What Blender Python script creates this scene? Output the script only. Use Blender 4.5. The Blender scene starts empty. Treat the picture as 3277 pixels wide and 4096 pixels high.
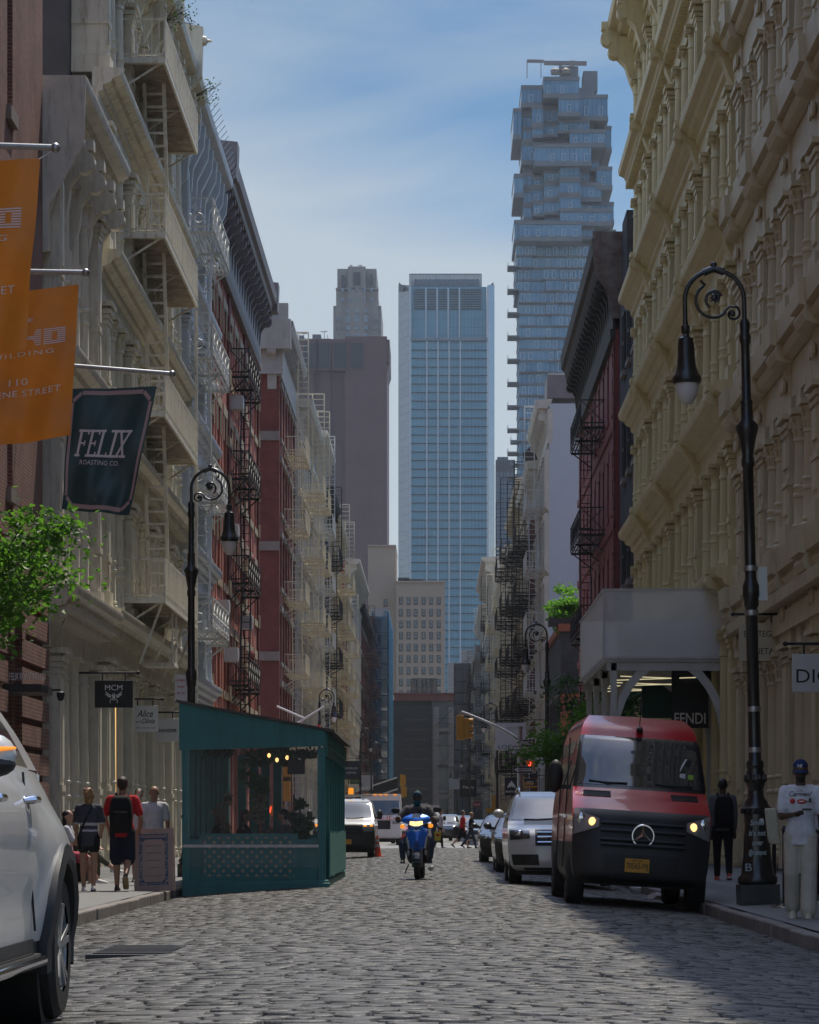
import bpy, math, random
import numpy as np
from mathutils import Vector, Matrix
rnd = random.Random(7)
F, H, VX, VY = 6300.0, 1.05, 917.0, 1737.0      # lens constant, eye height, vanishing point of the street
PI = math.pi
sc = bpy.context.scene
COL = sc.collection
def at(px, py, Y): return Vector(((px - VX) * Y / F, Y, H + (VY - py) * Y / F))
def ax(px, Y): return (px - VX) * Y / F
def az(py, Y): return H + (VY - py) * Y / F
XL, XR, KL, KR = -8.3, 6.95, -4.46, 3.77          # building lines and kerb lines
def zroad(x): return -0.2 * ((x + 0.35) / 4.1) ** 2
def zwalk(x):
    if x < 0: return -0.05 + 0.07 * (KL - x) / (KL - XL)
    return -0.05 + 0.16 * (x - KR) / (XR - KR)

# ---------------------------------------------------------------- mesh builder
class MB:
    def __init__(s): s.v = []; s.f = []; s.m = []; s.mi = 0; s.M = None
    def add(s, vs, fs):
        o = len(s.v)
        if s.M is not None: vs = [s.M @ Vector(v) for v in vs]
        s.v += [tuple(v) for v in vs]
        s.f += [tuple(i + o for i in f) for f in fs]
        s.m += [s.mi] * len(fs)
        return s
    def box(s, x0, x1, y0, y1, z0, z1):
        x0, x1 = min(x0, x1), max(x0, x1); y0, y1 = min(y0, y1), max(y0, y1); z0, z1 = min(z0, z1), max(z0, z1)
        return s.add([(x0,y0,z0),(x1,y0,z0),(x1,y1,z0),(x0,y1,z0),(x0,y0,z1),(x1,y0,z1),(x1,y1,z1),(x0,y1,z1)],
              [(0,3,2,1),(4,5,6,7),(0,1,5,4),(1,2,6,5),(2,3,7,6),(3,0,4,7)])
    def loft(s, rings, caps=True):
        n = len(rings[0]); vs = [p for r in rings for p in r]; fs = []
        for i in range(len(rings) - 1):
            for j in range(n):
                k = (j + 1) % n
                fs.append((i*n+j, i*n+k, (i+1)*n+k, (i+1)*n+j))
        if caps:
            fs.append(tuple(range(n - 1, -1, -1))); fs.append(tuple((len(rings)-1)*n + j for j in range(n)))
        return s.add(vs, fs)
    def bar(s, p0, p1, w, h=None, up=(0, 0, 1)):
        h = h or w; p0 = Vector(p0); p1 = Vector(p1); d = (p1 - p0).normalized(); u = Vector(up)
        if abs(d.dot(u)) > .98: u = Vector((0, 1, 0))
        a = d.cross(u).normalized() * w / 2; b = a.normalized().cross(d).normalized() * h / 2
        return s.loft([[p - a - b, p + a - b, p + a + b, p - a + b] for p in (p0, p1)])
    def tube(s, pts, r, n=8, caps=True):
        pts = [Vector(p) for p in pts]; N = len(pts); rr = r if isinstance(r, (list, tuple)) else [r] * N
        rings = []; prev = None
        for i, p in enumerate(pts):
            t = (pts[min(i + 1, N - 1)] - pts[max(i - 1, 0)]).normalized()
            if prev is None:
                u = Vector((0, 0, 1)) if abs(t.z) < .9 else Vector((0, 1, 0))
                a = t.cross(u).normalized()
            else: a = (prev - t * prev.dot(t)).normalized()
            prev = a; b = t.cross(a)
            rings.append([p + (a * math.cos(2*PI*j/n) + b * math.sin(2*PI*j/n)) * rr[i] for j in range(n)])
        return s.loft(rings, caps)
    def lathe(s, prof, c=(0, 0, 0), n=16, ax='z', caps=True):
        rings = []
        for r, z in prof:
            r = max(r, 1e-4); ring = []
            for j in range(n):
                a = 2*PI*j/n; ca, sa = r*math.cos(a), r*math.sin(a)
                ring.append((c[0]+ca, c[1]+sa, c[2]+z) if ax == 'z' else ((c[0]+z, c[1]+ca, c[2]+sa) if ax == 'x' else (c[0]+sa, c[1]+z, c[2]+ca)))
            rings.append(ring)
        return s.loft(rings, caps)
    def prism(s, poly, fn, t0, t1):
        n = len(poly)
        a = sum(poly[i][0]*poly[(i+1) % n][1] - poly[(i+1) % n][0]*poly[i][1] for i in range(n))
        vs = [fn(p[0], p[1], t0) for p in poly] + [fn(p[0], p[1], t1) for p in poly]
        fs = [(i, (i+1) % n, n + (i+1) % n, n + i) for i in range(n)] + [tuple(range(n-1, -1, -1)), tuple(range(n, 2*n))]
        return s.add(vs, fs)
    def ell(s, c, r, n=14, m=9):
        rings = []
        for i in range(m + 1):
            a = -PI/2 + PI*i/m
            rings.append([(c[0]+r[0]*max(math.cos(a),.02)*math.cos(2*PI*j/n), c[1]+r[1]*max(math.cos(a),.02)*math.sin(2*PI*j/n), c[2]+r[2]*math.sin(a)) for j in range(n)])
        return s.loft(rings)
    def cap(s, p0, p1, r0, r1, n=10, sq=1.0):
        p0 = Vector(p0); p1 = Vector(p1); d = p1 - p0; L = d.length or 1e-4; d = d / L
        st = [(-r0*.95, r0*.3), (-r0*.7, r0*.72), (0, r0)] + [(L*t, r0+(r1-r0)*t) for t in (.33, .66, 1)] + [(L+r1*.7, r1*.72), (L+r1*.95, r1*.3)]
        return s.tube([p0 + d*a for a, b in st], [b for a, b in st], n)
    def torus(s, c, R, r, ax='z', n=20, k=8, a0=0, a1=2*PI):
        pts = []
        for i in range(n + 1):
            a = a0 + (a1-a0)*i/n; p, q = R*math.cos(a), R*math.sin(a)
            pts.append((c[0]+p, c[1]+q, c[2]) if ax == 'z' else ((c[0], c[1]+p, c[2]+q) if ax == 'x' else (c[0]+p, c[1], c[2]+q)))
        return s.tube(pts, r, k)
    def mesh(s, name, smooth=None):
        me = bpy.data.meshes.new(name); me.from_pydata(s.v, [], s.f)
        me.polygons.foreach_set('material_index', s.m)
        if smooth:
            me.polygons.foreach_set('use_smooth', [True]*len(s.f))
            try: me.set_sharp_from_angle(angle=math.radians(smooth))
            except Exception: pass
        me.update(); return me
    def build(s, name, mats, parent=None, loc=None, smooth=38, bevel=0, world=True, sub=0, fix=False):
        """one mesh object; with world=True the vertices are world points and are moved into the parent's frame"""
        off = Vector(loc) if loc is not None else Vector((0, 0, 0))
        if parent is not None and world: base = Vector(parent.get('_w', (0, 0, 0))) + off
        elif world: base = off
        else: base = Vector((0, 0, 0))
        if base.length > 0: s.v = [(v[0]-base.x, v[1]-base.y, v[2]-base.z) for v in s.v]
        me = s.mesh(name, smooth)
        if fix: fixn(me)
        return put(name, me, mats, parent, off, bevel, sub)
import bmesh
def fixn(me):
    b = bmesh.new(); b.from_mesh(me); bmesh.ops.recalc_face_normals(b, faces=b.faces[:]); b.to_mesh(me); b.free()
def put(name, me, mats=None, parent=None, loc=(0, 0, 0), bevel=0, sub=0):
    if mats is not None and not me.materials:
        for m in (mats if isinstance(mats, (list, tuple)) else [mats]): me.materials.append(m)
    o = bpy.data.objects.new(name, me); COL.objects.link(o); o.location = loc
    if parent is not None:
        o.parent = parent; w = parent.get('_w', (0, 0, 0)); o['_w'] = [w[0]+loc[0], w[1]+loc[1], w[2]+loc[2]]
    if bevel:
        b = o.modifiers.new('b', 'BEVEL'); b.width = bevel; b.segments = 2; b.limit_method = 'ANGLE'; b.angle_limit = .7
    if sub:
        b = o.modifiers.new('s', 'SUBSURF'); b.levels = b.render_levels = sub
    return o
def tag(o, label, cat, group=None):
    o['label'] = label; o['category'] = cat
    if group: o['group'] = group
    return o
def thing(name, label, cat, loc=(0, 0, 0), rz=0, group=None):
    o = bpy.data.objects.new(name, None); COL.objects.link(o); o.empty_display_size = .3
    o.location = loc; o.rotation_euler = (0, 0, rz); o['_w'] = list(loc)
    return tag(o, label, cat, group)
def struct(o): o['kind'] = 'structure'; return o
def kids(o): return [c for c in bpy.data.objects if c.parent == o]
def dup(root, loc, rz=None, label=None, group=None):
    def cp(o, par):
        c = o.copy(); COL.objects.link(c)
        if par is not None: c.parent = par
        for ch in kids(o): cp(ch, c)
        return c
    r = cp(root, None); r.location = loc
    if rz is not None: r.rotation_euler = (0, 0, rz)
    if label: r['label'] = label
    if group: r['group'] = group
    return r

# ---------------------------------------------------------------- materials
def nt(name):
    m = bpy.data.materials.new(name); m.use_nodes = True; t = m.node_tree
    b = t.nodes['Principled BSDF']; return m, t, b
def N(t, typ, **kw):
    n = t.nodes.new(typ)
    for k, v in kw.items():
        if k.startswith('i_'):
            key = k[2:]; n.inputs[int(key) if key.isdigit() else key.replace('_', ' ')].default_value = v
        else: setattr(n, k, v)
    return n
def mixc(t, fac, a, b, mode='MIX'):
    n = t.nodes.new('ShaderNodeMix'); n.data_type = 'RGBA'; n.blend_type = mode
    for sock, val in ((n.inputs[0], fac), (n.inputs[6], a), (n.inputs[7], b)):
        if hasattr(val, 'is_linked'): t.links.new(val, sock)
        elif isinstance(val, (int, float)): sock.default_value = val
        else: sock.default_value = (*val[:3], 1)
    return n.outputs[2]
def ramp(t, src, p0, p1, c0=(0,0,0,1), c1=(1,1,1,1)):
    r = t.nodes.new('ShaderNodeValToRGB'); e = r.color_ramp.elements
    e[0].position = p0; e[1].position = p1; e[0].color = c0; e[1].color = c1
    t.links.new(src, r.inputs[0]); return r.outputs[0]
def mat(name, col, rough=.6, col2=None, scale=1.5, bump=0, bscale=30, metal=0, coat=0, spec=.5, emit=None, es=0, lo=.35, hi=.7, stretch=None, dirt=None, alpha=None, trans=0):
    """painted/cast/stone surface: two tones mixed by noise, optional streaky stains and bump"""
    m, t, b = nt(name)
    tc = N(t, 'ShaderNodeTexCoord'); vec = tc.outputs['Object']
    if stretch:
        mp = N(t, 'ShaderNodeMapping'); mp.inputs['Scale'].default_value = stretch
        t.links.new(vec, mp.inputs[0]); vec2 = mp.outputs[0]
    else: vec2 = vec
    c = (*col, 1)
    if col2 is not None:
        n = N(t, 'ShaderNodeTexNoise', i_Scale=scale, i_Detail=8., i_Roughness=.65); t.links.new(vec2, n.inputs['Vector'])
        out = mixc(t, ramp(t, n.outputs['Fac'], lo, hi), col, col2)
        if dirt is not None:
            mp = N(t, 'ShaderNodeMapping'); mp.inputs['Scale'].default_value = (3, 3, .35); t.links.new(vec, mp.inputs[0])
            n2 = N(t, 'ShaderNodeTexNoise', i_Scale=1.6, i_Detail=9., i_Roughness=.75); t.links.new(mp.outputs[0], n2.inputs['Vector'])
            out = mixc(t, ramp(t, n2.outputs['Fac'], .51, .72), out, dirt)
        t.links.new(out, b.inputs['Base Color'])
    else: b.inputs['Base Color'].default_value = c
    b.inputs['Roughness'].default_value = rough; b.inputs['Metallic'].default_value = metal
    b.inputs['Specular IOR Level'].default_value = spec; b.inputs['Coat Weight'].default_value = coat; b.inputs['Coat Roughness'].default_value = .04
    if emit: b.inputs['Emission Color'].default_value = (*emit, 1); b.inputs['Emission Strength'].default_value = es
    if alpha is not None: b.inputs['Alpha'].default_value = alpha
    if trans: b.inputs['Transmission Weight'].default_value = trans
    if bump:
        n = N(t, 'ShaderNodeTexNoise', i_Scale=bscale, i_Detail=6.); t.links.new(vec2, n.inputs['Vector'])
        bp = N(t, 'ShaderNodeBump', i_Strength=bump, i_Distance=.02); t.links.new(n.outputs['Fac'], bp.inputs['Height']); t.links.new(bp.outputs[0], b.inputs['Normal'])
    return m
def wallvec(t):
    """(along the wall, height) for vertical faces of either direction"""
    tc = N(t, 'ShaderNodeTexCoord'); g = N(t, 'ShaderNodeNewGeometry'); sx = N(t, 'ShaderNodeSeparateXYZ'); t.links.new(tc.outputs['Object'], sx.inputs[0])
    sn = N(t, 'ShaderNodeSeparateXYZ'); t.links.new(g.outputs['True Normal'], sn.inputs[0])
    a = N(t, 'ShaderNodeMath', operation='ABSOLUTE'); t.links.new(sn.outputs[0], a.inputs[0])
    gt = N(t, 'ShaderNodeMath', operation='GREATER_THAN'); t.links.new(a.outputs[0], gt.inputs[0]); gt.inputs[1].default_value = .5
    mx = N(t, 'ShaderNodeMix'); t.links.new(gt.outputs[0], mx.inputs[0]); t.links.new(sx.outputs[0], mx.inputs[2]); t.links.new(sx.outputs[1], mx.inputs[3])
    cb = N(t, 'ShaderNodeCombineXYZ'); t.links.new(mx.outputs[0], cb.inputs[0]); t.links.new(sx.outputs[2], cb.inputs[1])
    return cb.outputs[0], tc.outputs['Object']
def brick(name, c1, c2, mortar, bw=.22, bh=.075, ms=.01, rough=.8, offset=.5, metal=0, bump=.5, var=None, spec=.4, soft=.1, big=None, vs=.8):
    m, t, b = nt(name); v, ob = wallvec(t)
    bt = N(t, 'ShaderNodeTexBrick', offset=offset, i_Scale=1., i_Mortar_Size=ms, i_Mortar_Smooth=soft, i_Brick_Width=bw, i_Row_Height=bh)
    for k, c in (('Color1', c1), ('Color2', c2), ('Mortar', mortar)): bt.inputs[k].default_value = (*c, 1)
    t.links.new(v, bt.inputs['Vector']); out = bt.outputs['Color']
    if var is not None:
        n = N(t, 'ShaderNodeTexNoise', i_Scale=vs, i_Detail=7., i_Roughness=.7); t.links.new(ob, n.inputs['Vector'])
        out = mixc(t, ramp(t, n.outputs['Fac'], .42, .72), out, var)
    t.links.new(out, b.inputs['Base Color'])
    b.inputs['Roughness'].default_value = rough; b.inputs['Metallic'].default_value = metal; b.inputs['Specular IOR Level'].default_value = spec
    if bump:
        iv = N(t, 'ShaderNodeMath', operation='SUBTRACT'); iv.inputs[0].default_value = 1; t.links.new(bt.outputs['Fac'], iv.inputs[1])
        bp = N(t, 'ShaderNodeBump', i_Strength=bump, i_Distance=.01); t.links.new(iv.outputs[0], bp.inputs['Height']); t.links.new(bp.outputs[0], b.inputs['Normal'])
    return m
def film(name, col, clear, rough=.05, bumps=0):
    """clear sheet or netting: part of the light passes, the rest meets a surface"""
    m, t, b = nt(name); b.inputs['Base Color'].default_value = (*col, 1); b.inputs['Roughness'].default_value = rough
    tr = N(t, 'ShaderNodeBsdfTransparent'); mx = N(t, 'ShaderNodeMixShader'); out = t.nodes['Material Output']
    mx.inputs[0].default_value = clear; t.links.new(b.outputs[0], mx.inputs[1]); t.links.new(tr.outputs[0], mx.inputs[2]); t.links.new(mx.outputs[0], out.inputs[0])
    if bumps:
        tc = N(t, 'ShaderNodeTexCoord'); n = N(t, 'ShaderNodeTexNoise', i_Scale=bumps, i_Detail=3.); t.links.new(tc.outputs['Object'], n.inputs['Vector'])
        bp = N(t, 'ShaderNodeBump', i_Strength=.6, i_Distance=.05); t.links.new(n.outputs['Fac'], bp.inputs['Height']); t.links.new(bp.outputs[0], b.inputs['Normal'])
    return m
M = {}
M['cream'] = mat('cream paint', (.70,.66,.52), .5, (.55,.51,.40), 1.2, bump=.2, dirt=(.25,.19,.12))
M['cream_y'] = mat('yellow cream paint', (.66,.55,.30), .5, (.56,.46,.25), .6, bump=.12, bscale=12, dirt=(.42,.34,.18))
M['cream_p'] = mat('pinkish cream paint', (.60,.50,.32), .5, (.50,.41,.26), .6, bump=.12, bscale=12, dirt=(.38,.31,.19))
M['beige'] = mat('beige paint', (.70,.645,.54), .5, (.57,.52,.43), 2., dirt=(.22,.19,.15))
M['grey_w'] = mat('grey white paint', (.54,.57,.60), .5, (.45,.48,.50), 1.2)
M['white_w'] = mat('white paint wall', (.58,.545,.46), .55, (.43,.40,.335), 1.2, dirt=(.33,.31,.27))
M['cream_d'] = mat('warm cream stone', (.54,.455,.315), .6, (.40,.33,.225), 1.2, dirt=(.26,.21,.15))
M['rusty'] = mat('flaking white ironwork', (.76,.72,.60), .6, (.26,.15,.09), 5., dirt=(.40,.31,.22), bump=.25, lo=.56, hi=.74)
M['cor_w'] = mat('weathered grey white cornice', (.37,.355,.325), .6, (.28,.265,.24), 1.5, dirt=(.19,.175,.15))
M['iron_c'] = mat('cream ironwork', (.72,.65,.47), .5, (.58,.52,.37), 3.)
M['iron_w'] = mat('white ironwork', (.58,.58,.55), .5)
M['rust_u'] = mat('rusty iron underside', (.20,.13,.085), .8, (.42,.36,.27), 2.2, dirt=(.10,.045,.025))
M['iron_k'] = mat('black ironwork', (.012,.012,.014), .5)
M['iron_r'] = mat('red ironwork', (.09,.02,.018), .5)
M['iron_g'] = mat('galvanised steel', (.42,.43,.44), .38, (.34,.35,.36), 4, metal=.85)
M['lampblack'] = mat('lamp post paint', (.008,.009,.010), .28, (.016,.018,.019), 6., coat=.4)
M['brick_b'] = brick('brown red brick', (.24,.088,.058), (.16,.06,.042), (.25,.20,.17), ms=.011, var=(.12,.055,.042))
M['brick_r'] = brick('painted red brick', (.47,.145,.085), (.41,.12,.072), (.33,.10,.066), ms=.006, bump=.3, var=(.20,.06,.046))
M['brick_dr'] = brick('dark red brick', (.22,.058,.042), (.17,.046,.035), (.13,.045,.037), ms=.009, var=(.09,.027,.023))
M['brick_o'] = brick('orange brick', (.30,.095,.05), (.26,.08,.042), (.22,.09,.055), bw=.2, bh=.06, ms=.007)
M['brick_k'] = brick('dark slate brick', (.045,.047,.052), (.03,.032,.036), (.02,.02,.02), ms=.012, var=(.06,.06,.062))
M['brick_w'] = brick('white painted brick', (.50,.54,.57), (.47,.51,.54), (.43,.47,.50), bw=.22, bh=.08, ms=.007, bump=.4, var=(.45,.49,.53))
M['brick_t'] = brick('tan brick', (.40,.315,.24), (.36,.28,.215), (.31,.25,.19), bw=.3, bh=.1, ms=.012, var=(.33,.265,.205))
M['redpaint'] = mat('oxide red painted wall', (.21,.036,.034), .6, (.16,.03,.028), 1.5)
M['stone'] = mat('buff sandstone', (.44,.34,.19), .7, (.30,.25,.18), 3., bump=.2)
M['gstone'] = mat('grey sandstone', (.24,.20,.17), .7, (.17,.15,.13), 2.)
M['cor_grey'] = mat('grey metal cornice', (.22,.19,.19), .55, (.16,.145,.145), 1.5)
M['cor_k'] = mat('black tin cornice', (.02,.02,.02), .7, (.05,.045,.03), 2., stretch=(1,1,1))
M['conc'] = mat('grey render', (.13,.125,.12), .8, (.09,.088,.085), .8)
M['glass'] = mat('window glass', (.018,.022,.026), .06, spec=.7)
M['glass_l'] = mat('pale window glass', (.10,.12,.13), .08, spec=.8)
M['frame_w'] = mat('window frame paint', (.42,.40,.34), .5)
M['frame_d'] = mat('dark window frame', (.03,.03,.03), .5)
M['black'] = mat('matt black', (.012,.012,.013), .55)
M['dark'] = mat('dark interior', (.02,.018,.016), .8)
M['walk'] = brick('pavement slab', (.17,.17,.165), (.15,.15,.147), (.07,.07,.07), bw=1.5, bh=1.5, ms=.012, offset=0, bump=.3, var=(.145,.15,.15), rough=.7)
M['kerb'] = mat('granite kerb', (.20,.185,.17), .7, (.12,.10,.09), 2.5, bump=.4, bscale=14)
M['cobble'] = mat('granite setts', (.098,.094,.087), .5, (.062,.060,.056), .35, bump=.35, bscale=26, lo=.3, hi=.75, spec=.22)
m_ = M['cobble'].node_tree; b_ = m_.nodes['Principled BSDF']; src = b_.inputs['Base Color'].links[0].from_socket
an = N(m_, 'ShaderNodeAttribute', attribute_name='tint'); m_.links.new(mixc(m_, 1.0, src, ramp(m_, an.outputs['Fac'], 0, 1, (.72, .71, .69, 1), (1.25, 1.27, 1.30, 1)), 'MULTIPLY'), b_.inputs['Base Color'])
M['joint'] = mat('dirt between setts', (.030,.027,.023), .95, (.05,.042,.034), 5)
M['asphalt'] = mat('asphalt', (.21,.21,.205), .75, (.16,.16,.158), .6, bump=.3, bscale=60)
M['groundm'] = mat('ground', (.11,.11,.105), .9)
M['white_line'] = mat('road paint', (.62,.62,.6), .6, (.42,.42,.4), 2)
M['white'] = mat('white sign face', (.62,.62,.61), .5)
M['chrome'] = mat('chrome', (.75,.75,.76), .12, metal=1)
M['rubber'] = mat('tyre rubber', (.012,.012,.012), .75, bump=.3, bscale=60)
M['plastic'] = mat('black car plastic', (.022,.023,.025), .48, bump=.1, bscale=200)
M['lampw'] = mat('frosted lamp globe', (.62,.60,.60), .25, spec=.5)
M['amber'] = mat('amber lens', (.7,.2,.02), .2, emit=(1,.35,.03), es=.6)
M['headon'] = mat('lit headlamp', (.9,.7,.4), .2, emit=(1,.60,.22), es=1.3)
M['redlit'] = mat('lit red signal', (.8,.05,.02), .3, emit=(1,.06,.03), es=3.)
M['lens'] = mat('headlamp lens', (.34,.35,.37), .06, spec=.9, metal=.4)
def thin(m, c, k):
    t = m.node_tree; b = t.nodes['Principled BSDF']; tr = N(t, 'ShaderNodeBsdfTranslucent'); tr.inputs[0].default_value = (*c, 1); mx = N(t, 'ShaderNodeMixShader'); mx.inputs[0].default_value = k
    t.links.new(b.outputs[0], mx.inputs[1]); t.links.new(tr.outputs[0], mx.inputs[2]); t.links.new(mx.outputs[0], t.nodes['Material Output'].inputs[0]); return m
M['leaf'] = thin(mat('leaf', (.075,.17,.022), .5, (.018,.05,.010), 5., spec=.4), (.14,.34,.03), .45)
M['leaf_d'] = thin(mat('dark leaf', (.035,.075,.025), .5, (.055,.11,.03), 3.), (.06,.15,.03), .35)
M['leaf_b'] = thin(mat('bright shrub leaf', (.09,.22,.02), .5, (.05,.13,.015), 3.), (.18,.42,.03), .5)
M['bark'] = mat('bark', (.06,.05,.04), .9, (.1,.085,.07), 8, bump=.5)
M['signyel'] = mat('signal yellow', (.62,.30,.02), .45, (.5,.24,.02), 4)
M['cone'] = mat('cone orange', (.75,.10,.03), .5)
M['ink'] = mat('black lettering', (.015,.015,.016), .6)
M['inkw'] = mat('white lettering', (.85,.83,.82), .6)

# ---------------------------------------------------------------- lettering
_tc = {}
def text_mesh(txt, size, width=None, shear=0, bold=0, sp=1.0, ext=.004):
    """flat raised letters in the x-z plane facing -y, centred"""
    cu = bpy.data.curves.new('lettering', 'FONT'); cu.body = txt; cu.size = size; cu.align_x = 'CENTER'; cu.align_y = 'CENTER'
    cu.extrude = ext; cu.shear = shear; cu.offset = bold; cu.space_character = sp; cu.resolution_u = 3
    o = bpy.data.objects.new('lettering', cu); COL.objects.link(o)
    dg = bpy.context.evaluated_depsgraph_get(); dg.update()
    me = bpy.data.meshes.new_from_object(o.evaluated_get(dg)); bpy.data.objects.remove(o); me.materials.clear()
    vs = [v.co.copy() for v in me.vertices]
    if vs:
        xs = [v.x for v in vs]; k = 1.0
        if width: k = width / max(max(xs) - min(xs), 1e-4)
        cx = (max(xs) + min(xs)) / 2
        for v in me.vertices: c = v.co; v.co = ((c.x - cx) * k, -c.z, c.y)
    return me
def text(txt, size, pos, m, parent, width=None, name='lettering', world=True, **kw):
    me = text_mesh(txt, size, width, **kw)
    p = Vector(pos)
    if parent is not None and world: p = p - Vector(parent.get('_w', (0, 0, 0)))
    return put(name, me, m, parent, p)
# ---------------------------------------------------------------- camera, sun, sky, air
cam = bpy.data.cameras.new('camera'); co = bpy.data.objects.new('camera', cam); COL.objects.link(co); sc.camera = co
co.location = (0, 0, H); co.rotation_euler = (PI/2, 0, 0)
cam.lens = F / 2156 * 36; cam.sensor_width = 36; cam.sensor_fit = 'AUTO'; cam.clip_start = .5; cam.clip_end = 20000
cam.shift_y = (VY - 1078) / 2156; cam.shift_x = (862.5 - VX) / 2156
EL, AZ = math.radians(64), math.radians(19.5)
sdir = Vector((math.sin(AZ)*math.cos(EL), math.cos(AZ)*math.cos(EL), math.sin(EL)))
sl = bpy.data.lights.new('sun', 'SUN'); sl.energy = 3.4; sl.angle = math.radians(.6); sl.color = (1, .92, .79)
so = bpy.data.objects.new('sun', sl); COL.objects.link(so); so.rotation_euler = sdir.to_track_quat('Z', 'Y').to_euler(); so.location = (20, 40, 90)
w = bpy.data.worlds.new('World'); sc.world = w; w.use_nodes = True; t = w.node_tree
bg = t.nodes['Background']; bg.inputs[1].default_value = .15
sky = N(t, 'ShaderNodeTexSky', sky_type='NISHITA', sun_disc=False, sun_elevation=EL, sun_rotation=AZ, altitude=50, air_density=1.0, dust_density=1.2, ozone_density=2.5)
tc = N(t, 'ShaderNodeTexCoord'); sx = N(t, 'ShaderNodeSeparateXYZ'); t.links.new(tc.outputs['Generated'], sx.inputs[0])
# thin drifting cloud: long soft streaks in the low sky
mp = N(t, 'ShaderNodeMapping'); mp.inputs['Scale'].default_value = (4.2, 4.2, 15); mp.inputs['Rotation'].default_value = (0, -.12, 0); mp.inputs['Location'].default_value = (.35, 0, .62)
t.links.new(tc.outputs['Generated'], mp.inputs[0])
n1 = N(t, 'ShaderNodeTexNoise', i_Scale=1.0, i_Detail=7., i_Roughness=.52, i_Distortion=.5); t.links.new(mp.outputs[0], n1.inputs['Vector'])
m1 = N(t, 'ShaderNodeMath', operation='MULTIPLY_ADD'); t.links.new(sx.outputs[0], m1.inputs[0]); m1.inputs[1].default_value = .25; t.links.new(sx.outputs[2], m1.inputs[2])
m2 = N(t, 'ShaderNodeMath', operation='MULTIPLY_ADD'); t.links.new(n1.outputs['Fac'], m2.inputs[0]); m2.inputs[1].default_value = -.13; t.links.new(m1.outputs[0], m2.inputs[2])
lowc = ramp(t, m2.outputs[0], .120, .172, (.82, .82, .82, 1), (.04, .04, .04, 1)); hic = ramp(t, n1.outputs['Fac'], .46, .74)
mxx = N(t, 'ShaderNodeMath', operation='MAXIMUM'); t.links.new(lowc, mxx.inputs[0]); m3 = N(t, 'ShaderNodeMath', operation='MULTIPLY'); t.links.new(hic, m3.inputs[0]); m3.inputs[1].default_value = .6; t.links.new(m3.outputs[0], mxx.inputs[1]); cl = mxx.outputs[0]
blue = mixc(t, ramp(t, sx.outputs[2], .0, .24), (.45, .52, .57), (.185, .31, .39)); blue = mixc(t, ramp(t, sx.outputs[2], .30, .55), blue, (.95, 1.0, 1.1))
base = mixc(t, 1.0, sky.outputs[0], blue, 'MULTIPLY')
cc = mixc(t, ramp(t, sx.outputs[2], .28, .55), (2.7, 3.0, 3.2), (5.0, 5.4, 5.9))
cloud = mixc(t, cl, base, cc)
t.links.new(cloud, bg.inputs[0])
sc.view_settings.view_transform = 'Standard'; sc.view_settings.look = 'None'; sc.view_settings.exposure = .42; sc.view_settings.gamma = 1
sc.render.engine = 'CYCLES'; sc.cycles.use_denoising = True
try: sc.cycles.denoiser = 'OPENIMAGEDENOISE'
except Exception: pass
sc.cycles.max_bounces = 7; sc.cycles.diffuse_bounces = 4; sc.cycles.glossy_bounces = 4; sc.cycles.transparent_max_bounces = 16; sc.cycles.volume_bounces = 1
sc.cycles.sample_clamp_indirect = 4

m, t, b = nt('haze'); t.nodes.remove(b)
pv = N(t, 'ShaderNodeVolumePrincipled', i_Density=.00007, i_Anisotropy=.3); pv.inputs['Color'].default_value = (.80, .89, 1.0, 1)
t.links.new(pv.outputs[0], t.nodes['Material Output'].inputs['Volume'])
hz = MB().box(-520, 520, -25, 1640, -1.6, 300).build('haze', m); hz['kind'] = 'stuff'

# ---------------------------------------------------------------- ground, road of setts, pavements
g = MB().box(-6000, 6000, -300, 9000, -.55, -.5).build('ground', M['groundm']); struct(g)
def strip(y0, y1, z=0, xs=None, dz=0):
    xs = xs or [KL + (KR-KL)*i/16 for i in range(17)]
    return [(x, y0, zroad(x)+dz) for x in xs], [(x, y1, zroad(x)+dz) for x in xs]
def bed(name, m, y0, y1, dz):
    b = MB(); a, c = strip(y0, y1, dz=dz); n = len(a)
    b.add(a + c, [(i, i+1, n+i+1, n+i) for i in range(n-1)]); return struct(b.build(name, m))
bed('road_bed', M['joint'], -12, 139.5, -.05)
struct(MB().box(-160, 160, 139.5, 161, -.3, -.045).build('cross_street', M['asphalt']))
bed('far_road', M['asphalt'], 161, 560, -.02)
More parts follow.
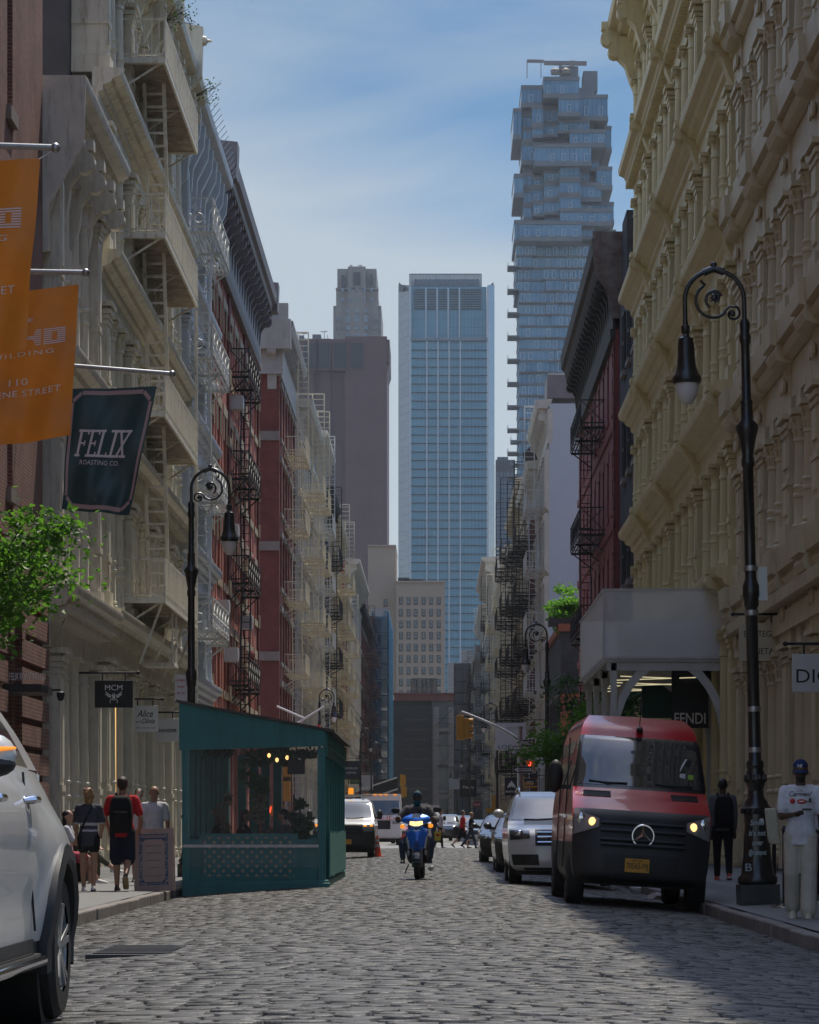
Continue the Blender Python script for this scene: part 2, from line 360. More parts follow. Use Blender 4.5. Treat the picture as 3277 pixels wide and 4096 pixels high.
# setts: one mesh, every stone a domed block of its own height and tint
def setts(y0, y1, wx, wy):
    V = []; Fc = []; T = []; rr = random.Random(3); y = y0; gs = rr.gauss; un = rr.uniform
    while y < y1:
        h = wy * un(.8, 1.25) * (1 + max(0, y-40)*.006); x = KL + un(0, wx) - wx; yr = y + gs(0, .004)
        while x < KR:
            ww = wx * un(.7, 1.4); a, b_ = max(x, KL) + un(.004, .02), min(x + ww, KR) - un(.004, .02)
            if b_ - a > .05:
                dz = gs(0, .0036) + (un(-.028, 0) if rr.random() < .06 else 0); tn = min(max(gs(.5, .2), 0), 1)
                g_ = un(.003, .009); o = len(V); q = .009
                yj = y + gs(0, .008)
                for (ex, ey, ez) in ((0, g_, -.06), (q*.5, g_ + q*.4, -.004), (q*1.6, g_ + q*1.8, .001)):
                    for (px, py) in ((a+ex, yj+ey), (b_-ex, yj+ey), (b_-ex, yj+h-ey), (a+ex, yj+h-ey)):
                        V.append((px + gs(0, .005), py, zroad(px) + dz + ez + gs(0, .0016)))
                for k in (0, 4):
                    for j in range(4):
                        j2 = (j+1) % 4; Fc.append((o+k+j, o+k+j2, o+k+4+j2, o+k+4+j))
                Fc.append((o+8, o+9, o+10, o+11)); T += [tn]*9
            x += ww
        y += h
    me = bpy.data.meshes.new('cobbled_road'); me.from_pydata(V, [], Fc); me.polygons.foreach_set('use_smooth', [True]*len(Fc)); at_ = me.attributes.new('tint', 'FLOAT', 'FACE'); at_.data.foreach_set('value', T); me.update()
    return me
ro = put('cobbled_road', setts(11.5, 139.5, .25, .13), M['cobble']); struct(ro)
def walk(name, side, y0, y1):
    k, wl = (KL, XL) if side < 0 else (KR, XR); o = -1 if side < 0 else 1
    b = MB(); n = 6; xs = [k + o*.16 + (wl + o*1.2 - k - o*.16)*i/n for i in range(n+1)]
    a = [(x, y0, zwalk(x)) for x in xs] + [(x, y1, zwalk(x)) for x in xs]
    b.add(a, [(i, i+1, n+2+i, n+1+i) for i in range(n)]); struct(b.build(name, M['walk'], smooth=0))
    b = MB(); y = y0
    while y < y1:
        L = min(rnd.uniform(1.6, 2.6), y1 - y); dx = rnd.uniform(-.012, .012); b.box(k+dx, k + o*.165, y+.006, y+L-.006, -.4, -.052+rnd.uniform(-.006, .008)); y += L
    struct(b.build('kerb', M['kerb'], bevel=.025))
for s_ in (-1, 1):
    walk('pavement', s_, -10, 138.5); walk('pavement', s_, 162, 560)
# manhole cover at the left gutter, crack-filled patch
b = MB(); c = at(225, 2010, 26.5); b.box(-2.95, -2.2, 25.2, 27.2, zroad(-2.9)-.03, zroad(-2.5)+.012)
for i in range(7): b.box(-2.9, -2.25, 25.35+i*.26, 25.45+i*.26, zroad(-2.5)+.012, zroad(-2.5)+.022)
tag(b.build('drain_cover', M['iron_k']), 'rectangular dark iron drain cover let into the cobbles by the left kerb', 'drain cover')
# ---------------------------------------------------------------- facades
class Fac:
    """street front: u runs along the street, z is height, d points out over the pavement"""
    def __init__(s, X, o): s.X = X; s.o = o
    def P(s, u, z, d): return Vector((s.X + s.o*d, u, z))
    def box(s, mb, u0, u1, z0, z1, d0, d1): mb.box(s.X + s.o*d0, s.X + s.o*d1, u0, u1, z0, z1)
    def prof(s, mb, poly, u0, u1):
        p = poly if s.o > 0 else poly[::-1]
        mb.prism(p, lambda a, b, t: s.P(t, b, a), u0, u1)
    def side(s, mb, poly, d0, d1):
        """polygon in (u, z), extruded outwards"""
        p = poly[::-1] if s.o > 0 else poly
        mb.prism(p, lambda a, b, t: s.P(a, b, t), d0, d1)
def scroll(d, h, z):
    """S shaped console: top at z, projecting d, h tall"""
    pts = [(-.02, z), (d, z), (d, z-.10*h)]; r = .11*h
    for i in range(7):
        a = math.radians(70 - 30*i); pts.append((d - r*.9 + r*math.cos(a), z - .10*h - r + r*math.sin(a)))
    for i in range(1, 7):
        q = i/6; pts.append(((d-.22*h)*(1-q)**1.6*.85 + .05 + .12*d*math.sin(q*PI), z - .34*h - .6*h*q))
    return pts + [(.03, z-h), (-.02, z-h)]
def cornice(z, h, d):
    """moulded band: underside at z-h, top at z"""
    return [(-.02, z-h), (d*.18, z-h), (d*.2, z-h*.72), (d*.34, z-h*.66), (d*.36, z-h*.5), (d*.62, z-h*.42), (d*.7, z-h*.3), (d*.95, z-h*.22), (d, z-h*.1), (d, z), (-.02, z+.04)]
def dentils(fc, mb, u0, u1, z, d, w=.12, step=.26, h=.2):
    u = u0 + step/2
    while u + w < u1: fc.box(mb, u, u+w, z-h, z, d*.2, d); u += step
def column_mesh(r, z0, z1, kind):
    """column standing on the origin's axis; kind: ion, cor, plain"""
    b = MB(); n = 14
    b.box(-r*1.35, r*1.35, -r*1.35, r*1.35, z0, z0+.12)
    b.lathe([(r*1.3, z0+.12), (r*1.3, z0+.2), (r*1.08, z0+.24), (r*1.2, z0+.3), (r, z0+.36), (r*.98, z0+(z1-z0)*.33), (r*1.12, z0+(z1-z0)*.33+.02), (r*1.12, z0+(z1-z0)*.33+.07), (r*.98, z0+(z1-z0)*.33+.09),
        (r*.98, z0+(z1-z0)*.4), (r*1.1, z0+(z1-z0)*.4+.02), (r*1.1, z0+(z1-z0)*.4+.06), (r*.96, z0+(z1-z0)*.4+.08), (r*.86, z1-.62), (r*1.02, z1-.6), (r*1.02, z1-.55), (r*.88, z1-.52)] +
        ([(r*.9, z1-.3), (r*1.15, z1-.12), (r*1.2, z1-.1)] if kind != 'cor' else [(r*.95, z1-.42), (r*1.2, z1-.36), (r*.98, z1-.33), (r*1.08, z1-.22), (r*1.45, z1-.14), (r*1.2, z1-.1)]), n=n)
    b.box(-r*1.45, r*1.45, -r*1.45, r*1.45, z1-.1, z1)
    if kind == 'ion':
        for sx in (-1, 1):
            for sy in (-1, 1):
                b.lathe([(r*.5, -r*.18), (r*.5, r*.18), (r*.34, r*.2), (r*.32, r*.34), (r*.12, r*.36)], (sx*r*1.0, sy*r*1.15, z1-.1-r*.5), n=10, ax='y')
                b.lathe([(r*.42, -r*.3), (r*.42, r*.3)], (sx*r*1.15, sy*r*.95, z1-.1-r*.5), n=10, ax='x')
    if kind == 'cor':
        for i in range(8):
            a = 2*PI*i/8 + PI/8; c, s_ = math.cos(a), math.sin(a)
            for zz, rr in ((z1-.42, 1.12), (z1-.24, 1.35)):
                b.bar((c*r*.9, s_*r*.9, zz-.12), (c*r*rr, s_*r*rr, zz+.05), r*.34, r*.12); b.ell((c*r*rr*1.02, s_*r*rr*1.02, zz+.03), (r*.17, r*.17, r*.15), 6, 4)
    return b.mesh('column', 42)
def win_mesh(w, h, fc, bars=1, tr=(), d=0):
    """sash window lying in the front plane, origin at its sill centre; slot 0 frame, slot 1 glass"""
    b = MB(); o = fc.o; t = .07
    def bx(u0, u1, z0, z1, d0, d1): b.box(o*d0, o*d1, u0, u1, z0, z1)
    bx(-w/2, -w/2+t, 0, h, 0, .07); bx(w/2-t, w/2, 0, h, 0, .07); bx(-w/2+t, w/2-t, h-t, h, 0, .07); bx(-w/2+t, w/2-t, 0, t, 0, .07)
    bx(-w/2+t, w/2-t, h*.5-.035, h*.5+.035, 0, .06)
    for i in range(bars):
        u = -w/2 + w*(i+1)/(bars+1); bx(u-.025, u+.025, t, h*.5-.035, 0, .05); bx(u-.025, u+.025, h*.5+.035, h-t, 0, .05)
    b.mi = 1
    for (a, c, z0, z1, d0, d1) in tr: bx(a, c, z0, z1, d0-d, d1-d)
    p = MB(); p.box(o*.005, o*.02, -w/2+t, w/2-t, t, h-t)
    return b.mesh('window', 0), p.mesh('pane', 0)
def windows(root, fc, spots, w, h, fm, gm='glass', d=0., bars=1, trim=None, tr=()):
    f, p = win_mesh(w, h, fc, bars, tr, d)
    for k, (u, z) in enumerate(spots):
        if k >= 100: break
        q = fc.P(u, z, d); q = q - Vector(root['_w'])
        o = put('window', f, [M[fm]] + ([trim] if trim else []), root, q); put('pane', p, M[gm if rnd.random() > .12 or gm != 'glass' else 'glass_l'], o)
def openwall(mb, fc, u0, u1, z0, z1, ops, dep, d=0.):
    """front plane with rectangular openings and their reveals"""
    us = sorted({u0, u1} | {o[0] for o in ops} | {o[1] for o in ops}); zs = sorted({z0, z1} | {o[2] for o in ops} | {o[3] for o in ops})
    def ori(q): return q if fc.o > 0 else q[::-1]
    for i in range(len(us)-1):
        for j in range(len(zs)-1):
            cu, cz = (us[i]+us[i+1])/2, (zs[j]+zs[j+1])/2
            if any(o[0] < cu < o[1] and o[2] < cz < o[3] for o in ops): continue
            mb.add(ori([fc.P(us[i], zs[j], d), fc.P(us[i+1], zs[j], d), fc.P(us[i+1], zs[j+1], d), fc.P(us[i], zs[j+1], d)]), [(0, 1, 2, 3)])
    for (a, b, c, e) in ops:
        A = [fc.P(a, c, d), fc.P(b, c, d), fc.P(b, e, d), fc.P(a, e, d)]; B = [fc.P(a, c, d-dep), fc.P(b, c, d-dep), fc.P(b, e, d-dep), fc.P(a, e, d-dep)]
        vs = A + B; fs = [(0, 4, 5, 1), (1, 5, 6, 2), (2, 6, 7, 3), (3, 7, 4, 0)]
        mb.add(vs, fs if fc.o < 0 else [f[::-1] for f in fs])
def fire_escape(root, fc, u0, u1, levels, out, m, rail='bars', bottom=None, ladder_u=None, solid=False, flip=False, rh=1.05, top=False):
    lv_ = {}
    for z in levels:
        b = MB(); n = max(4, int(out/.12))
        for u in (u0+.15, (u0+u1)/2, u1-.15): b.bar(fc.P(u, z-.75, .02), fc.P(u, z-.06, out-.08), .05); b.bar(fc.P(u, z-.06, .0), fc.P(u, z-.06, out), .07, .09)
        for i in range(n): d = .05 + (out-.1)*i/(n-1); fc.box(b, u0, u1, z-.03, z, d-.03, d+.03)
        if solid: fc.box(b, u0, u1, z-.11, z+.05, out-.04, out+.02); fc.box(b, u0-.03, u0+.03, z-.11, z+.05, .0, out); fc.box(b, u1-.03, u1+.03, z-.11, z+.05, .0, out)
        f = lv_[z] = b.build('fire_escape', m, root, smooth=0)
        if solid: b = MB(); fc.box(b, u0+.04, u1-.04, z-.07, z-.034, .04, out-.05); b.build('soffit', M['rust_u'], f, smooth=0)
        b = MB()
        for zz in (z+rh, z+.12): 
            b.bar(fc.P(u0, zz, out), fc.P(u1, zz, out), .05)
            for u in (u0, u1): b.bar(fc.P(u, zz, .02), fc.P(u, zz, out), .05)
        if rail == 'bars':
            n = int((u1-u0)/.17)
            for i in range(n+1): u = u0 + (u1-u0)*i/n; b.bar(fc.P(u, z, out), fc.P(u, z+rh, out), .022 if not solid else .05)
            for i in range(6):
                for u in (u0, u1): b.bar(fc.P(u, z, out*i/6+.05), fc.P(u, z+rh, out*i/6+.05), .025)
        else:
            n = max(2, round((u1-u0)/1.3))
            for i in range(n):
                a, c = u0 + (u1-u0)*i/n, u0 + (u1-u0)*(i+1)/n
                b.bar(fc.P(a, z+.12, out), fc.P(c, z+rh, out), .03); b.bar(fc.P(a, z+rh, out), fc.P(c, z+.12, out), .03); b.bar(fc.P(a, z, out), fc.P(a, z+rh, out), .04)
            b.bar(fc.P(u1, z, out), fc.P(u1, z+rh, out), .04)
            for u in (u0, u1): b.bar(fc.P(u, z+.12, .05), fc.P(u, z+rh, out), .03); b.bar(fc.P(u, z+rh, .05), fc.P(u, z+.12, out), .03); b.bar(fc.P(u, z, out/2), fc.P(u, z+rh, out/2), .03)
            if rail == 'fancy':
                for i in range(int((u1-u0)/.4)):
                    u = u0 + .2 + i*.4; p = fc.P(u, z+.4, out); b.torus(p, .16, .02, 'x', 8, 4)
                for d in (.25, .6):
                    for u in (u0, u1): b.torus(fc.P(u, z+.4, d), .16, .02, 'y', 8, 4)
        b.build('railing', m, f, smooth=0)
    if top:
        b = MB(); z = levels[-1]; u = u1-.6
        for d in (out*.45, out*.95): b.bar(fc.P(u, z, d), fc.P(u, top, d), .07)
        for i in range(int((top-z)/.35)): b.bar(fc.P(u, z+.35*(i+1), out*.45), fc.P(u, z+.35*(i+1), out*.95), .035)
        b.bar(fc.P(u, top, out*.95), fc.P(u, top, -.8), .06); b.build('roof_ladder', m, lv_[z], smooth=0)
    seq = list(levels); lu = ladder_u if ladder_u is not None else (u0*.65 + u1*.35)
    for k in range(len(seq)):
        z0, z1 = (seq[k-1] if k else (bottom if bottom is not None else None)), seq[k]
        if z0 is None: continue
        b = MB(); run = min(1.6, (u1-u0)*.3); a0, a1 = lu, lu + (run if not flip else -run)
        if (k % 2) and not solid: a0, a1 = a1, a0
        for d in (out*.35, out*.8): b.bar(fc.P(a0, z0, d), fc.P(a1, z1, d), .09 if solid else .05, .10); b.bar(fc.P(a0, z0+.85, d), fc.P(a1, z1+.85, d), .045 if solid else .03)
        n = int((z1-z0)/.32)
        for i in range(1, n): q = i/n; u = a0+(a1-a0)*q; zz = z0+(z1-z0)*q; b.bar(fc.P(u, zz, out*.35), fc.P(u, zz, out*.8), .10 if solid else .05, .05 if solid else .03)
        b.build('ladder', m, lv_[z1], smooth=0)
    return f
def many(name, m, root, make, us, smooth=38):
    """the same part repeated along the street: one mesh, one object per place"""
    b = MB(); make(b, us[0]); o = b.build(name, m, root, smooth=smooth)
    for u in us[1:]: put(name, o.data, None, root, (0, u-us[0], 0))
def building(name, label, X, o, u0, u1, cat='building', group=None):
    r = thing(name, label, cat, (X, u0, 0), group=group); return r, Fac(X, o)

# ================================================================ LEFT SIDE
# brick building at the left edge: brown brick, narrow slit windows, rusticated base with an arch
r, fc = building('brick_building', 'brown red brick building with narrow slit windows and an arched doorway at the left edge', -8.3, 1, 24, 63.2)
ops = [(57.6, 58.7, 1.2, 5.2)] + [(u, u+.75, z, z+2.5) for z in (7.6, 11.2, 15.0, 18.8, 22.6) for u in (41.5, 45.5, 49.5, 53.5, 58.0)]
b = MB(); openwall(b, fc, 24, 63.2, 0, 29, ops, .35); fc.box(b, 24, 63.19, 0, 28.9, -14, -.36); b.add([fc.P(63.2, 0, 0), fc.P(63.2, 0, -14), fc.P(63.2, 29, -14), fc.P(63.2, 29, 0)], [(0, 1, 2, 3)])
b.build('wall', M['brick_b'], r, smooth=0)
b = MB(); z = .4
while z < 6.6:
    for a, c in ((24, 57.2), (59.1, 63.2)): fc.box(b, a, c, z, z+.42, 0.003, .14)
    z += .56
b.build('rusticated_base', M['brick_b'], r, smooth=0)
b = MB()
for i in range(9):
    a0, a1 = PI*i/9, PI*(i+1)/9; c = 58.15
    fc.side(b, [(c+.55*math.cos(a0), 5.2-.5+.55*math.sin(a0)), (c+1.0*math.cos(a0), 4.7+1.0*math.sin(a0)), (c+1.0*math.cos(a1), 4.7+1.0*math.sin(a1)), (c+.55*math.cos(a1), 4.7+.55*math.sin(a1))], -.02, .2)
b.build('arch', M['brick_b'], r, smooth=0)
b = MB(); fc.box(b, 57.3, 59.0, 3.6, 3.75, 0, .75); b.build('canopy', M['iron_k'], r)
text('FELIX ROASTING CO', .2, fc.P(57.6, 3.9, .45), M['inkw'], r, width=.7)
windows(r, fc, [((a+c)/2, z0) for a, c, z0, z1 in ops[1:]], .75, 2.5, 'frame_d', d=-.34, bars=0, trim=M['gstone'], tr=[(-.5, .5, -.28, -.003, -.3, .1)])

# small pale building, four storeys, heavy scroll cornice
def cast_front(r, fc, u0, u1, lev, pat, cr, cm, wallm, bandd=.55, bandh=.7, kind='ion', piers=True, pierd=.28, topd=1., toph=1.6, consoles=None, archi=.35, n=None, bodyd=14, gl='glass', lastarch=False, dent=(), skipband=(), winw=None, side_trim=False):
    """cast-iron front: storeys of columns between moulded bands; pat is a string of p (pilaster) and c (column)"""
    n = n or len(pat); du = (u1-u0)/n; us = [u0 + du*(i+.5) for i in range(n)]
    b = MB(); fc.box(b, u0, u1, 0, lev[-1], -bodyd, -.62); b.build('wall', wallm, r, smooth=0)
    spots = []
    for k in range(len(lev)-1):
        z0, z1 = lev[k], lev[k+1]; top = k == len(lev)-2; hb = toph if top else bandh; zc = z1-hb
        b = MB()
        if top: fc.prof(b, cornice(z1, hb, topd), u0, u1)
        elif k not in skipband: fc.prof(b, cornice(z1, hb, bandd), u0, u1)
        fc.box(b, u0, u1, zc-archi, zc-.002, -.62, .12)
        if k in dent: dentils(fc, b, u0, u1, zc + hb*.5, bandd*.62)
        b.build('cornice' if top else 'moulded_band', cm, r, smooth=30)
        if lastarch and top:
            b = MB(); hh = 1.0
            for a, c in zip([u0]+us, us+[u1]):
                cc, rad = (a+c)/2, (c-a)/2-.16; pts = [(a, zc), (c, zc), (c, zc-hh)] + [(cc+rad*math.cos(q*PI/10), zc-hh+rad*.95*math.sin(q*PI/10)) for q in range(11)] + [(a, zc-hh)]
                fc.side(b, pts, -.5, .1)
            b.build('arcade', cm, r)
        cz0, cz1 = z0 + .06, zc - (archi if not (lastarch and top) else 1.0)
        me = column_mesh(cr, 0, cz1-cz0, kind); me.materials.append(cm)
        pm = MB(); pw = cr*1.75
        o = fc.o
        pm.box(-o*.6, o*pierd, -pw, pw, 0, cz1-cz0); pm.box(-o*.6, o*(pierd+.07), -pw*1.15, pw*1.15, 0, .4); pm.box(-o*.6, o*(pierd+.04), -pw*1.08, pw*1.08, (cz1-cz0)*.36, (cz1-cz0)*.36+.14)
        for q, e in ((.55, .03), (.42, .06), (.3, .1), (.12, .15)): pm.box(-o*.6, o*(pierd+e), -pw-e, pw+e, cz1-cz0-q, cz1-cz0-q+.11)
        pm.box(o*pierd, o*(pierd+.03), -pw*.55, pw*.55, .7, (cz1-cz0)*.34); pm.box(o*pierd, o*(pierd+.03), -pw*.55, pw*.55, (cz1-cz0)*.42, cz1-cz0-.75)
        pme = pm.mesh('pilaster', 0); pme.materials.append(cm)
        for i, u in enumerate(us):
            p = fc.P(u, cz0, 0 if pat[i % len(pat)] == 'p' else .06) - Vector(r['_w'])
            put('pilaster' if pat[i % len(pat)] == 'p' else 'column', pme if pat[i % len(pat)] == 'p' else me, None, r, p)
        for i in range(n-1): spots.append(((us[i]+us[i+1])/2, cz0+.25, cz1-cz0-.35))
        if consoles and not top:
            many('console', cm, r, lambda b, u: fc.prof(b, scroll(bandd+.1, bandh+.6, z1+.05), u-.27, u+.27), [u for i, u in enumerate(us) if i % consoles == 0])
    hs = {}
    for u, z, h in spots: hs.setdefault(round(h, 2), []).append((u, z))
    for h, sp in hs.items(): windows(r, fc, sp, (winw or du*.72), h, 'frame_w', gl, d=-.6)
    return us
r, fc = building('pale_rowhouse', 'small pale four storey cast iron house with big scroll brackets, beside the brown brick building', -8.3, 1, 63.4, 72.4)
us = cast_front(r, fc, 63.4, 72.4, [-.02, 6.15, 11.2, 16.9], 'pcccp', .17, M['beige'], M['conc'], bandd=.75, bandh=.95, kind='plain', topd=.92, toph=1.0, dent=(0,))
many('bracket', M['beige'], r, lambda b, u: fc.prof(b, scroll(.8, 2.3, 16.1), u-.17, u+.17), [63.75+i*2.08 for i in range(5)])
b = MB(); fc.prof(b, [(-.6, 13.2), (.12, 13.2), (.12, 14.2), (.86, 15.5), (.9, 16.92), (-.6, 16.92)], 63.32, 63.46); fc.box(b, 63.42, 72.3, 13.3, 14.0, -.6, .08); b.build('frieze', M['beige'], r)
many('modillion', M['beige'], r, lambda b, u: fc.prof(b, scroll(.62, .5, 5.75), u, u+.14), [63.6+i*.3 for i in range(29)])

# tall cream building with the rusting white fire escape
r, fc = building('cream_building', 'tall cream cast iron building carrying a rusting white fire escape', -8.3, 1, 72.5, 96)
us = cast_front(r, fc, 72.5, 96, [-.02, 6.3, 10.7, 15.0, 19.4, 24.5], 'pccpccpccpcc', .185, M['cream'], M['conc'], bandd=.7, bandh=.8, kind='cor', topd=1.0, toph=1.4, dent=(0, 1), consoles=False)
many('bracket', M['cream'], r, lambda b, u: fc.prof(b, scroll(.82, 1.5, 23.9), u-.14, u+.14), [72.9+i*2.05 for i in range(12)])
def fin(b, u): fc.prof(b, [(-.3, 23.2), (.35, 23.2), (1.12, 24.1), (1.15, 25.6), (-.3, 25.9)], u, u+.35); b.lathe([(.16, 0), (.14, .1), (.06, .14), (.02, .28)], fc.P(u+.17, 25.2, 1.14), 10, ax='x')
many('finial_block', M['cream'], r, fin, [78.4, 85.2, 92])
fire_escape(r, fc, 78.7, 89.4, [7.0, 11.9, 16.6, 21.2], 1.18, M['rusty'], solid=True, ladder_u=82.6, flip=True)
b = MB(); fc.box(b, 81.9, 83.2, 5.4, 5.5, .3, 1.15); 
for u in (81.9, 83.15): 
    for d in (.3, 1.1): b.bar(fc.P(u, 5.4, d), fc.P(u, 7, d), .05)
b.build('drop_platform', M['rusty'], r, smooth=0)
b = MB(); 
for u in (79, 82.5, 86, 88.9): b = MB(); b.bar(fc.P(u, 5.3, .5), fc.P(u, 6.95, 1.1), .06); b.build('brace', M['rusty'], r, smooth=0)
b = MB(); b.bar(fc.P(89.9, 3.9, 1.12), fc.P(89.9, 16.5, 1.12), .08); b.build('drain_pipe', M['rusty'], r, smooth=0)
b = MB(); fc.box(b, 75.9, 76.6, 0.1, 4.6, -.5, .13); b.build('gilded_panel', mat('amber shop panel', (.35, .2, .05), .4), r)
b = MB(); b.bar(fc.P(76.1, .3, .16), fc.P(76.1, 4.5, .16), .035); b.build('light_strip', mat('lit strip', (.9, .6, .3), .3, emit=(1, .6, .2), es=.8), r)

# grey white house with ornate balconies
r, fc = building('grey_rowhouse', 'pale grey cast iron house with lacy white balconies beside the red brick building', -8.3, 1, 96, 109.5)
cast_front(r, fc, 96, 109.5, [-.02, 6.0, 10.3, 14.7, 19.0, 24.6], 'pccpcc', .14, M['grey_w'], M['conc'], bandd=.5, bandh=.9, kind='plain', topd=.9, toph=1.2)
many('bracket', M['grey_w'], r, lambda b, u: fc.prof(b, [(0, 21.6), (.3, 21.9), (.35, 22.6), (.7, 23.3), (.75, 24.0), (0, 24)], u-.14, u+.14), [96.6+i*1.75 for i in range(8)])
fire_escape(r, fc, 97.3, 105, [7.4, 12.0, 16.3, 20.4], 1.05, M['iron_w'], rail='fancy', flip=True)
many('bird_spike', M['iron_g'], r, lambda b, u: b.bar(fc.P(u, 24.55, .9), fc.P(u, 24.85, 1.15), .022), [97 + i*.8 for i in range(16)], smooth=0)
for z in (8.2, 12.5, 17, 21.4): b = MB(); b.lathe([(.16, 0), (.16, .25), (.1, .3)], fc.P(109.0, z, .1), 10, ax='x'); b.build('vent_cap', M['white'], r)

# red brick corner building with black fire escape
r, fc = building('red_brick_building', 'red brick corner building with buff stone bands, bracketed grey cornice and black fire escape', -8.3, 1, 109.6, 139.4)
lv = [5.3, 9.5, 13.7, 17.9]; nb = 9; du = 29.8/nb; ops = []
for z in lv:
    for i in range(nb): u = 109.6 + du*(i+.5); ops.append((u-.62, u+.62, z+1.0, z+3.4))
gops = [(109.6+du*(i+.5)-1.1, 109.6+du*(i+.5)+1.1, .5, 4.2) for i in range(nb)]
b = MB(); openwall(b, fc, 109.6, 139.4, 0, 25, ops + gops, .3); fc.box(b, 109.61, 139.39, 0, 24.9, -16, -.31)
for s_ in (0, 139.4):
    pass
b.add([fc.P(109.6, 0, 0), fc.P(109.6, 0, -.4), fc.P(109.6, 25, -.4), fc.P(109.6, 25, 0)], [(3, 2, 1, 0)])
b.build('wall', M['brick_r'], r, smooth=0)
for i in range(0, nb+1):
    u = 109.6 + du*i; a, c = max(109.6, u-.4), min(139.4, u+.4); b = MB()
    if i % 3 == 0: fc.box(b, a, c, 0, 22.2, 0.002, .10)
    else: fc.box(b, u-.2, u+.2, 4.9, 22.2, .002, .03)
    o_ = b.build('brick_pier', M['brick_dr' if i % 3 == 0 else 'brick_r'], r, smooth=0)
    if i % 3 == 0:
        for z in lv:
            for za, zb in ((.7, 1.3), (2.4, 2.8)): b = MB(); fc.box(b, a-.03 if a > 109.6 else a-.004, c+.03 if c < 139.4 else c+.004, z+za, z+zb, .05, .14); b.build('stone_block', M['stone'], o_, smooth=0)
b = MB()
fc.box(b, 109.6, 139.4, 4.6, 5.2, .002, .35)
b.build('stone_band', M['stone'], r, smooth=0)
windows(r, fc, [((a+c)/2, z0) for a, c, z0, z1 in ops], 1.24, 2.4, 'frame_d', d=-.29, bars=0, trim=M['stone'], tr=[(-1.2, 1.2, -.3, -.003, .004, .07), (-1.2, 1.2, 2.403, 2.8, .004, .05), (-1.0, -.63, 1.4, 2.4, .004, .035), (.63, 1.0, 1.4, 2.4, .004, .035)])
windows(r, fc, [((a+c)/2, z0) for a, c, z0, z1 in gops], 2.2, 3.7, 'frame_d', d=-.29, bars=1)
b = MB(); fc.prof(b, [(0, 22.2), (.2, 22.2), (.22, 22.6), (0, 22.6)], 109.6, 139.4); b.build('stone_course', M['gstone'], r)
b = MB(); fc.box(b, 109.6, 139.4, 22.62, 25, -.2, .16); fc.prof(b, [(.1, 24.75), (.75, 24.8), (.8, 25.0), (.95, 25.1), (1.0, 25.5), (.1, 25.6)], 109.6, 139.4)
for u in (109.7, 138.2): fc.prof(b, [(.1, 24.8), (1.0, 24.8), (1.05, 26.1), (.1, 26.2)], u, u+1.1)
b.build('cornice', M['cor_grey'], r)
many('bracket', M['cor_grey'], r, lambda b, u: fc.prof(b, scroll(.72, 2.3, 24.8), u-.13, u+.13), [110.4+i*1.56 for i in range(19)])
fire_escape(r, fc, 120, 127.7, [6.7, 10.8, 15.0, 19.1], .82, M['iron_k'], rail='cross', ladder_u=124.2, bottom=3.2, flip=True)
for k, (u, z) in enumerate(((121.5, 17.9), (113.5, 13.2), (113.2, 9.0), (127.5, 9.4), (118.5, 12.4), (118.3, 7.5))):
    b = MB(); fc.box(b, u-.35, u+.35, z, z+.55, -.1, .5); b.box(fc.X+.5, fc.X+.52, u-.28, u+.28, z+.08, z+.47)
    tag(b.build('air_conditioner', M['white'], None), ['white window air conditioner high behind the black fire escape', 'white air conditioner in third floor window of the red brick wall', 'white air conditioner in a lower window above the lamp bell', 'white air conditioner beside the fire escape ladder', 'white air conditioner just above the street lamp crook', 'white air conditioner lowest on the red brick wall'][k], 'air conditioner', 'air conditioners on the red brick front')
M['copper'] = mat('copper vent', (.38, .13, .09), .45, metal=.6)
for z in (7.5, 11.6, 15.8, 19.8): b = MB(); b.lathe([(.1, 0), (.1, .8), (.16, .82), (.16, .95), (.06, 1.1)], fc.P(129.5, z, .35), 10); b.bar(fc.P(129.5, z+.1, 0), fc.P(129.5, z+.1, .35), .05); b.build('copper_vent', M['copper'], r)

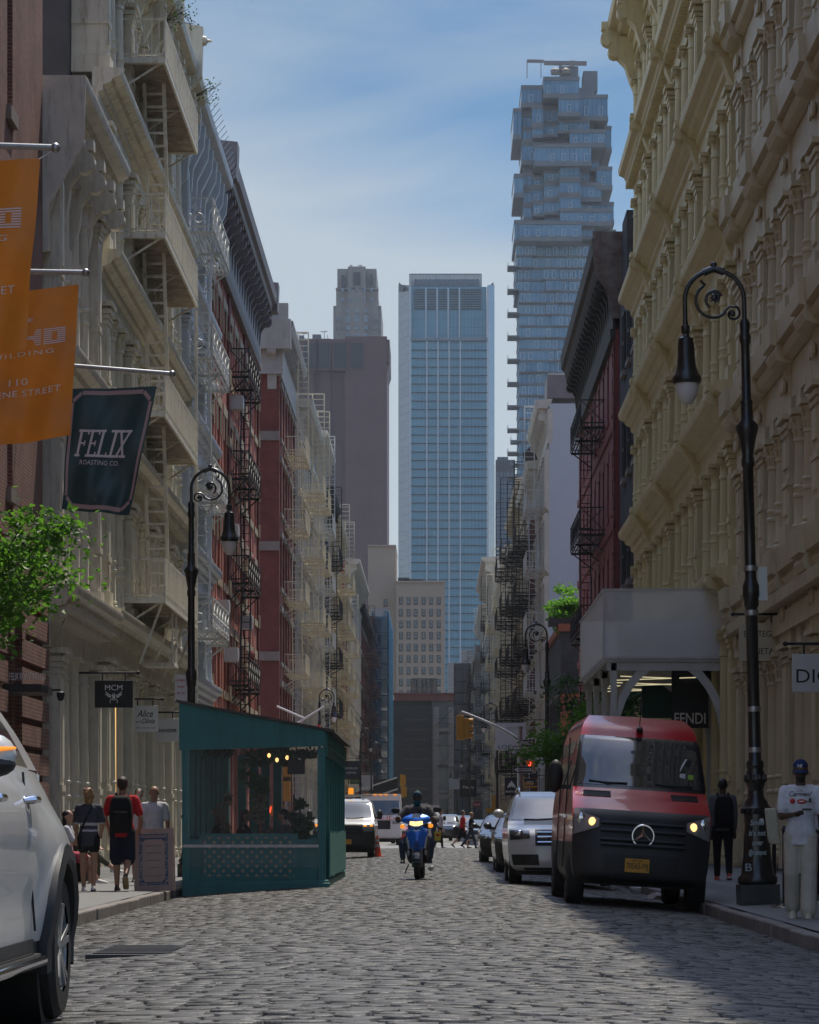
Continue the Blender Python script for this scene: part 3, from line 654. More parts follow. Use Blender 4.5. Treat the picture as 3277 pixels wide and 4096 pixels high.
# ---- beyond the cross street, left: generic fronts
def rowhouse(name, label, X, o, u0, u1, hgt, wallm, trim, floors, bay, corn=(.9, 1.6), cm=None, fe=None, group=None, north=None, pil=None, ground=4.8, brk=1.4, bands=True, wf='frame_d', glz='glass', bh=None, arch=False):
    r, fc = building(name, label, X, o, u0, u1, group=group)
    nb = max(2, round((u1-u0)/bay)); du = (u1-u0)/nb; sh = (hgt-corn[1]-ground-.3)/floors; ops = []
    for k in range(floors):
        for i in range(nb): u = u0+du*(i+.5); z = ground+.5+k*sh; ops.append((u-du*.29, u+du*.29, z+.6, z+sh*.82))
    gop = [(u0+du*(i+.5)-du*.36, u0+du*(i+.5)+du*.36, .4, ground-.7) for i in range(nb)]
    b = MB(); openwall(b, fc, u0, u1, 0, hgt, ops+gop, .3); fc.box(b, u0+.01, u1-.01, 0, hgt-.1, -14, -.31)
    q = [fc.P(u0, 0, 0), fc.P(u0, 0, -14), fc.P(u0, hgt, -14), fc.P(u0, hgt, 0)]; b.add(q, [(3, 2, 1, 0) if o > 0 else (0, 1, 2, 3)])
    b.mi = 0
    b.build('wall', wallm, r, smooth=0)
    w_, h_ = ops[0][1]-ops[0][0], ops[0][3]-ops[0][2]
    windows(r, fc, [((a+c)/2, z0) for a, c, z0, z1 in ops], w_, h_, wf, glz, d=-.29, bars=0, trim=trim, tr=[(-w_/2-.15, w_/2+.15, -.22, -.003, 0, .12), (-w_/2-.18, w_/2+.18, h_+.003, h_+.32, 0, .12)])
    windows(r, fc, [((a+c)/2, z0) for a, c, z0, z1 in gop], gop[0][1]-gop[0][0], ground-1.1, wf, glz, d=-.29, bars=1)
    if bands:
        for k in range(floors+1):
            b = MB(); z = ground + .35 + k*sh
            if k == floors: continue
            fc.prof(b, cornice(z, .45, .28), u0-.004, u1+.004); b.build('string_course', trim, r)
    if pil:
        for i in range(nb+1):
            b = MB(); u = u0+du*i; a, c = max(u0, u-pil), min(u1, u+pil)
            for k in range(floors): z = ground+.36+k*sh; fc.box(b, a, c, z, z+sh-.46, .002, .3); fc.box(b, a-.05 if a > u0 else a-.005, c+.05 if c < u1 else c+.005, z+sh-.9, z+sh-.6, .002, .38)
            b.build('pilaster', trim, r, smooth=0)
    c_ = cm or trim; b = MB(); fc.box(b, u0-.007, u1+.007, hgt-corn[1], hgt-.31, -.2, .12); fc.prof(b, [(.1, hgt-.3), (corn[0]*.8, hgt-.28), (corn[0], hgt), (corn[0], hgt+.22), (-.2, hgt+.3)], u0-.01, u1+.01); b.build('cornice', c_, r)
    nb_ = int((u1-u0-.5)/brk)+1
    many('bracket', c_, r, lambda b, u: fc.prof(b, scroll(corn[0]*.76, corn[1]*.95, hgt-.29), u-.12, u+.12), [u0+.3+brk*i for i in range(nb_)])
    if fe:
        for (a, c, mm, out, rail) in fe:
            fire_escape(r, fc, a, c, [ground+.7+k*sh for k in range(floors)], out, M[mm], rail=rail, bottom=2.8, flip=(o > 0), top=hgt+1.3)
    return r, fc
LG = 'buildings on the left beyond the cross street'
# dark brick corner building with white cornice; its north side shows
r, fc = rowhouse('brick_corner_building', 'dark red brick corner building under a heavy white bracketed cornice', -8.5, 1, 163, 181, 28.3, M['brick_dr'], M['gstone'], 5, 3.0, (.75, 2.8), M['cor_w'], fe=[(168, 174, 'iron_c', 1.2, 'bars')], group=LG, brk=1.5, bands=False)
b = MB(); n_ = lambda x0, x1, z0, z1, d: b.box(x0, x1, 163-d, 163-.003, z0, z1)
n_(-22, -7.85, 26.9, 28.5, .75); n_(-22, -8.3, 25.6, 26.9, .25)
for x in (-8.9, -10.6, -12.3): b.prism([(a, z) for a, z in scroll(.7, 2.6, 27.4)], lambda a, z, t_: Vector((t_, 163-a, z)), x-.25, x+.25); b.lathe([(.28, 0), (.28, .12), (.18, .2)], (x-.85, 162.72, 26.2), 12, ax='y')
n_(-9.0, -8.0, 28.5, 29.4, .5)
b.build('side_cornice', M['cor_w'], r)
b = MB(); 
for z in (10, 16, 22): n_(-22, -8.5, z, z+.5, .1)
b.build('stone_band', M['gstone'], r)
rowhouse('white_fire_escape_building', 'white stone front hung with cream fire escapes behind the dark brick corner', -8.3, 1, 181, 200, 26.6, M['white_w'], M['white_w'], 5, 2.6, (.9, 1.8), fe=[(182, 187, 'iron_c', 1.45, 'bars'), (190, 195, 'iron_c', 1.5, 'bars')], group=LG)
rowhouse('ornate_white_building', 'white front with ornate scroll cornice and dark ladders, third beyond the crossing', -8.3, 1, 200, 216, 27.2, M['white_w'], M['beige'], 5, 2.4, (1.1, 2.4), fe=[(205, 212, 'iron_w', 1.25, 'bars')], group=LG, pil=.25)
rowhouse('black_cornice_building', 'narrow dark front with black cornice and black fire escape', -8.3, 1, 216, 232, 25.2, M['conc'], M['cor_grey'], 5, 2.6, (1.0, 1.6), M['cor_k'], fe=[(218, 226, 'iron_k', 1.3, 'bars')], group=LG)
rowhouse('buff_scaffold_building', 'buff front behind tall cream fire escapes rising above its roof', -8.3, 1, 232, 262, 25.4, M['cream_d'], M['cream_d'], 5, 2.5, (.8, 1.5), fe=[(234, 240, 'iron_c', 1.5, 'bars'), (246, 254, 'iron_c', 1.5, 'bars')], group=LG)
rowhouse('pink_brick_building', 'pale pink brick front with cream trim', -8.3, 1, 262, 282, 20.8, M['brick_o'], M['cream_d'], 4, 2.8, (.7, 1.2), fe=[(266, 274, 'iron_c', 1.3, 'bars')], group=LG)
rowhouse('white_pilaster_building', 'cream white corner front of stacked pilasters with classical cornice', -8.3, 1, 282, 322, 25.9, M['brick_o'], M['white_w'], 5, 3.6, (1.2, 1.8), group=LG, pil=.55)
rowhouse('brown_brick_tenement', 'brown red front with rust red fire escapes beside the blue netting', -8.3, 1, 322, 368, 24.6, M['brick_dr'], M['gstone'], 5, 3.4, (.8, 1.3), M['cor_k'], fe=[(330, 340, 'iron_r', 1.5, 'bars'), (350, 362, 'iron_r', 1.5, 'bars')], group=LG)
rowhouse('grey_tenement', 'grey front at the far end left of the dark netted building', -8.3, 1, 415, 545, 24, M['conc'], M['beige'], 5, 4, (.8, 1.3), fe=[(470, 490, 'iron_c', 1.3, 'bars')], group=LG)
# blue netted scaffold in front of a tenement
r, fc = rowhouse('scaffolded_tenement', 'tenement hidden behind blue scaffold netting', -8.3, 1, 368, 414, 26.5, M['conc'], M['gstone'], 5, 3.4, (.8, 1.3), M['cor_k'], group=LG)
sc_ = thing('scaffold', 'tall scaffold wrapped in bright blue netting on the left far down the street', 'scaffold', (-8.3, 372, 0))
b = MB()
for u in [372 + 2.6*i for i in range(16)]:
    for d in (.5, 2.4): b.bar(fc.P(u, 0, d), fc.P(u, 27.6, d), .14)
for k in range(13):
    z = 3.5 + 1.95*k
    for d in (.5, 2.4): b.bar(fc.P(372, z, d), fc.P(411, z, d), .1)
    for u in [372 + 2.6*i for i in range(16)]: b.bar(fc.P(u, z, .5), fc.P(u, z, 2.4), .14)
b.build('pole', M['iron_k'], sc_, smooth=0)
b = MB()
for k in range(13): z = 3.4+1.95*k; fc.box(b, 372, 411, z, z+.06, .6, 2.3)
b.build('deck', M['white_w'], sc_, smooth=0)
b = MB()
for k in range(12):
    z = 3.5+1.95*k
    b.bar(fc.P(373, z, 1.3), fc.P(375, z+1.95, 1.3), .5, .08)
b.build('stair', M['iron_g'], sc_, smooth=0)
net = film('blue netting', (.03, .36, .64), .82, .8)
b = MB(); fc.box(b, 371.8, 411.2, 3.6, 27.9, 2.5, 2.54); b.build('netting', net, sc_)
b = MB(); fc.box(b, 371.8, 371.84, 3.6, 27.9, .3, 2.5); b.build('end_netting', film('sheer blue netting', (.03, .36, .64), .90, .8), sc_)
# lanes between the blocks and the row that closes the street
r = thing('netted_building', 'dark building wrapped in black scaffold netting closing the end of the street', 'building', (-8, 562, 0))
x0, x1, xm = ax(826, 562), ax(958, 562), ax(909, 562); zt = az(1462, 562)
b = MB(); b.box(x0, xm, 563.2, 575, 0, zt-.5); b.build('wall', M['black'], r, smooth=0)
b = MB(); b.box(x0, x1, 561, 575.5, zt-1.2, zt); b.box(x0, x1, 560.6, 575.6, zt, zt+.25); b.build('parapet', M['brick_dr'], r)
b = MB()
for i in range(8):
    x = x0 + (xm-x0)*i/7; b.bar((x, 561, 0), (x, 561, zt-2.2), .14)
for k in range(12): z = 1.5 + k*1.85; b.bar((x0, 561, z), (xm, 561, z), .1)
b.build('pole', M['iron_k'], r, smooth=0)
b = MB()
for k in range(11): z = 2.2 + k*1.85; b.box(x0+2.3, xm-.6, 561.1, 562.6, z, z+.2)
b.build('plank', mat('scaffold plank', (.36, .17, .07), .8, (.22, .11, .06), 2), r, smooth=0)
b = MB(); b.box(x0-.1, xm, 560.5, 560.55, 0, zt-2.2); b.build('netting', film('black netting', (.02, .02, .022), .68, .8), r)
b = MB(); b.box(xm, x1, 562, 575, 0, zt-1.2); b.build('side_wall', M['conc'], r, smooth=0)
b = MB()
for x in (xm+.3, x1-1.2): b.box(x, x+1.1, 561.4, 562, 0, zt-2.4)
for z in (6, 12.5, 18.6): b.box(xm+1.3, x1-1.2, 561.5, 562, z, z+.7)
b.build('pier', M['gstone'], r, smooth=0)
b = MB(); 
for z in (1, 7, 13.3): b.box(xm+1.45, x1-1.3, 561.85, 561.98, z, z+4.6)
b.build('window', M['glass'], r)
b = MB()
for z in (4, 8, 12, 16, 20): b.bar((xm+1.2, 560.9, z), (x1-.6, 560.9, z+2.6), .12); b.box(xm+.8, x1-.4, 560.4, 561.2, z-.1, z); b.bar((xm+.8, 560.4, z+1), (x1-.4, 560.4, z+1), .07)
b.build('fire_escape', M['iron_k'], r, smooth=0)
b = MB(); xa, xb = ax(866, 562), ax(920, 562); zz = az(1428, 562)
for i in range(6): x = xa+(xb-xa)*i/5; b.bar((x, 563, zt), (x, 563, zz), .1)
for z in (zt+1.4, zz): b.bar((xa, 563, z), (xb, 563, z), .08)
b.bar((xa, 563, zt+.4), (xb, 563, zz), .06); b.bar((xb, 563, zt+.4), (xa, 563, zz), .06)
b.build('roof_frame', M['iron_k'], r, smooth=0)
b = MB(); b.box(xa, xb, 563.1, 563.13, zt+.3, zz); b.build('roof_netting', film('grey netting', (.06, .055, .055), .55, .8), r)

# ================================================================ RIGHT SIDE
# near building: square piers, deep lintels, stepped ledges
r, fc = building('pier_front_building', 'cream cast iron building of square piers, deep lintels and stepped ledges at the right edge', XR, -1, 27, 67.6)
lev = [0, 6.1, 10.5, 14.8, 19.1, 23.5, 29.0]; pitch = 4.51; b = MB(); fc.box(b, 27, 67.6, 0, 29, -15, -.75); b.build('wall', M['cream_p'], r, smooth=0)
piers = [67.15 - pitch*i for i in range(10)]
spots = {}
for k in range(6):
    z0, z1 = lev[k], lev[k+1]; zc = z1 - 1.5
    b = MB()
    fc.box(b, 27, 67.6, z1-.54, z1-.16, .0, .11)
    fc.prof(b, [(-.02, z1-.5), (.12, z1-.52), (.26, z1-.46), (.32, z1-.34), (.27, z1-.22), (.40, z1-.2), (.42, z1+.2), (-.02, z1+.26)], 27, 67.6)
    for u in piers: fc.prof(b, [(-.02, z1-.55), (.24, z1-.57), (.40, z1-.51), (.46, z1-.37), (.41, z1-.24), (.52, z1-.22), (.54, z1+.24), (-.02, z1+.3)], u-.68, u+.68)
    if k == 0: dentils(fc, b, 27, 67.6, z1-.56, .42, .14, .28, .24); fc.box(b, 27, 67.6, z1-1.3, z1-.9, 0, .2)
    b.build('ledge', M['cream_p'], r, smooth=30)
    for i, u in enumerate(piers[:1]):
        b = MB()
        fc.box(b, u-.46, u+.46, z0+.2, z1-.5, -.75, .14); fc.box(b, u-.52, u+.52, z0+.2, z0+.75, -.7, .22); fc.box(b, u-.52, u+.52, z0+1.5, z0+1.62, -.7, .18)
        fc.box(b, u-.26, u+.26, z0+.95, z0+1.45, .14, .18); fc.box(b, u-.3, u+.3, z0+1.85, zc-.5, .14, .18)
        for q, e in ((.42, .04), (.3, .08), (.14, .14)): fc.box(b, u-.46-e, u+.46+e, zc-q, zc-q+.1, -.7, .14+e)
        # rosettes over the pier
        for du in (-.18, .18): b.lathe([(.15, -.0), (.15, .05), (.09, .09), (.02, .1)], fc.P(u+du, zc+.55, .24), 12, ax='x')
    o_ = b.build('pier', M['cream_p'], r, smooth=0)
    for u in piers[1:]: put('pier', o_.data, None, r, (0, u-piers[0], 0))
    for u in piers[:1]:
        b = MB(); uu = u - pitch
        # lintel slab with square reveals and a middle post
        fc.box(b, uu+.46, u-.46, zc+.25, z1-.56, -.74, .09)
        for c in (uu + pitch*.34, uu + pitch*.66): fc.box(b, c-.36, c+.36, zc-.1, zc+.248, -.74, .09)
        fc.box(b, uu+.46, uu+.85, zc-.35, zc+.248, -.74, .15); fc.box(b, u-.85, u-.46, zc-.35, zc+.248, -.74, .15)
    o_ = b.build('lintel', M['cream_p'], r, smooth=0)
    for u in piers[1:-1]: put('lintel', o_.data, None, r, (0, u-piers[0], 0))
    me = column_mesh(.17, 0, zc-.1-z0-.3, 'cor'); me.materials.append(M['cream_p'])
    for u in piers[:-1]:
        for c in (u - pitch*.34, u - pitch*.66): put('column', me, None, r, fc.P(c, z0+.3, .0) - Vector(r['_w']))
        for c in (.17, .5, .83): spots.setdefault(round(zc-z0-.6, 2), []).append((u-pitch*c, z0+.5))
for h, sp in spots.items(): windows(r, fc, sp, .95, h, 'frame_w', d=-.73, bars=0)
# long cream front with ionic columns
r, fc = building('ionic_front_building', 'long yellow cream cast iron front with rows of ionic columns and scroll ended cornices', XR, -1, 67.6, 103)
us = cast_front(r, fc, 67.6, 103, [-.02, 6.9, 11.1, 15.2, 19.2, 23.6, 28.6], 'pcccpccc', .165, M['cream_y'], M['cream_y'], bandd=.66, bandh=.95, kind='ion', topd=1.05, toph=1.1, consoles=4, n=16, archi=.3, lastarch=True, dent=(4,), pierd=.2)
many('bracket', M['cream_y'], r, lambda b, u: fc.prof(b, scroll(1.02, 2.2, 28.0), u-.3, u+.3), [67.9+4.95*i for i in range(8)])
b = MB(); fc.prof(b, scroll(1.25, 2.6, 28.6), 102.6, 103.02); b.build('end_scroll', M['cream_y'], r)
cb = MB(); cb.tube([at(1505, -30, 80), at(1440, 480, 90), at(1390, 900, 97), at(1365, 1240, 101)], .02, 5); tag(cb.build('hanging_cable', M['iron_k']), 'thin black cable hanging down the yellow cream front', 'cable')
# dark brick wall strip and red painted building
r, fc = building('slate_brick_house', 'narrow dark slate brick house squeezed between the cream front and the red building', XR+.15, -1, 103.1, 115.4)
b = MB(); fc.box(b, 103.1, 115.4, 0, 21.6, -12, 0); b.build('wall', M['brick_k'], r, smooth=0)
b = MB(); fc.box(b, 112.6, 115.3, 21.6, 24.2, -1.2, -.1); b.build('chimney', M['brick_k'], r, smooth=0)
windows(r, fc, [(u, z) for u in (106, 109, 112) for z in (1, 6, 10, 14, 18)], 1.1, 2.2, 'frame_d', d=.02, bars=0, trim=M['gstone'], tr=[(-.7, .7, -.2, -.01, 0, .15)])
r, fc = building('red_painted_building', 'oxide red painted building with a huge black cornice and black fire escape on the right', XR, -1, 115.5, 145)
lv = [4.6, 8.6, 12.5, 16.4]; nb = 9; du = 29.5/nb; ops = [(115.5+du*(i+.5)-.55, 115.5+du*(i+.5)+.55, z+.9, z+3.1) for z in lv for i in range(nb)]
b = MB(); openwall(b, fc, 115.5, 145, 0, 23, ops, .28); fc.box(b, 115.51, 145, 0, 23, -14, -.29); b.add([fc.P(115.5, 0, 0), fc.P(115.5, 0, -14), fc.P(115.5, 23, -14), fc.P(115.5, 23, 0)], [(0, 1, 2, 3)])
b.build('wall', M['redpaint'], r, smooth=0)
for z in lv: b = MB(); fc.box(b, 115.5, 145, z, z+.3, .002, .08); b.build('string_course', M['redpaint'], r, smooth=0)
b = MB()
z = .4
while z < 20: fc.box(b, 115.5, 116.0 if int(z*2) % 2 else 116.3, z, z+.5, .002, .07); z += .56
b.build('quoin', M['brick_dr'], r, smooth=0)
windows(r, fc, [((a+c)/2, z0) for a, c, z0, z1 in ops], 1.1, 2.2, 'frame_d', d=-.27, bars=0, trim=M['redpaint'], tr=[(-.7, .7, -.25, -.003, 0, .05), (-.75, .75, 2.203, 2.55, 0, .035)])
b = MB(); fc.box(b, 115.5, 145, 20.2, 23.3, -.5, .1); fc.prof(b, [(0, 22.0), (.62, 22.6), (.70, 23.0), (.86, 23.1), (.9, 23.7), (0, 23.9)], 115.5, 145); fc.box(b, 115.5, 145, 19.8, 20.2, 0, .2)
b.build('cornice', M['cor_k'], r)
many('bracket', M['cor_k'], r, lambda b, u: fc.prof(b, scroll(.60, 2.0, 22.6), u-.16, u+.16), [115.8+i*1.38 for i in range(22)])
b = MB(); fc.prof(b, [(-.9, 20.6), (.15, 20.6), (.3, 21.6), (.82, 22.4), (.88, 23.95), (-.9, 23.95)], 115.42, 115.52); b.build('cornice_end', mat('rust stained tin', (.18, .15, .13), .7, (.09, .04, .03), 2.5), r)
fire_escape(r, fc, 122.5, 131.5, [4.9, 9.0, 13.0, 17.4], 1.0, M['iron_k'], rail='cross', ladder_u=126, bottom=3.0)
RG = 'buildings on the right beyond the cross street'
# low orange corner building with roof planting
r = thing('low_corner_building', 'low corner building of orange brick and dark slate bands with a planted roof', 'building', (6.86, 163, 0), group=RG); fc = Fac(6.86, -1)
b = MB(); b.box(6.86, 20, 163, 179.9, 0, 8.2); b.build('lower_wall', M['brick_o'], r, smooth=0)
b = MB(); b.box(6.82, 20, 162.96, 179.9, 8.2, 11.6); b.build('upper_wall', M['brick_k'], r, smooth=0)
b = MB(); b.box(6.7, 20, 162.8, 179.9, 11.6, 12.0); b.build('coping', M['brick_o'], r, smooth=0)
windows(r, fc, [(u, z) for u in (165, 168, 171, 174, 177) for z in (.6, 4.6)], 2.2, 3.4, 'frame_d', d=.02, bars=2)
b = MB(); fc.box(b, 163.2, 179.8, 4.05, 4.5, 0, .18); fc.box(b, 163.2, 179.8, 8.1, 8.4, 0, .1); b.build('fascia', M['frame_d'], r)
# white building with bare painted side wall
rowhouse('white_painted_building', 'white ornate front with a tall bare pale blue painted brick side wall', 6.86, -1, 180, 197, 26.4, M['brick_w'], M['white_w'], 5, 2.4, (.85, 2.4), fe=[(184, 191, 'iron_w', 1.25, 'bars')], group=RG, pil=.2)
b = MB(); b.box(6.72, 9.5, 180.05, 184, 26.72, 28.2); tag(b.build('roof_bulkhead', M['cor_grey'], bevel=.05), 'dark grey roof bulkhead on top of the pale painted side wall', 'roof bulkhead')
b = MB(); bx = [at(1100, 955, 200), at(1118, 940, 200), at(1140, 962, 200), at(1135, 1000, 200), at(1108, 985, 200)]
b.add([p for p in bx] + [p + Vector((.2, 1.5, .1)) for p in bx], [(0, 1, 2, 3, 4), (9, 8, 7, 6, 5)] + [(i, 5+i, 5+(i+1) % 5, (i+1) % 5) for i in range(5)]); tag(b.build('tarpaulin', M['black'], sub=0), 'crumpled black tarpaulin wrapped round a cornice end', 'tarpaulin')
rowhouse('black_escape_building', 'front with white trim and tangled black fire escapes on the right', 6.86, -1, 197, 222, 24.8, M['brick_dr'], M['white_w'], 5, 2.6, (.9, 1.6), fe=[(199, 207, 'iron_k', 1.5, 'bars'), (211, 219, 'iron_k', 1.7, 'cross')], group=RG)
rowhouse('tall_escape_building', 'cream front with a tall black stair tower of escapes reaching above its roof', 6.86, -1, 222, 258, 26.6, M['cream_d'], M['cream_d'], 5, 2.8, (.9, 1.6), fe=[(224, 232, 'iron_k', 1.9, 'bars'), (240, 250, 'iron_k', 1.9, 'bars')], group=RG)
rowhouse('cream_tenement', 'buff tenement with cream fire escapes past the black stair tower', 6.86, -1, 258, 318, 25, M['cream_d'], M['beige'], 5, 3.0, (.9, 1.4), fe=[(264, 274, 'iron_c', 1.7, 'bars'), (290, 302, 'iron_c', 1.8, 'bars')], group=RG)
rowhouse('white_corner_building', 'white front with a bulging classical cornice standing forward on the right', 6.5, -1, 318, 362, 29.3, M['white_w'], M['white_w'], 6, 3.2, (1.6, 3.2), group=RG, pil=.4, fe=[(330, 338, 'iron_k', 1.4, 'bars')])
rowhouse('second_white_building', 'smaller white front with pale cornice behind the bulging one', 6.5, -1, 362, 410, 27.5, M['white_w'], M['beige'], 6, 3.2, (1.3, 2.4), group=RG, fe=[(370, 384, 'iron_g', 1.6, 'bars')])
rowhouse('dark_tenement', 'shadowy front with black escapes near the end of the street', 6.5, -1, 410, 545, 25.5, M['conc'], M['gstone'], 6, 4, (1.0, 1.6), fe=[(425, 445, 'iron_k', 1.8, 'bars'), (470, 490, 'iron_c', 1.8, 'bars')], group=RG)
t_ = thing('scaffold', 'dark netted scaffold tower at the far end of the right side', 'scaffold', (ax(973, 470), 468, 0)); b = MB()
xa, xb = ax(957, 470), ax(990, 470); zt = az(1398, 470)
for x in (xa, (xa+xb)/2, xb):
    for y in (468, 472): b.bar((x, y, 0), (x, y, zt), .12)
for k in range(14): z = 2+k*1.8; b.bar((xa, 468, z), (xb, 468, z), .1); b.bar((xa, 468, z), (xb, 468, z+1.8 if k % 2 else z), .07)
b.build('pole', M['iron_k'], t_, smooth=0); b = MB(); b.box(xa-.1, xb+.1, 467.8, 467.84, 1, zt); b.build('netting', film('plum netting', (.03, .024, .03), .4, .8), t_)
b = MB()
for k in range(13): z = 2+k*1.8; b.box(xa, xb, 468.1, 471.9, z-.06, z)
b.build('deck', M['gstone'], t_, smooth=0)
# ---------------------------------------------------------------- distant towers
M['tglass'] = brick('blue curtain wall', (.085,.265,.37), (.075,.235,.335), (.045,.115,.165), bw=1.5, bh=3.55, ms=.10, rough=.2, offset=0, metal=.15, bump=0, var=(.11,.30,.40), spec=.5, vs=.035)
M['tfin'] = mat('pale tower fin', (.46,.52,.57), .45)
M['tside'] = brick('side curtain wall', (.16,.22,.28), (.13,.19,.25), (.08,.11,.14), bw=1.6, bh=3.55, ms=.16, rough=.12, offset=0, metal=.35, bump=0)
M['louvre'] = mat('dark louvre', (.012,.022,.034), .6)
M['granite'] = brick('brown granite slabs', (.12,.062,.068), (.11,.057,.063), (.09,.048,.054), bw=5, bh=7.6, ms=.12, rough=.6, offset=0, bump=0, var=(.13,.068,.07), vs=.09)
M['granite_d'] = mat('darker granite shaft', (.085,.045,.045), .6)  # darker even granite tone for the projecting shafts
M['lime'] = brick('limestone tower', (.25,.235,.215), (.23,.215,.20), (.18,.17,.155), bw=3.0, bh=1.2, ms=.08, rough=.7, bump=0)
M['jglass'] = brick('blue storey glass', (.10,.245,.385), (.085,.215,.345), (.03,.07,.115), bw=1.5, bh=30, ms=.10, rough=.2, offset=0, metal=.15, bump=0, var=(.17,.32,.44), vs=.07)
M['jside'] = mat('blue side glass', (.10,.20,.28), .1, (.14,.25,.33), .06, metal=.4)
M['jslab'] = mat('pale concrete slab', (.155,.175,.19), .7, (.12,.135,.15), .2)
M['jframe'] = mat('white window surround', (.50,.54,.57), .5)
def TB(b, Y, px0, px1, py0, py1, y0, y1): b.box(ax(px0, y0), ax(px1, y0), y0, y1, az(py1, y0), az(py0, y0))
# blue glass tower
Y = 1250; r = thing('blue_glass_tower', 'blue glass tower with five pale vertical fins in the middle of the skyline', 'skyscraper', (ax(940, Y), Y, 0))
P = lambda px, py, y: Vector((ax(px, Y), y, az(py, Y)))
b = MB(); TB(b, Y, 866, 1026, 715, 1745, Y, Y+42); b.build('curtain_wall', M['tglass'], r, smooth=0)
b = MB(); TB(b, Y, 862, 1024, 604, 714.6, Y+3, Y+42); b.build('upper_curtain_wall', M['tglass'], r, smooth=0)
b = MB()   # chamfered corner bays
for (xo, xi, sy) in ((838, 865.5, 1), (1043, 1026.5, 1)):
    zt = az(600, Y); z0 = 0; X0, X1 = ax(xo, Y), ax(xi, Y)
    b.add([(X0, Y+16, z0), (X1, Y+.5, z0), (X1, Y+.5, zt), (X0, Y+16, zt+3), (X0, Y+50, z0), (X1, Y+50, z0), (X1, Y+50, zt), (X0, Y+50, zt+3)], [(0, 1, 2, 3), (4, 7, 6, 5), (0, 3, 7, 4), (1, 5, 6, 2), (3, 2, 6, 7)])
b.build('corner_bay', M['tside'], r, smooth=0)
b = MB()
for xo, xi in ((839, 850), (1041, 1029)):
    X0, X1 = ax(xo, Y), ax(xi, Y); b.add([(X0, Y+15, az(600, Y)), (X1, Y+6, az(606, Y)), (X1, Y+6, az(598, Y)), (X0, Y+15, az(580, Y)), (X0, Y+22, az(600, Y)), (X1, Y+14, az(606, Y)), (X1, Y+14, az(598, Y)), (X0, Y+22, az(580, Y))], [(0,1,2,3),(7,6,5,4),(0,4,5,1),(1,5,6,2),(2,6,7,3),(3,7,4,0)])
b.build('corner_blade', M['louvre'], r, smooth=0)
for xs, y0, y1, dy in (((897, 920.5, 944, 967.5), 606, 713, 2.2), ((899, 922.5, 946, 969.5), 718, 1745, -.8)):
    for x in xs: b = MB(); TB(b, Y, x-1.3, x+1.3, y0, y1, Y+dy, Y+dy+1.4); b.build('fin', M['tfin'], r, smooth=0)
for x, y0 in ((864, 604), (1027, 604)): b = MB(); TB(b, Y, x-2.2, x+2.2, y0, 1745, Y-.2, Y+2.2); b.build('corner_fin', M['tfin'], r, smooth=0)
b = MB(); TB(b, Y, 865, 1027, 711, 716, Y-.6, Y+3); b.build('setback_ledge', M['tside'], r, smooth=0)
b = MB()
for k in range(9):
    for xa, xb in ((872, 894), (900, 918), (924, 941), (947, 965), (971, 1014)): TB(b, Y, xa, xb, 609+k*5, 611.6+k*5, Y+2.7, Y+3.4)
for k in range(12): b.box(ax(840, Y)-.1, ax(840, Y)+.4, Y+15.5, Y+30, az(620+k*7, Y), az(623+k*7, Y))
b.build('louvre', M['louvre'], r, smooth=0)
b = MB(); TB(b, Y, 872, 1008, 588, 604, Y+8, Y+30)
for k in range(3): TB(b, Y, 866, 1012, 591+k*4.6, 593.4+k*4.6, Y+6, Y+6.6)
b.build('plant_room', M['louvre'], r, smooth=0)
b = MB(); TB(b, Y, 862, 1014, 577, 604, Y+4.5, Y+4.7); TB(b, Y, 1014, 1015, 577, 604, Y+4.5, Y+30); b.build('glass_screen', film('crown glass', (.12, .2, .27), .45, .1), r, smooth=0)
b = MB()
for k in range(22): x = 862+152*k/21; TB(b, Y, x-.25, x+.25, 576.5, 604, Y+4.2, Y+4.6)
TB(b, Y, 862, 1014, 576, 577.5, Y+4.1, Y+4.8); b.build('screen_post', M['tside'], r, smooth=0)
b = MB()
for k in range(72): z = 4+k*3.55; b.box(ax(866, Y), ax(1026, Y), Y-.3, Y-.02, z, z+.35) if az(718, Y) > z else None
b.build('floor_line', M['louvre'], r, smooth=0)
# brown windowless tower
Y = 1060; r = thing('windowless_tower', 'windowless brown granite tower with huge dark vents near its top', 'skyscraper', (ax(720, Y), Y, 0))
b = MB(); TB(b, Y, 590, 727, 714, 1745, Y+5, Y+60); b.build('wall', M['granite'], r, smooth=0)
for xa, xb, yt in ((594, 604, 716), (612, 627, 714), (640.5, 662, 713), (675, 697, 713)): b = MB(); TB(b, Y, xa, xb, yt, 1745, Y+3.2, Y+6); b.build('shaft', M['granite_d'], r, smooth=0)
b = MB(); TB(b, Y, 727.2, 815, 708, 1745, Y, Y+50); TB(b, Y, 815, 820.5, 715, 762, Y+3, Y+40); b.add([P_ for P_ in [Vector((ax(815, Y), Y+3, az(780, Y))), Vector((ax(820.5, Y), Y+3, az(762, Y))), Vector((ax(815, Y), Y+3, az(762, Y))), Vector((ax(815, Y), Y+40, az(780, Y))), Vector((ax(820.5, Y), Y+40, az(762, Y))), Vector((ax(815, Y), Y+40, az(762, Y)))]], [(0, 1, 2), (5, 4, 3), (0, 3, 4, 1)]); b.build('stair_tower', M['granite'], r, smooth=0)
for xa, xb in ((640, 667), (670, 694), (703, 729), (739, 765)):
    b = MB(); TB(b, Y, xa, xb, 722, 776, Y-.6, Y+5.6); TB(b, Y, xa-3, xb+3, 716, 780, Y-.4, Y+5.2); b.build('vent_surround', M['granite'], r, smooth=0)
    b = MB(); TB(b, Y, xa, xb, 722, 775, Y-.9, Y-.62); b.build('vent', M['louvre'], r, smooth=0)
b = MB()
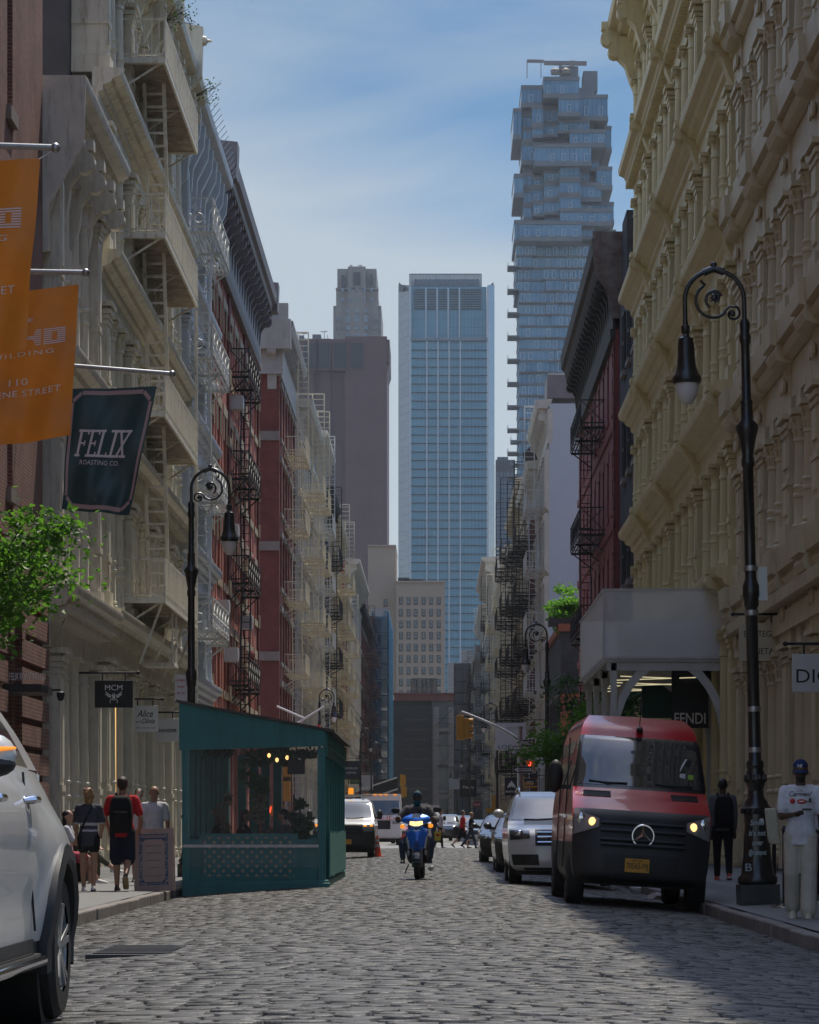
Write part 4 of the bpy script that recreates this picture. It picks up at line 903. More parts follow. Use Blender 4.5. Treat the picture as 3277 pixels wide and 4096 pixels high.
for x, h in ((640, 12), (683, 16), (690, 9), (703, 9), (762, 5)): TB(b, Y, x-.5, x+.5, 714-h, 716, Y+20, Y+21)
TB(b, Y, 675, 690, 697.5, 698.6, Y+20, Y+20.5); TB(b, Y, 634, 646, 701, 702, Y+20, Y+20.5); TB(b, Y, 658, 676, 704, 714, Y+20, Y+30); TB(b, Y, 630, 640, 706, 714, Y+20, Y+30)
b.build('aerial', M['jslab'], r, smooth=0)
# pale stepped tower
Y = 1450; r = thing('stepped_stone_tower', 'pale stepped limestone tower rising behind the windowless brown tower', 'skyscraper', (ax(752, Y), Y, 0))
b = MB()
for xa, xb, yt, dy in ((702, 803, 646, 6), (708, 796, 612, 4), (710.5, 793, 566, 6), (733, 770, 561, 2), (728, 776, 640, 3)): TB(b, Y, xa, xb, yt, 1745, Y+dy, Y+60)
TB(b, Y, 707, 797, 606, 609, Y+2, Y+8); TB(b, Y, 702, 803, 644, 646, Y+5, Y+8)
b.build('wall', M['lime'], r, smooth=0)
for xa, xb, ya, yb in ((744, 759, 573, 601), (719, 725, 579, 604), (779, 784, 577, 601)): b = MB(); TB(b, Y, xa, xb, ya, yb, Y+1.2, Y+9); b.build('loggia', M['louvre'], r, smooth=0)
wn = [(x, y, 6, 8) for y in (610, 631) for x in (722, 736, 752, 768, 782)] + [(x, y, 10, 17 if y < 680 else 9) for y in (671, 690, 706) for x in (733, 752, 771)] + [(x, 655, 9, 7) for x in (734, 752, 770)] + [(x, y, 3, 8) for y in (672, 690) for x in (709, 716, 788, 796)]
for x, y, w_, h_ in wn: b = MB(); TB(b, Y, x-w_/2, x+w_/2, y-h_/2, y+h_/2, Y+1.5, Y+7); b.build('window', M['tside'], r, smooth=0)
b = MB()
for x in (738, 741, 756, 759, 762): TB(b, Y, x-.8, x+.8, 557.5, 561, Y+20, Y+22)
b.build('roof_unit', M['iron_k'], r, smooth=0)
# stacked-box apartment tower
Y = 960; r = thing('stacked_box_tower', 'blue glass apartment tower of shifted boxes with a crane on its roof', 'skyscraper', (ax(1190, Y), Y, 0))
sx = lambda c: (2050 + .371*c) / 1.8997
sy = lambda c: (200 + .371*c) / 1.8997
boxes = [(105,330,315,555,0),(340,725,265,495,2),(725,905,300,440,-2),(725,1037,437,720,1),(500,728,490,715,3),(340,500,530,740,-1),(215,335,550,790,1),(118,215,600,800,-1),(18,105,565,905,0),(340,500,735,880,0),(500,840,715,860,1),(840,1000,770,850,-1),(1010,1082,757,1040,0),(120,220,795,935,0),(220,335,785,910,1),(110,330,930,1180,0),(340,620,905,1010,-1),(620,1008,835,1030,2),(240,850,1010,1250,3),(850,950,1130,1250,0),(510,735,1210,1380,2),(345,510,1260,1400,1),(225,335,1310,1430,0),(125,220,1260,1450,0),(25,125,1295,1555,1),(735,840,1250,1390,0),(915,1085,1217,1470,1),(510,735,1380,1550,2),(345,510,1400,1580,1),(735,968,1390,1600,1),(225,335,1430,1600,0),(125,220,1450,1620,0),(510,740,1550,1720,2),(345,515,1580,1740,1),(740,960,1590,1690,0),(230,340,1600,1760,1),(130,220,1620,1780,0),(955,1108,1583,1830,0),(515,1078,1690,1880,2),(350,515,1740,1860,0),(130,350,1780,1860,0),(30,130,1780,2040,0),(80,745,1840,2060,3),(745,895,1880,2010,1),(895,1050,1900,2010,0),(1055,1130,1885,2000,0)]
gb = MB(); sb = MB(); fb = MB(); rb = MB()
def jbox(x0, x1, z0, z1, dep, slab=1.3, wins=True, dense=False):
    y = Y + 8 - dep*2.6
    g_ = MB(); g_.box(x0, x1, y, y+30, z0+slab, z1-slab*.8); o_ = g_.build('glazed_storey', M['jglass'], r, smooth=0)
    s_ = MB(); s_.box(x0-.15, x1+.15, y-.5, y+30.2, z0, z0+slab); s_.box(x0-.12, x1+.12, y-.35, y+30.1, z1-slab*.8, z1); s_.build('slab', M['jslab'], o_, smooth=0)
    if wins and x1-x0 > 3:
        wm_ = None; n = max(1, int((x1-x0)/(2.0 if dense else 3.6))); hh = (z1-z0-2*slab)
        for i in range(n):
            x = x0 + (x1-x0)*(i+.5)/n + rnd.uniform(-.4, .4); w_ = .62; za, zb = z0+slab+.1, z0+slab+min(hh*(.85 if dense else .6), 3)
            if rnd.random() < (.35 if dense else .12): continue
            if wm_ is None:
                f_ = MB(); xb_ = x
                for (a, c, d, e) in ((x-w_, x-w_+.12, za, zb), (x+w_-.12, x+w_, za, zb), (x-w_, x+w_, zb, zb+.12), (x-w_, x+w_, za, za+.12)): f_.box(a, c, y-.12, y-.01, d, e)
                wm_ = f_.build('window', M['jframe'], o_, smooth=0)
            else: put('window', wm_.data, None, o_, (x-xb_, 0, 0))
for (a, c, d, e, k) in boxes: jbox(ax(sx(a), Y), ax(sx(c), Y), az(sy(e), Y), az(sy(d), Y), k, 1.5 if e-d > 180 else 1.0)
b = MB(); b.box(ax(sx(135), Y), ax(sx(900), Y), Y+12, Y+36, 0, az(sy(330), Y)); b.build('core', M['jslab'], r, smooth=0)
zt = az(sy(2055), Y); k = 0; z = zt
while z > 4:
    z0 = z - 3.75; x = ax(sx(48), Y) + (1.0 if k > 3 else 0); xe = ax(sx(1085), Y); segs = []
    while x < xe - 2: wd = rnd.choice([4.2, 6.5, 8.5, 5.2]); segs.append((x, min(x+wd, xe))); x += wd
    for (a, c) in segs: jbox(a, c, z0, z, rnd.choice([0, .15, .5, 0, -.25]), .42, True, True)
    if k % 2 or k > 14: b = MB(); b.box(ax(1077, Y)-(k % 2)*1.0, ax(1094, Y), Y+5, Y+14, z0, z0+.45); b.box(ax(1077, Y)-(k % 2)*1.0, ax(1077.6, Y)-(k % 2)*1.0, Y+5, Y+14, z0+.45, z0+1.6); b.build('balcony', M['jslab'], r, smooth=0)
    z = z0; k += 1
C = lambda cx, cy, y=14: at(sx(cx), sy(cy), Y+y)
b = MB(); p = C(520, 265); q = C(710, 175); b.box(p.x, q.x, Y+14, Y+26, p.z-2, q.z); p = C(765, 440); q = C(918, 226); b.box(p.x, q.x, Y+14, Y+26, p.z, q.z); b.build('bulkhead', M['jslab'], r, smooth=0)
b = MB(); b.bar(C(340, 140), C(800, 145), 1.3, 1.2); b.bar(C(158, 119), C(340, 122), .9, .9); b.bar(C(158, 119), C(158, 305), .25); b.bar(C(308, 125), C(308, 300), .25); b.bar(C(645, 190), C(645, 120), 1.6); b.bar(C(515, 265), C(515, 150), .8); b.build('crane', M['cor_grey'], r, smooth=0)
for c in (460, 572):
    b = MB(); p = C(c, 262); b.lathe([(1.5, 0), (1.5, 1.2), (1.7, 1.25), (.1, 2.3)], (p.x, p.y-2, p.z-.5), 14); b.build('water_tank', M['gstone'], r, smooth=30)
# small tower peeping out between them, grey slice behind
Y = 1300; r = thing('pale_glass_block', 'pale glass block with striped top between the blue tower and the stacked box tower', 'office block', (ax(1060, Y), Y, 0))
b = MB(); TB(b, Y, 1044, 1085, 968, 1745, Y, Y+40); b.build('curtain_wall', M['tside'], r, smooth=0)
b = MB()
for k in range(9): TB(b, Y, 1046+k*4.2, 1048+k*4.2, 970, 993, Y-1, Y)
b.build('louvre', M['louvre'], r, smooth=0)
b = MB(); TB(b, Y, 1047, 1070, 962, 968, Y+2, Y+3); b.build('glass_screen', M['tside'], r, smooth=0)
# tan brick blocks
def tan(name, label, Y, px0, px1, py, cols, rows, cw, roofs=()):
    r = thing(name, label, 'office block', (ax(px0, Y), Y, 0), group='tan brick blocks')
    b = MB(); TB(b, Y, px0, px1, py, 1745, Y, Y+30); TB(b, Y, px0-.5, px1+.5, py-3, py, Y-.5, Y+30.5); b.build('wall', M['brick_t'], r, smooth=0)
    f = MB(); p = MB(); w_ = cw/F*Y; h_ = 13*Y/F
    f.box(-w_/2, w_/2, -.12, .1, -h_/2-.3, -h_/2); f.box(-w_/2, w_/2, -.1, .1, -.08, .08); f.box(-w_/2, -w_/2+.12, -.1, .1, -h_/2, h_/2); f.box(w_/2-.12, w_/2, -.1, .1, -h_/2, h_/2); f.box(-w_/2, w_/2, -.1, .1, h_/2-.12, h_/2)
    p.box(-w_/2, w_/2, -.04, .05, -h_/2, h_/2); fm = f.mesh('window', 0); pm = p.mesh('pane', 0)
    for c in cols:
        for q in rows:
            o = put('window', fm, M['brick_t'] if False else M['frame_d'], r, Vector((ax(c, Y), Y-.02, az(q, Y))) - Vector(r['_w'])); put('pane', pm, M['glass_l'], o)
    for (a, c, d, e) in roofs: b = MB(); TB(b, Y, a, c, d, e, Y+6, Y+20); b.build('roof_house', M['brick_k'], r, smooth=0)
    return r
tan('tan_brick_block', 'tan brick block with a regular grid of windows at the end of the street', 680, 834, 937, 1226, [844.5, 860.5, 875.5, 892, 908, 924], [1264, 1289, 1313, 1337, 1362, 1386, 1411, 1436, 1460], 8, [(838, 862, 1216, 1226), (848, 892, 1219, 1226)])
tan('tan_brick_slab', 'taller plain tan brick slab with one column of windows', 690, 775, 833.6, 1150, [812], [1268, 1293, 1318], 8, [(795, 806, 1146, 1150)])
Y = 900; r = thing('grey_far_block', 'grey hazy block low in front of the blue tower', 'office block', (ax(960, Y), Y, 0)); b = MB(); TB(b, Y, 943, 1000, 1395, 1745, Y, Y+20); TB(b, Y, 972, 996, 1368, 1395, Y+2, Y+12); b.build('wall', M['lime'], r, smooth=0)
# ---------------------------------------------------------------- vehicles
def paint(name, col, metal=.0, rough=.32, coat=.7, flake=None):
    m = mat(name, col, rough, flake or tuple(c*.94 for c in col), 3., metal=metal, coat=coat); return m
M['red_p'] = paint('red van paint', (.46,.009,.018), .0, .3, .5)
M['white_p'] = paint('white vehicle paint', (.58,.57,.55))
M['silver_p'] = paint('pearl white paint', (.62,.61,.58), .1)
M['grey_p'] = paint('dark grey paint', (.055,.055,.058), .35)
M['blue_p'] = paint('scooter blue paint', (.015,.17,.80), .25)
M['dk_p'] = paint('black car paint', (.015,.015,.017))
M['screen'] = mat('windscreen glass', (.030,.040,.042), .03, spec=1.0, coat=.6)
M['truckw'] = mat('delivery truck white', (.60,.59,.57), .45, (.5,.49,.47), 2)
M['plate'] = mat('orange number plate', (.62,.30,.03), .5)
M['grille_k'] = mat('grille black', (.008,.008,.009), .5)  # one even black for grilles, air intakes and emblem backing
def cr(pts, n):
    """smooth profile: Catmull-Rom through rows (t, y, z, halfwidth, rounding); rows keep their own index as parameter"""
    P = np.array(pts, float); out = []
    for i in range(len(P)-1):
        p0, p1, p2, p3 = P[max(i-1, 0)], P[i], P[i+1], P[min(i+2, len(P)-1)]
        for k in range(n):
            t = k/n; out.append(.5*((2*p1)+(-p0+p2)*t+(2*p0-5*p1+4*p2-p3)*t*t+(-p0+3*p1-3*p2+p3)*t**3))
    out.append(P[-1]); return np.array(out)
class Car:
    """front given as rows (y, z, half width, corner rounding) from bumper foot to roof; the sides run back to rear rows"""
    def __init__(s, root, prof, L, rear=None, pw=4.0, n=4):
        s.r = root; s.n = n; s.R = cr(prof, n); s.L = L; s.pw = pw; s.rear = rear or (lambda z: L)
    def row(s, t):
        i = min(max(t*s.n, 0), len(s.R)-1.0001); k = int(i); f = i-k; return s.R[k]*(1-f) + s.R[k+1]*f
    def pt(s, t, u, off=0):
        y, z, hw, k = s.row(t); return Vector((u*hw, y + k*abs(u)**s.pw - off, z))
    def patch(s, name, m, t0, t1, u0=-1, u1=1, off=0, nu=14, parent=None, sides=False, nt_=None):
        nt2 = nt_ or max(2, int((t1-t0)*s.n)); b = MB(); vs = []
        for i in range(nt2+1):
            for j in range(nu+1): vs.append(s.pt(t0+(t1-t0)*i/nt2, u0+(u1-u0)*j/nu, off))
        w_ = nu+1; b.add(vs, [(i*w_+j, i*w_+j+1, (i+1)*w_+j+1, (i+1)*w_+j) for i in range(nt2) for j in range(nu)])
        if off:
            back = [v + Vector((0, off+.02, 0)) for v in vs]; o = len(vs); n_ = len(vs); b.v += [tuple(v) for v in back]
            rim = [j for j in range(w_)] + [i*w_+nu for i in range(1, nt2+1)] + [nt2*w_+j for j in range(nu-1, -1, -1)] + [i*w_ for i in range(nt2-1, 0, -1)]
            for a, c in zip(rim, rim[1:]+rim[:1]): b.f.append((a, a+o, c+o, c)); b.m.append(0)
        return b.build(name, m, parent or s.r, world=False, smooth=50)
    def quad(s, name, m, c4, off=.015, n=6, parent=None):
        """patch between four (t, u) corners: inner low, outer low, outer high, inner high"""
        b = MB(); vs = []
        for k in (off, -.01):
            for i in range(n+1):
                for j in range(n+1):
                    p, q = i/n, j/n; t_ = (c4[0][0]*(1-q)+c4[1][0]*q)*(1-p) + (c4[3][0]*(1-q)+c4[2][0]*q)*p; u_ = (c4[0][1]*(1-q)+c4[1][1]*q)*(1-p) + (c4[3][1]*(1-q)+c4[2][1]*q)*p
                    vs.append(s.pt(t_, u_, k))
        w_ = n+1; o = w_*w_; fs = [(i*w_+j, i*w_+j+1, (i+1)*w_+j+1, (i+1)*w_+j) for i in range(n) for j in range(n)]
        rim = list(range(w_)) + [i*w_+n for i in range(1, w_)] + [n*w_+j for j in range(n-1, -1, -1)] + [i*w_ for i in range(n-1, 0, -1)]
        b.add(vs, fs + [(a, a+o, c+o, c) for a, c in zip(rim, rim[1:]+rim[:1])]); return b.build(name, m, parent or s.r, world=False, smooth=50)
    def sides(s, name, m, t0, t1, y0=None, y1=None, off=0, ny=10, parent=None, tops=None, wheels=(), zmin=None):
        b = MB(); nt2 = max(2, int((t1-t0)*s.n))
        for sg in (-1, 1):
            vs = []
            for i in range(nt2+1):
                t = t0+(t1-t0)*i/nt2; y, z, hw, k = s.row(t); ya = y+k if y0 is None else max(y0, y+k) if y0 < 0 else y0; yb = s.rear(z) if y1 is None else y1
                for j in range(ny+1): vs.append((sg*(hw+off), ya+(yb-ya)*j/ny, z))
            w_ = ny+1; fs = [(i*w_+j, i*w_+j+1, (i+1)*w_+j+1, (i+1)*w_+j) for i in range(nt2) for j in range(ny)]
            b.add(vs, fs if sg > 0 else [f[::-1] for f in fs])
        return b.build(name, m, parent or s.r, world=False, smooth=50)
    def tail(s, m, t0, t1):
        b = MB(); nt2 = int((t1-t0)*s.n); vs = []
        for i in range(nt2+1):
            y, z, hw, k = s.row(t0+(t1-t0)*i/nt2)
            for u in (-1, 0, 1): vs.append((u*hw, s.rear(z), z))
        b.add(vs, [(i*3+j, (i+1)*3+j, (i+1)*3+j+1, i*3+j+1) for i in range(nt2) for j in range(2)]); b.build('tailgate', m, s.r, world=False)
    def sidewin(s, name, m, poly, z0t, off=.008, parent=None):
        """glass panels on both sides from (y, t) polygons"""
        for sg in (-1, 1):
            b = MB(); vs = []
            for y, t in poly:
                _, z, hw, k = s.row(t); vs.append((sg*(hw+off), y, z))
            b.add(vs, [tuple(range(len(vs)))[::sg]]); b.build(name, m, parent or s.r, world=False, smooth=0)
def wheel(root, x, y, r, w, rim='alloy', rimm=None, out=1):
    b = MB(); b.lathe([(r*.62, -w/2), (r*.9, -w/2), (r*.985, -w*.38), (r, -w*.2), (r, w*.2), (r*.985, w*.38), (r*.9, w/2), (r*.62, w/2)], (x, y, r), 28, ax='x', caps=False); t_ = b.build('wheel', M['rubber'], root, world=False)
    b = MB(); s_ = out
    b.lathe([(r*.64, -w*.3), (r*.64, w*.46), (r*.58, w*.46), (r*.56, w*.1), (r*.1, w*.05)] if s_ > 0 else [(r*.1, -w*.05), (r*.56, -w*.1), (r*.58, -w*.46), (r*.64, -w*.46), (r*.64, w*.3)], (x, y, r), 28, ax='x', caps=False)
    for k in range(5):
        a = 2*PI*k/5+.3
        for da in (-.12, .12): b.bar((x+s_*w*.36, y+math.cos(a+da)*r*.1, r+math.sin(a+da)*r*.1), (x+s_*w*.42, y+math.cos(a+da*1.2)*r*.6, r+math.sin(a+da*1.2)*r*.6), .035, .05, up=(1, 0, 0))
    b.lathe([(r*.14, 0), (r*.14, w*.44), (.01, w*.45)] if s_ > 0 else [(.01, -w*.45), (r*.14, -w*.44), (r*.14, 0)], (x, y, r), 14, ax='x')
    b.build('rim', rimm or M['iron_g'], t_, world=False)
    return t_
def four_wheels(root, hw, ya, yb, r, w, rimm=None):
    for x, s_ in ((-hw, -1), (hw, 1)):
        for y in (ya, yb): wheel(root, x, y, r, w, rimm=rimm, out=s_)
def mirror(root, x, y, z, w, h, m, arm=.1, d=.14):
    b = MB(); s_ = 1 if x > 0 else -1
    b.ell((x + s_*(arm+w/2), y, z), (w/2, d, h/2), 12, 8); b.bar((x, y+.03, z-h*.3), (x+s_*(arm+w*.4), y+.02, z-h*.3), .06)
    return b.build('wing_mirror', m, root, world=False)
def plate(root, txt, x, y, z, w=.32, h=.16, tm=None, bm=None):
    b = MB(); b.box(x-w/2, x+w/2, y-.012, y+.01, z-h/2, z+h/2); p = b.build('number_plate', bm or M['plate'], root, world=False)
    if txt: text(txt, h*.62, (x, y-.014, z-.01), tm or M['ink'], p, width=w*.88, world=False)
    return p
# ---- red high-roof van, black front bumper, headlamps lit
van = thing('delivery_van', 'red high roofed van with black bumper and lit headlamps at the right kerb', 'van', (2.83, 41.7, -.12)); van.rotation_euler = (0, math.radians(3.6), math.radians(.6))
V = [(.16,.34,.84,.16),(.02,.42,.92,.20),(0,.62,.955,.22),(.02,.86,.965,.24),(.03,.90,.97,.25),(.10,1.18,.975,.27),(.20,1.32,.975,.28),(.56,1.50,.965,.26),(.98,1.67,.95,.22),(1.42,2.15,.90,.18),(1.74,2.44,.85,.16),(1.98,2.62,.80,.16),(2.5,2.76,.70,.16)]
c = Car(van, V, 6.1)
c.patch('bumper', M['plastic'], 0, 3.6); c.patch('front_panel', M['plastic'], 3.6, 5.2)
c.patch('bonnet_guard', M['black'], 5.2, 6.25, -.97, .97, .012); c.patch('bonnet', M['red_p'], 5.2, 8); sc1 = c.patch('windscreen', M['screen'], 8.12, 10, -.93, .93, .006); c.patch('screen_surround', M['dk_p'], 8, 10)
c.patch('roof', M['red_p'], 10, 12)
b = MB()
vs = []
for i in range(5):
    for u in [-1 + .25*j for j in range(9)]: vs.append((u*(.70), 2.66 + (6.1-2.66)*i/4, 2.76 + .05*(1-u*u)*min(1, i)))
b.add(vs, [(i*9+j, i*9+j+1, (i+1)*9+j+1, (i+1)*9+j) for i in range(4) for j in range(8)]); b.build('roof', M['red_p'], van, world=False)
c.sides('side_skirt', M['plastic'], 0, 3.6); c.sides('side_panel', M['red_p'], 3.6, 12); c.tail(M['red_p'], 0, 12)
c.sidewin('side_window', M['screen'], [(1.15, 8.1), (2.15, 8.0), (2.2, 9.8), (1.75, 9.8)], 0); c.sidewin('rear_side_window', M['screen'], [(2.5, 8.0), (5.8, 8.0), (5.8, 9.7), (2.5, 9.7)], 0)
c.sides('roof_gutter', M['dk_p'], 10.9, 11.1, 2.2, 6.05, off=.012)
# grille
gr = c.patch('grille', M['grille_k'], 3.5, 5.25, -.62, .62, .016)
b = MB()
for t_ in (3.75, 4.2, 4.62, 5.0): b.tube([c.pt(t_, u, .03) for u in [-.6+.1*i for i in range(13)]], .03, 6)
b.build('grille_bar', M['plastic'], gr, world=False)
e = c.pt(4.45, 0, .06); b = MB(); b.torus(e, .15, .015, 'y', 28, 6); b.lathe([(.145, 0), (.145, .012)], (e.x, e.y+.015, e.z), 24, ax='y')
for k in range(3):
    a = PI/2 + 2*PI*k/3; q = e + Vector((math.cos(a)*.148, -.004, math.sin(a)*.148)); n_ = Vector((-math.sin(a), 0, math.cos(a)))*.036
    b.add([q, e+n_, e-n_, e+Vector((0, -.03, 0))], [(0, 1, 3), (0, 3, 2), (0, 2, 1)])
em = b.build('star_emblem', M['chrome'], van, world=False)
b = MB(); b.lathe([(.142, 0), (.142, .006)], (e.x, e.y+.006, e.z), 24, ax='y'); b.build('backing', M['grille_k'], em, world=False)
for sg in (-1, 1):
    h_ = c.quad('headlamp', M['lens'], [(4.75, sg*.63), (4.35, sg*.985), (6.2, sg*.985), (5.3, sg*.63)], .02)
    p = c.pt(5.0, sg*.73, .035); b = MB(); b.ell((p.x, p.y, p.z), (.05, .02, .06), 10, 6); b.build('bulb', M['headon'], h_, world=False)
    p = c.pt(5.2, sg*.88, .03); b = MB(); b.ell((p.x, p.y, p.z), (.06, .015, .08), 10, 6); b.build('reflector', M['chrome'], h_, world=False)
    b = MB()
    for k in range(6): b.tube([c.pt(7.35+k*.09, sg*(.45+.4*j/5), .012) for j in range(6)], .012, 4)
    b.build('bonnet_vent', M['black'], van, world=False)
c.patch('lower_grille', M['grille_k'], 1.5, 2.5, -.55, .55, .01); c.patch('bumper_lip', M['black'], .2, .9, -.95, .95, .03)
plate(van, '70565-MJ', -.06, -.035, .60, .34, .19)
text('NEW YORK', .03, (-.06, -.055, .665), M['ink'], van, world=False)
for x in (-.975,): mirror(van, x, 1.25, 1.80, .24, .48, M['black'], .12, .1)
b = MB(); p = c.pt(10.6, 0); b.ell((p.x, p.y-.05, p.z), (.05, .12, .05)); b.tube([p, p + Vector((.01, .1, .3)), p + Vector((.02, .25, .62))], .008, 5); b.build('aerial', M['black'], van, world=False)
for u in (-.5, .5): b = MB(); b.tube([c.pt(8.25, u-.28, .03), c.pt(8.2, u, .03), c.pt(8.22, u+.3, .03)], .012, 5); b.build('wiper', M['black'], van, world=False)
b = MB(); q = c.pt(8.45, .72, .012); b.box(q.x-.1, q.x-.02, q.y-.006, q.y, q.z, q.z+.07); b.build('windscreen_sticker', M['white'], van, world=False); b = MB(); b.box(q.x+.02, q.x+.1, q.y, q.y+.006, q.z-.01, q.z+.06); b.build('windscreen_sticker', mat('green sticker', (.3, .5, .05), .5), van, world=False)
b = MB(); q = c.pt(8.7, .70, .02); b.bar(q + Vector((-.12, 0, -.12)), q + Vector((.02, .03, .15)), .07, .01); b.build('paper_slip', M['white'], van, world=False)
q = c.pt(9.0, .16, -.18); b = MB(); b.ell(tuple(q), (.1, .05, .15)); b.build('rear_view_mirror', M['black'], van, world=False)
four_wheels(van, .86, .98, 4.75, .36, .25, M['iron_k'])
b = MB(); b.box(-.85, .85, .5, 5.9, .3, .5); b.build('underbody', M['black'], van, world=False)
for x in (-.985,): b = MB(); b.box(x-.03, x, 2.02, 2.2, 1.22, 1.27); b.box(x-.03, x, 2.4, 2.56, 1.22, 1.27); b.build('door_handle', M['chrome'], van, world=False)
for y in (2.3, 4.2): b = MB(); b.box(-.985, -.965, y-.008, y+.008, .5, 2.4); b.build('door_seam', M['black'], van, world=False)

# ---- generic front-facing cars
def car(name, label, cat, x, y, kind, pm, hw=.92, rz=0, glass='screen', z=None, group=None, grille='bars', low=None, lit=False, roofrack=False, trim=None):
    r = thing(name, label, cat, (x, y, (zroad(x) if z is None else z) + .0), rz, group)
    k = hw/.95
    if kind == 'suv': P_ = [(.12,.30,.80,.2),(0,.40,.90,.28),(0,.62,.94,.34),(.04,.84,.95,.36),(.14,1.0,.95,.36),(.5,1.12,.94,.3),(1.3,1.21,.92,.2),(1.9,1.56,.82,.14),(2.15,1.68,.76,.12),(2.6,1.77,.66,.12)]; rear = lambda z_: 4.9 - max(0, z_-1.1)*.6; rr, L = .38, 4.9; wy = (.95, 3.9); T = (4.6, 6, 8)
    elif kind == 'sedan': P_ = [(.12,.2,.80,.25),(0,.30,.88,.34),(0,.50,.92,.42),(.06,.66,.93,.44),(.18,.78,.93,.42),(.6,.90,.93,.32),(1.45,.98,.91,.2),(2.2,1.28,.76,.12),(2.5,1.38,.68,.1),(3.0,1.44,.58,.1)]; rear = lambda z_: 4.8 - max(0, z_-.95)*2.6; rr, L = .34, 4.8; wy = (.92, 3.8); T = (4.6, 6, 8)
    elif kind == 'van': P_ = [(.1,.35,.9,.1),(0,.46,.97,.12),(0,.70,.98,.14),(.02,.95,.98,.16),(.06,1.12,.98,.18),(.25,1.24,.97,.16),(.75,1.33,.95,.12),(1.35,1.78,.86,.1),(1.6,1.93,.8,.1),(2.1,2.03,.68,.08)]; rear = lambda z_: 5.5; rr, L = .37, 5.5; wy = (.9, 4.2); T = (4.6, 6, 8)
    else: P_ = [(.05,.42,1.0,.05),(0,.5,1.08,.06),(0,.75,1.1,.06),(.0,1.1,1.1,.07),(.02,1.4,1.1,.08),(.16,1.56,1.1,.08),(.30,1.66,1.1,.06),(.55,2.3,1.09,.05),(.62,2.5,1.08,.05),(.64,2.85,1.06,.05)]; rear = lambda z_: 6.5; rr, L = .42, 6.5; wy = (1.1, 4.9); T = (4.6, 6, 8)
    P_ = [(a, b_, c_*k, d_) for a, b_, c_, d_ in P_]
    c = Car(r, P_, L, rear); lowm = low or pm
    c.patch('bumper', lowm, 0, 3); c.patch('front_panel', pm, 3, 4.6); c.patch('bonnet', pm, 4.6, 6); c.patch('screen_surround', M['dk_p'] if kind != 'truck' else pm, 6, 8); c.patch('windscreen', M[glass], 6.1, 7.95, -.93, .93, .006); c.patch('roof', pm, 8, 9)
    c.sides('side_sill', lowm, 0, 2.0); c.sides('side_panel', pm, 2.0, 9); c.tail(pm, 0, 9)
    b = MB(); yr, zt, ht, kk = c.row(9); yb = rear(zt); b.add([(-ht, yr+kk, zt), (0, yr, zt+.015), (ht, yr+kk, zt), (ht, yb, zt), (0, yb, zt+.02), (-ht, yb, zt)], [(0, 1, 4, 5), (1, 2, 3, 4)]); b.build('roof', pm if not roofrack else M['dk_p'], r, world=False)
    if kind != 'truck':
        y6 = c.row(6)[0]; y8 = c.row(8)[0]; c.sidewin('side_window', M[glass], [(y6+.35, 6.15), (rear(9)*.0+L*.62, 6.1), (L*.6, 7.9), (y8+.25, 7.9)], 0); c.sidewin('rear_window', M[glass], [(L*.635, 6.1), (L*.84, 6.2), (L*.78, 7.8), (L*.62, 7.9)], 0)
    else: c.sidewin('side_window', M[glass], [(.9, 6.3), (1.6, 6.3), (1.6, 8), (.95, 8)], 0)
    four_wheels(r, c.row(2)[2]-.14, wy[0], wy[1], rr, .24)
    b = MB(); b.box(-.8*k, .8*k, .4, L-.2, .22, .45); b.build('underbody', M['black'], r, world=False)
    g_ = c.patch('grille', M['grille_k'], 2.6 if kind == 'suv' else (2.4 if kind == 'sedan' else 2.5), 4.4 if kind != 'truck' else 4.0, -.5 if kind != 'van' else -.6, .5 if kind != 'van' else .6, .012)
    b = MB()
    for i in range(3 if kind != 'truck' else 4): t_ = 2.9+i*.55*(1 if kind != 'truck' else .5); b.tube([c.pt(t_, u, .025) for u in [-.46+.092*j for j in range(11)]], .02 if kind == 'suv' else .014, 5)
    b.build('grille_bar', trim or (M['chrome'] if kind == 'suv' else M['plastic']), g_, world=False)
    for sg in (-1, 1):
        h_ = c.quad('headlamp', M['lens'] if kind in ('van', 'truck') else M['screen'], [(3.3, sg*.60), (3.1 if kind == 'suv' else 3.4, sg*.96), (4.5 if kind != 'truck' else 4.1, sg*.97), (4.3 if kind != 'truck' else 4.1, sg*.60)], .014)
        p = c.pt(3.9, sg*.78, .03); b = MB(); b.ell(tuple(p), (.07, .02, .055), 10, 6); b.build('bulb', M['headon'] if lit else M['chrome'], h_, world=False)
        mirror(r, sg*c.row(6.3)[2], c.row(6.2)[0]+.25, c.row(6.2)[1]+.08, .2, .17 if kind in ('sedan', 'suv') else .34, pm if kind in ('sedan', 'suv') else M['black'])
        u = sorted((sg*.45, sg*.95)); c.patch('air_intake', M['grille_k'], 1.0, 1.9, u[0], u[1], .01, 6) if kind in ('suv', 'sedan') else None
    for u in (-.45, .3): b = MB(); b.tube([c.pt(6.12, u-.25, .03), c.pt(6.1, u, .03), c.pt(6.16, u+.35, .03)], .01, 5); b.build('wiper', M['black'], r, world=False)
    return r, c
r, c = car('white_suv', 'pearl white crossover parked behind the red van with twin bar grille and roof rails', 'car', 2.32, 54.6, 'suv', M['silver_p'], .99, low=None, roofrack=True)
e = c.pt(3.5, 0, .05); b = MB(); b.torus(e, .1, .012, 'y', 24, 6); b.build('badge', M['chrome'], r, world=False)
c.patch('skid_plate', M['chrome'], .1, .7, -.8, .8, .03)
for sg in (-1, 1): b = MB(); b.tube([(sg*.72, 2.4, 1.78), (sg*.72, 2.7, 1.85), (sg*.72, 4.1, 1.84), (sg*.72, 4.4, 1.74)], .022, 6); b.build('roof_rail', M['chrome'], r, world=False)
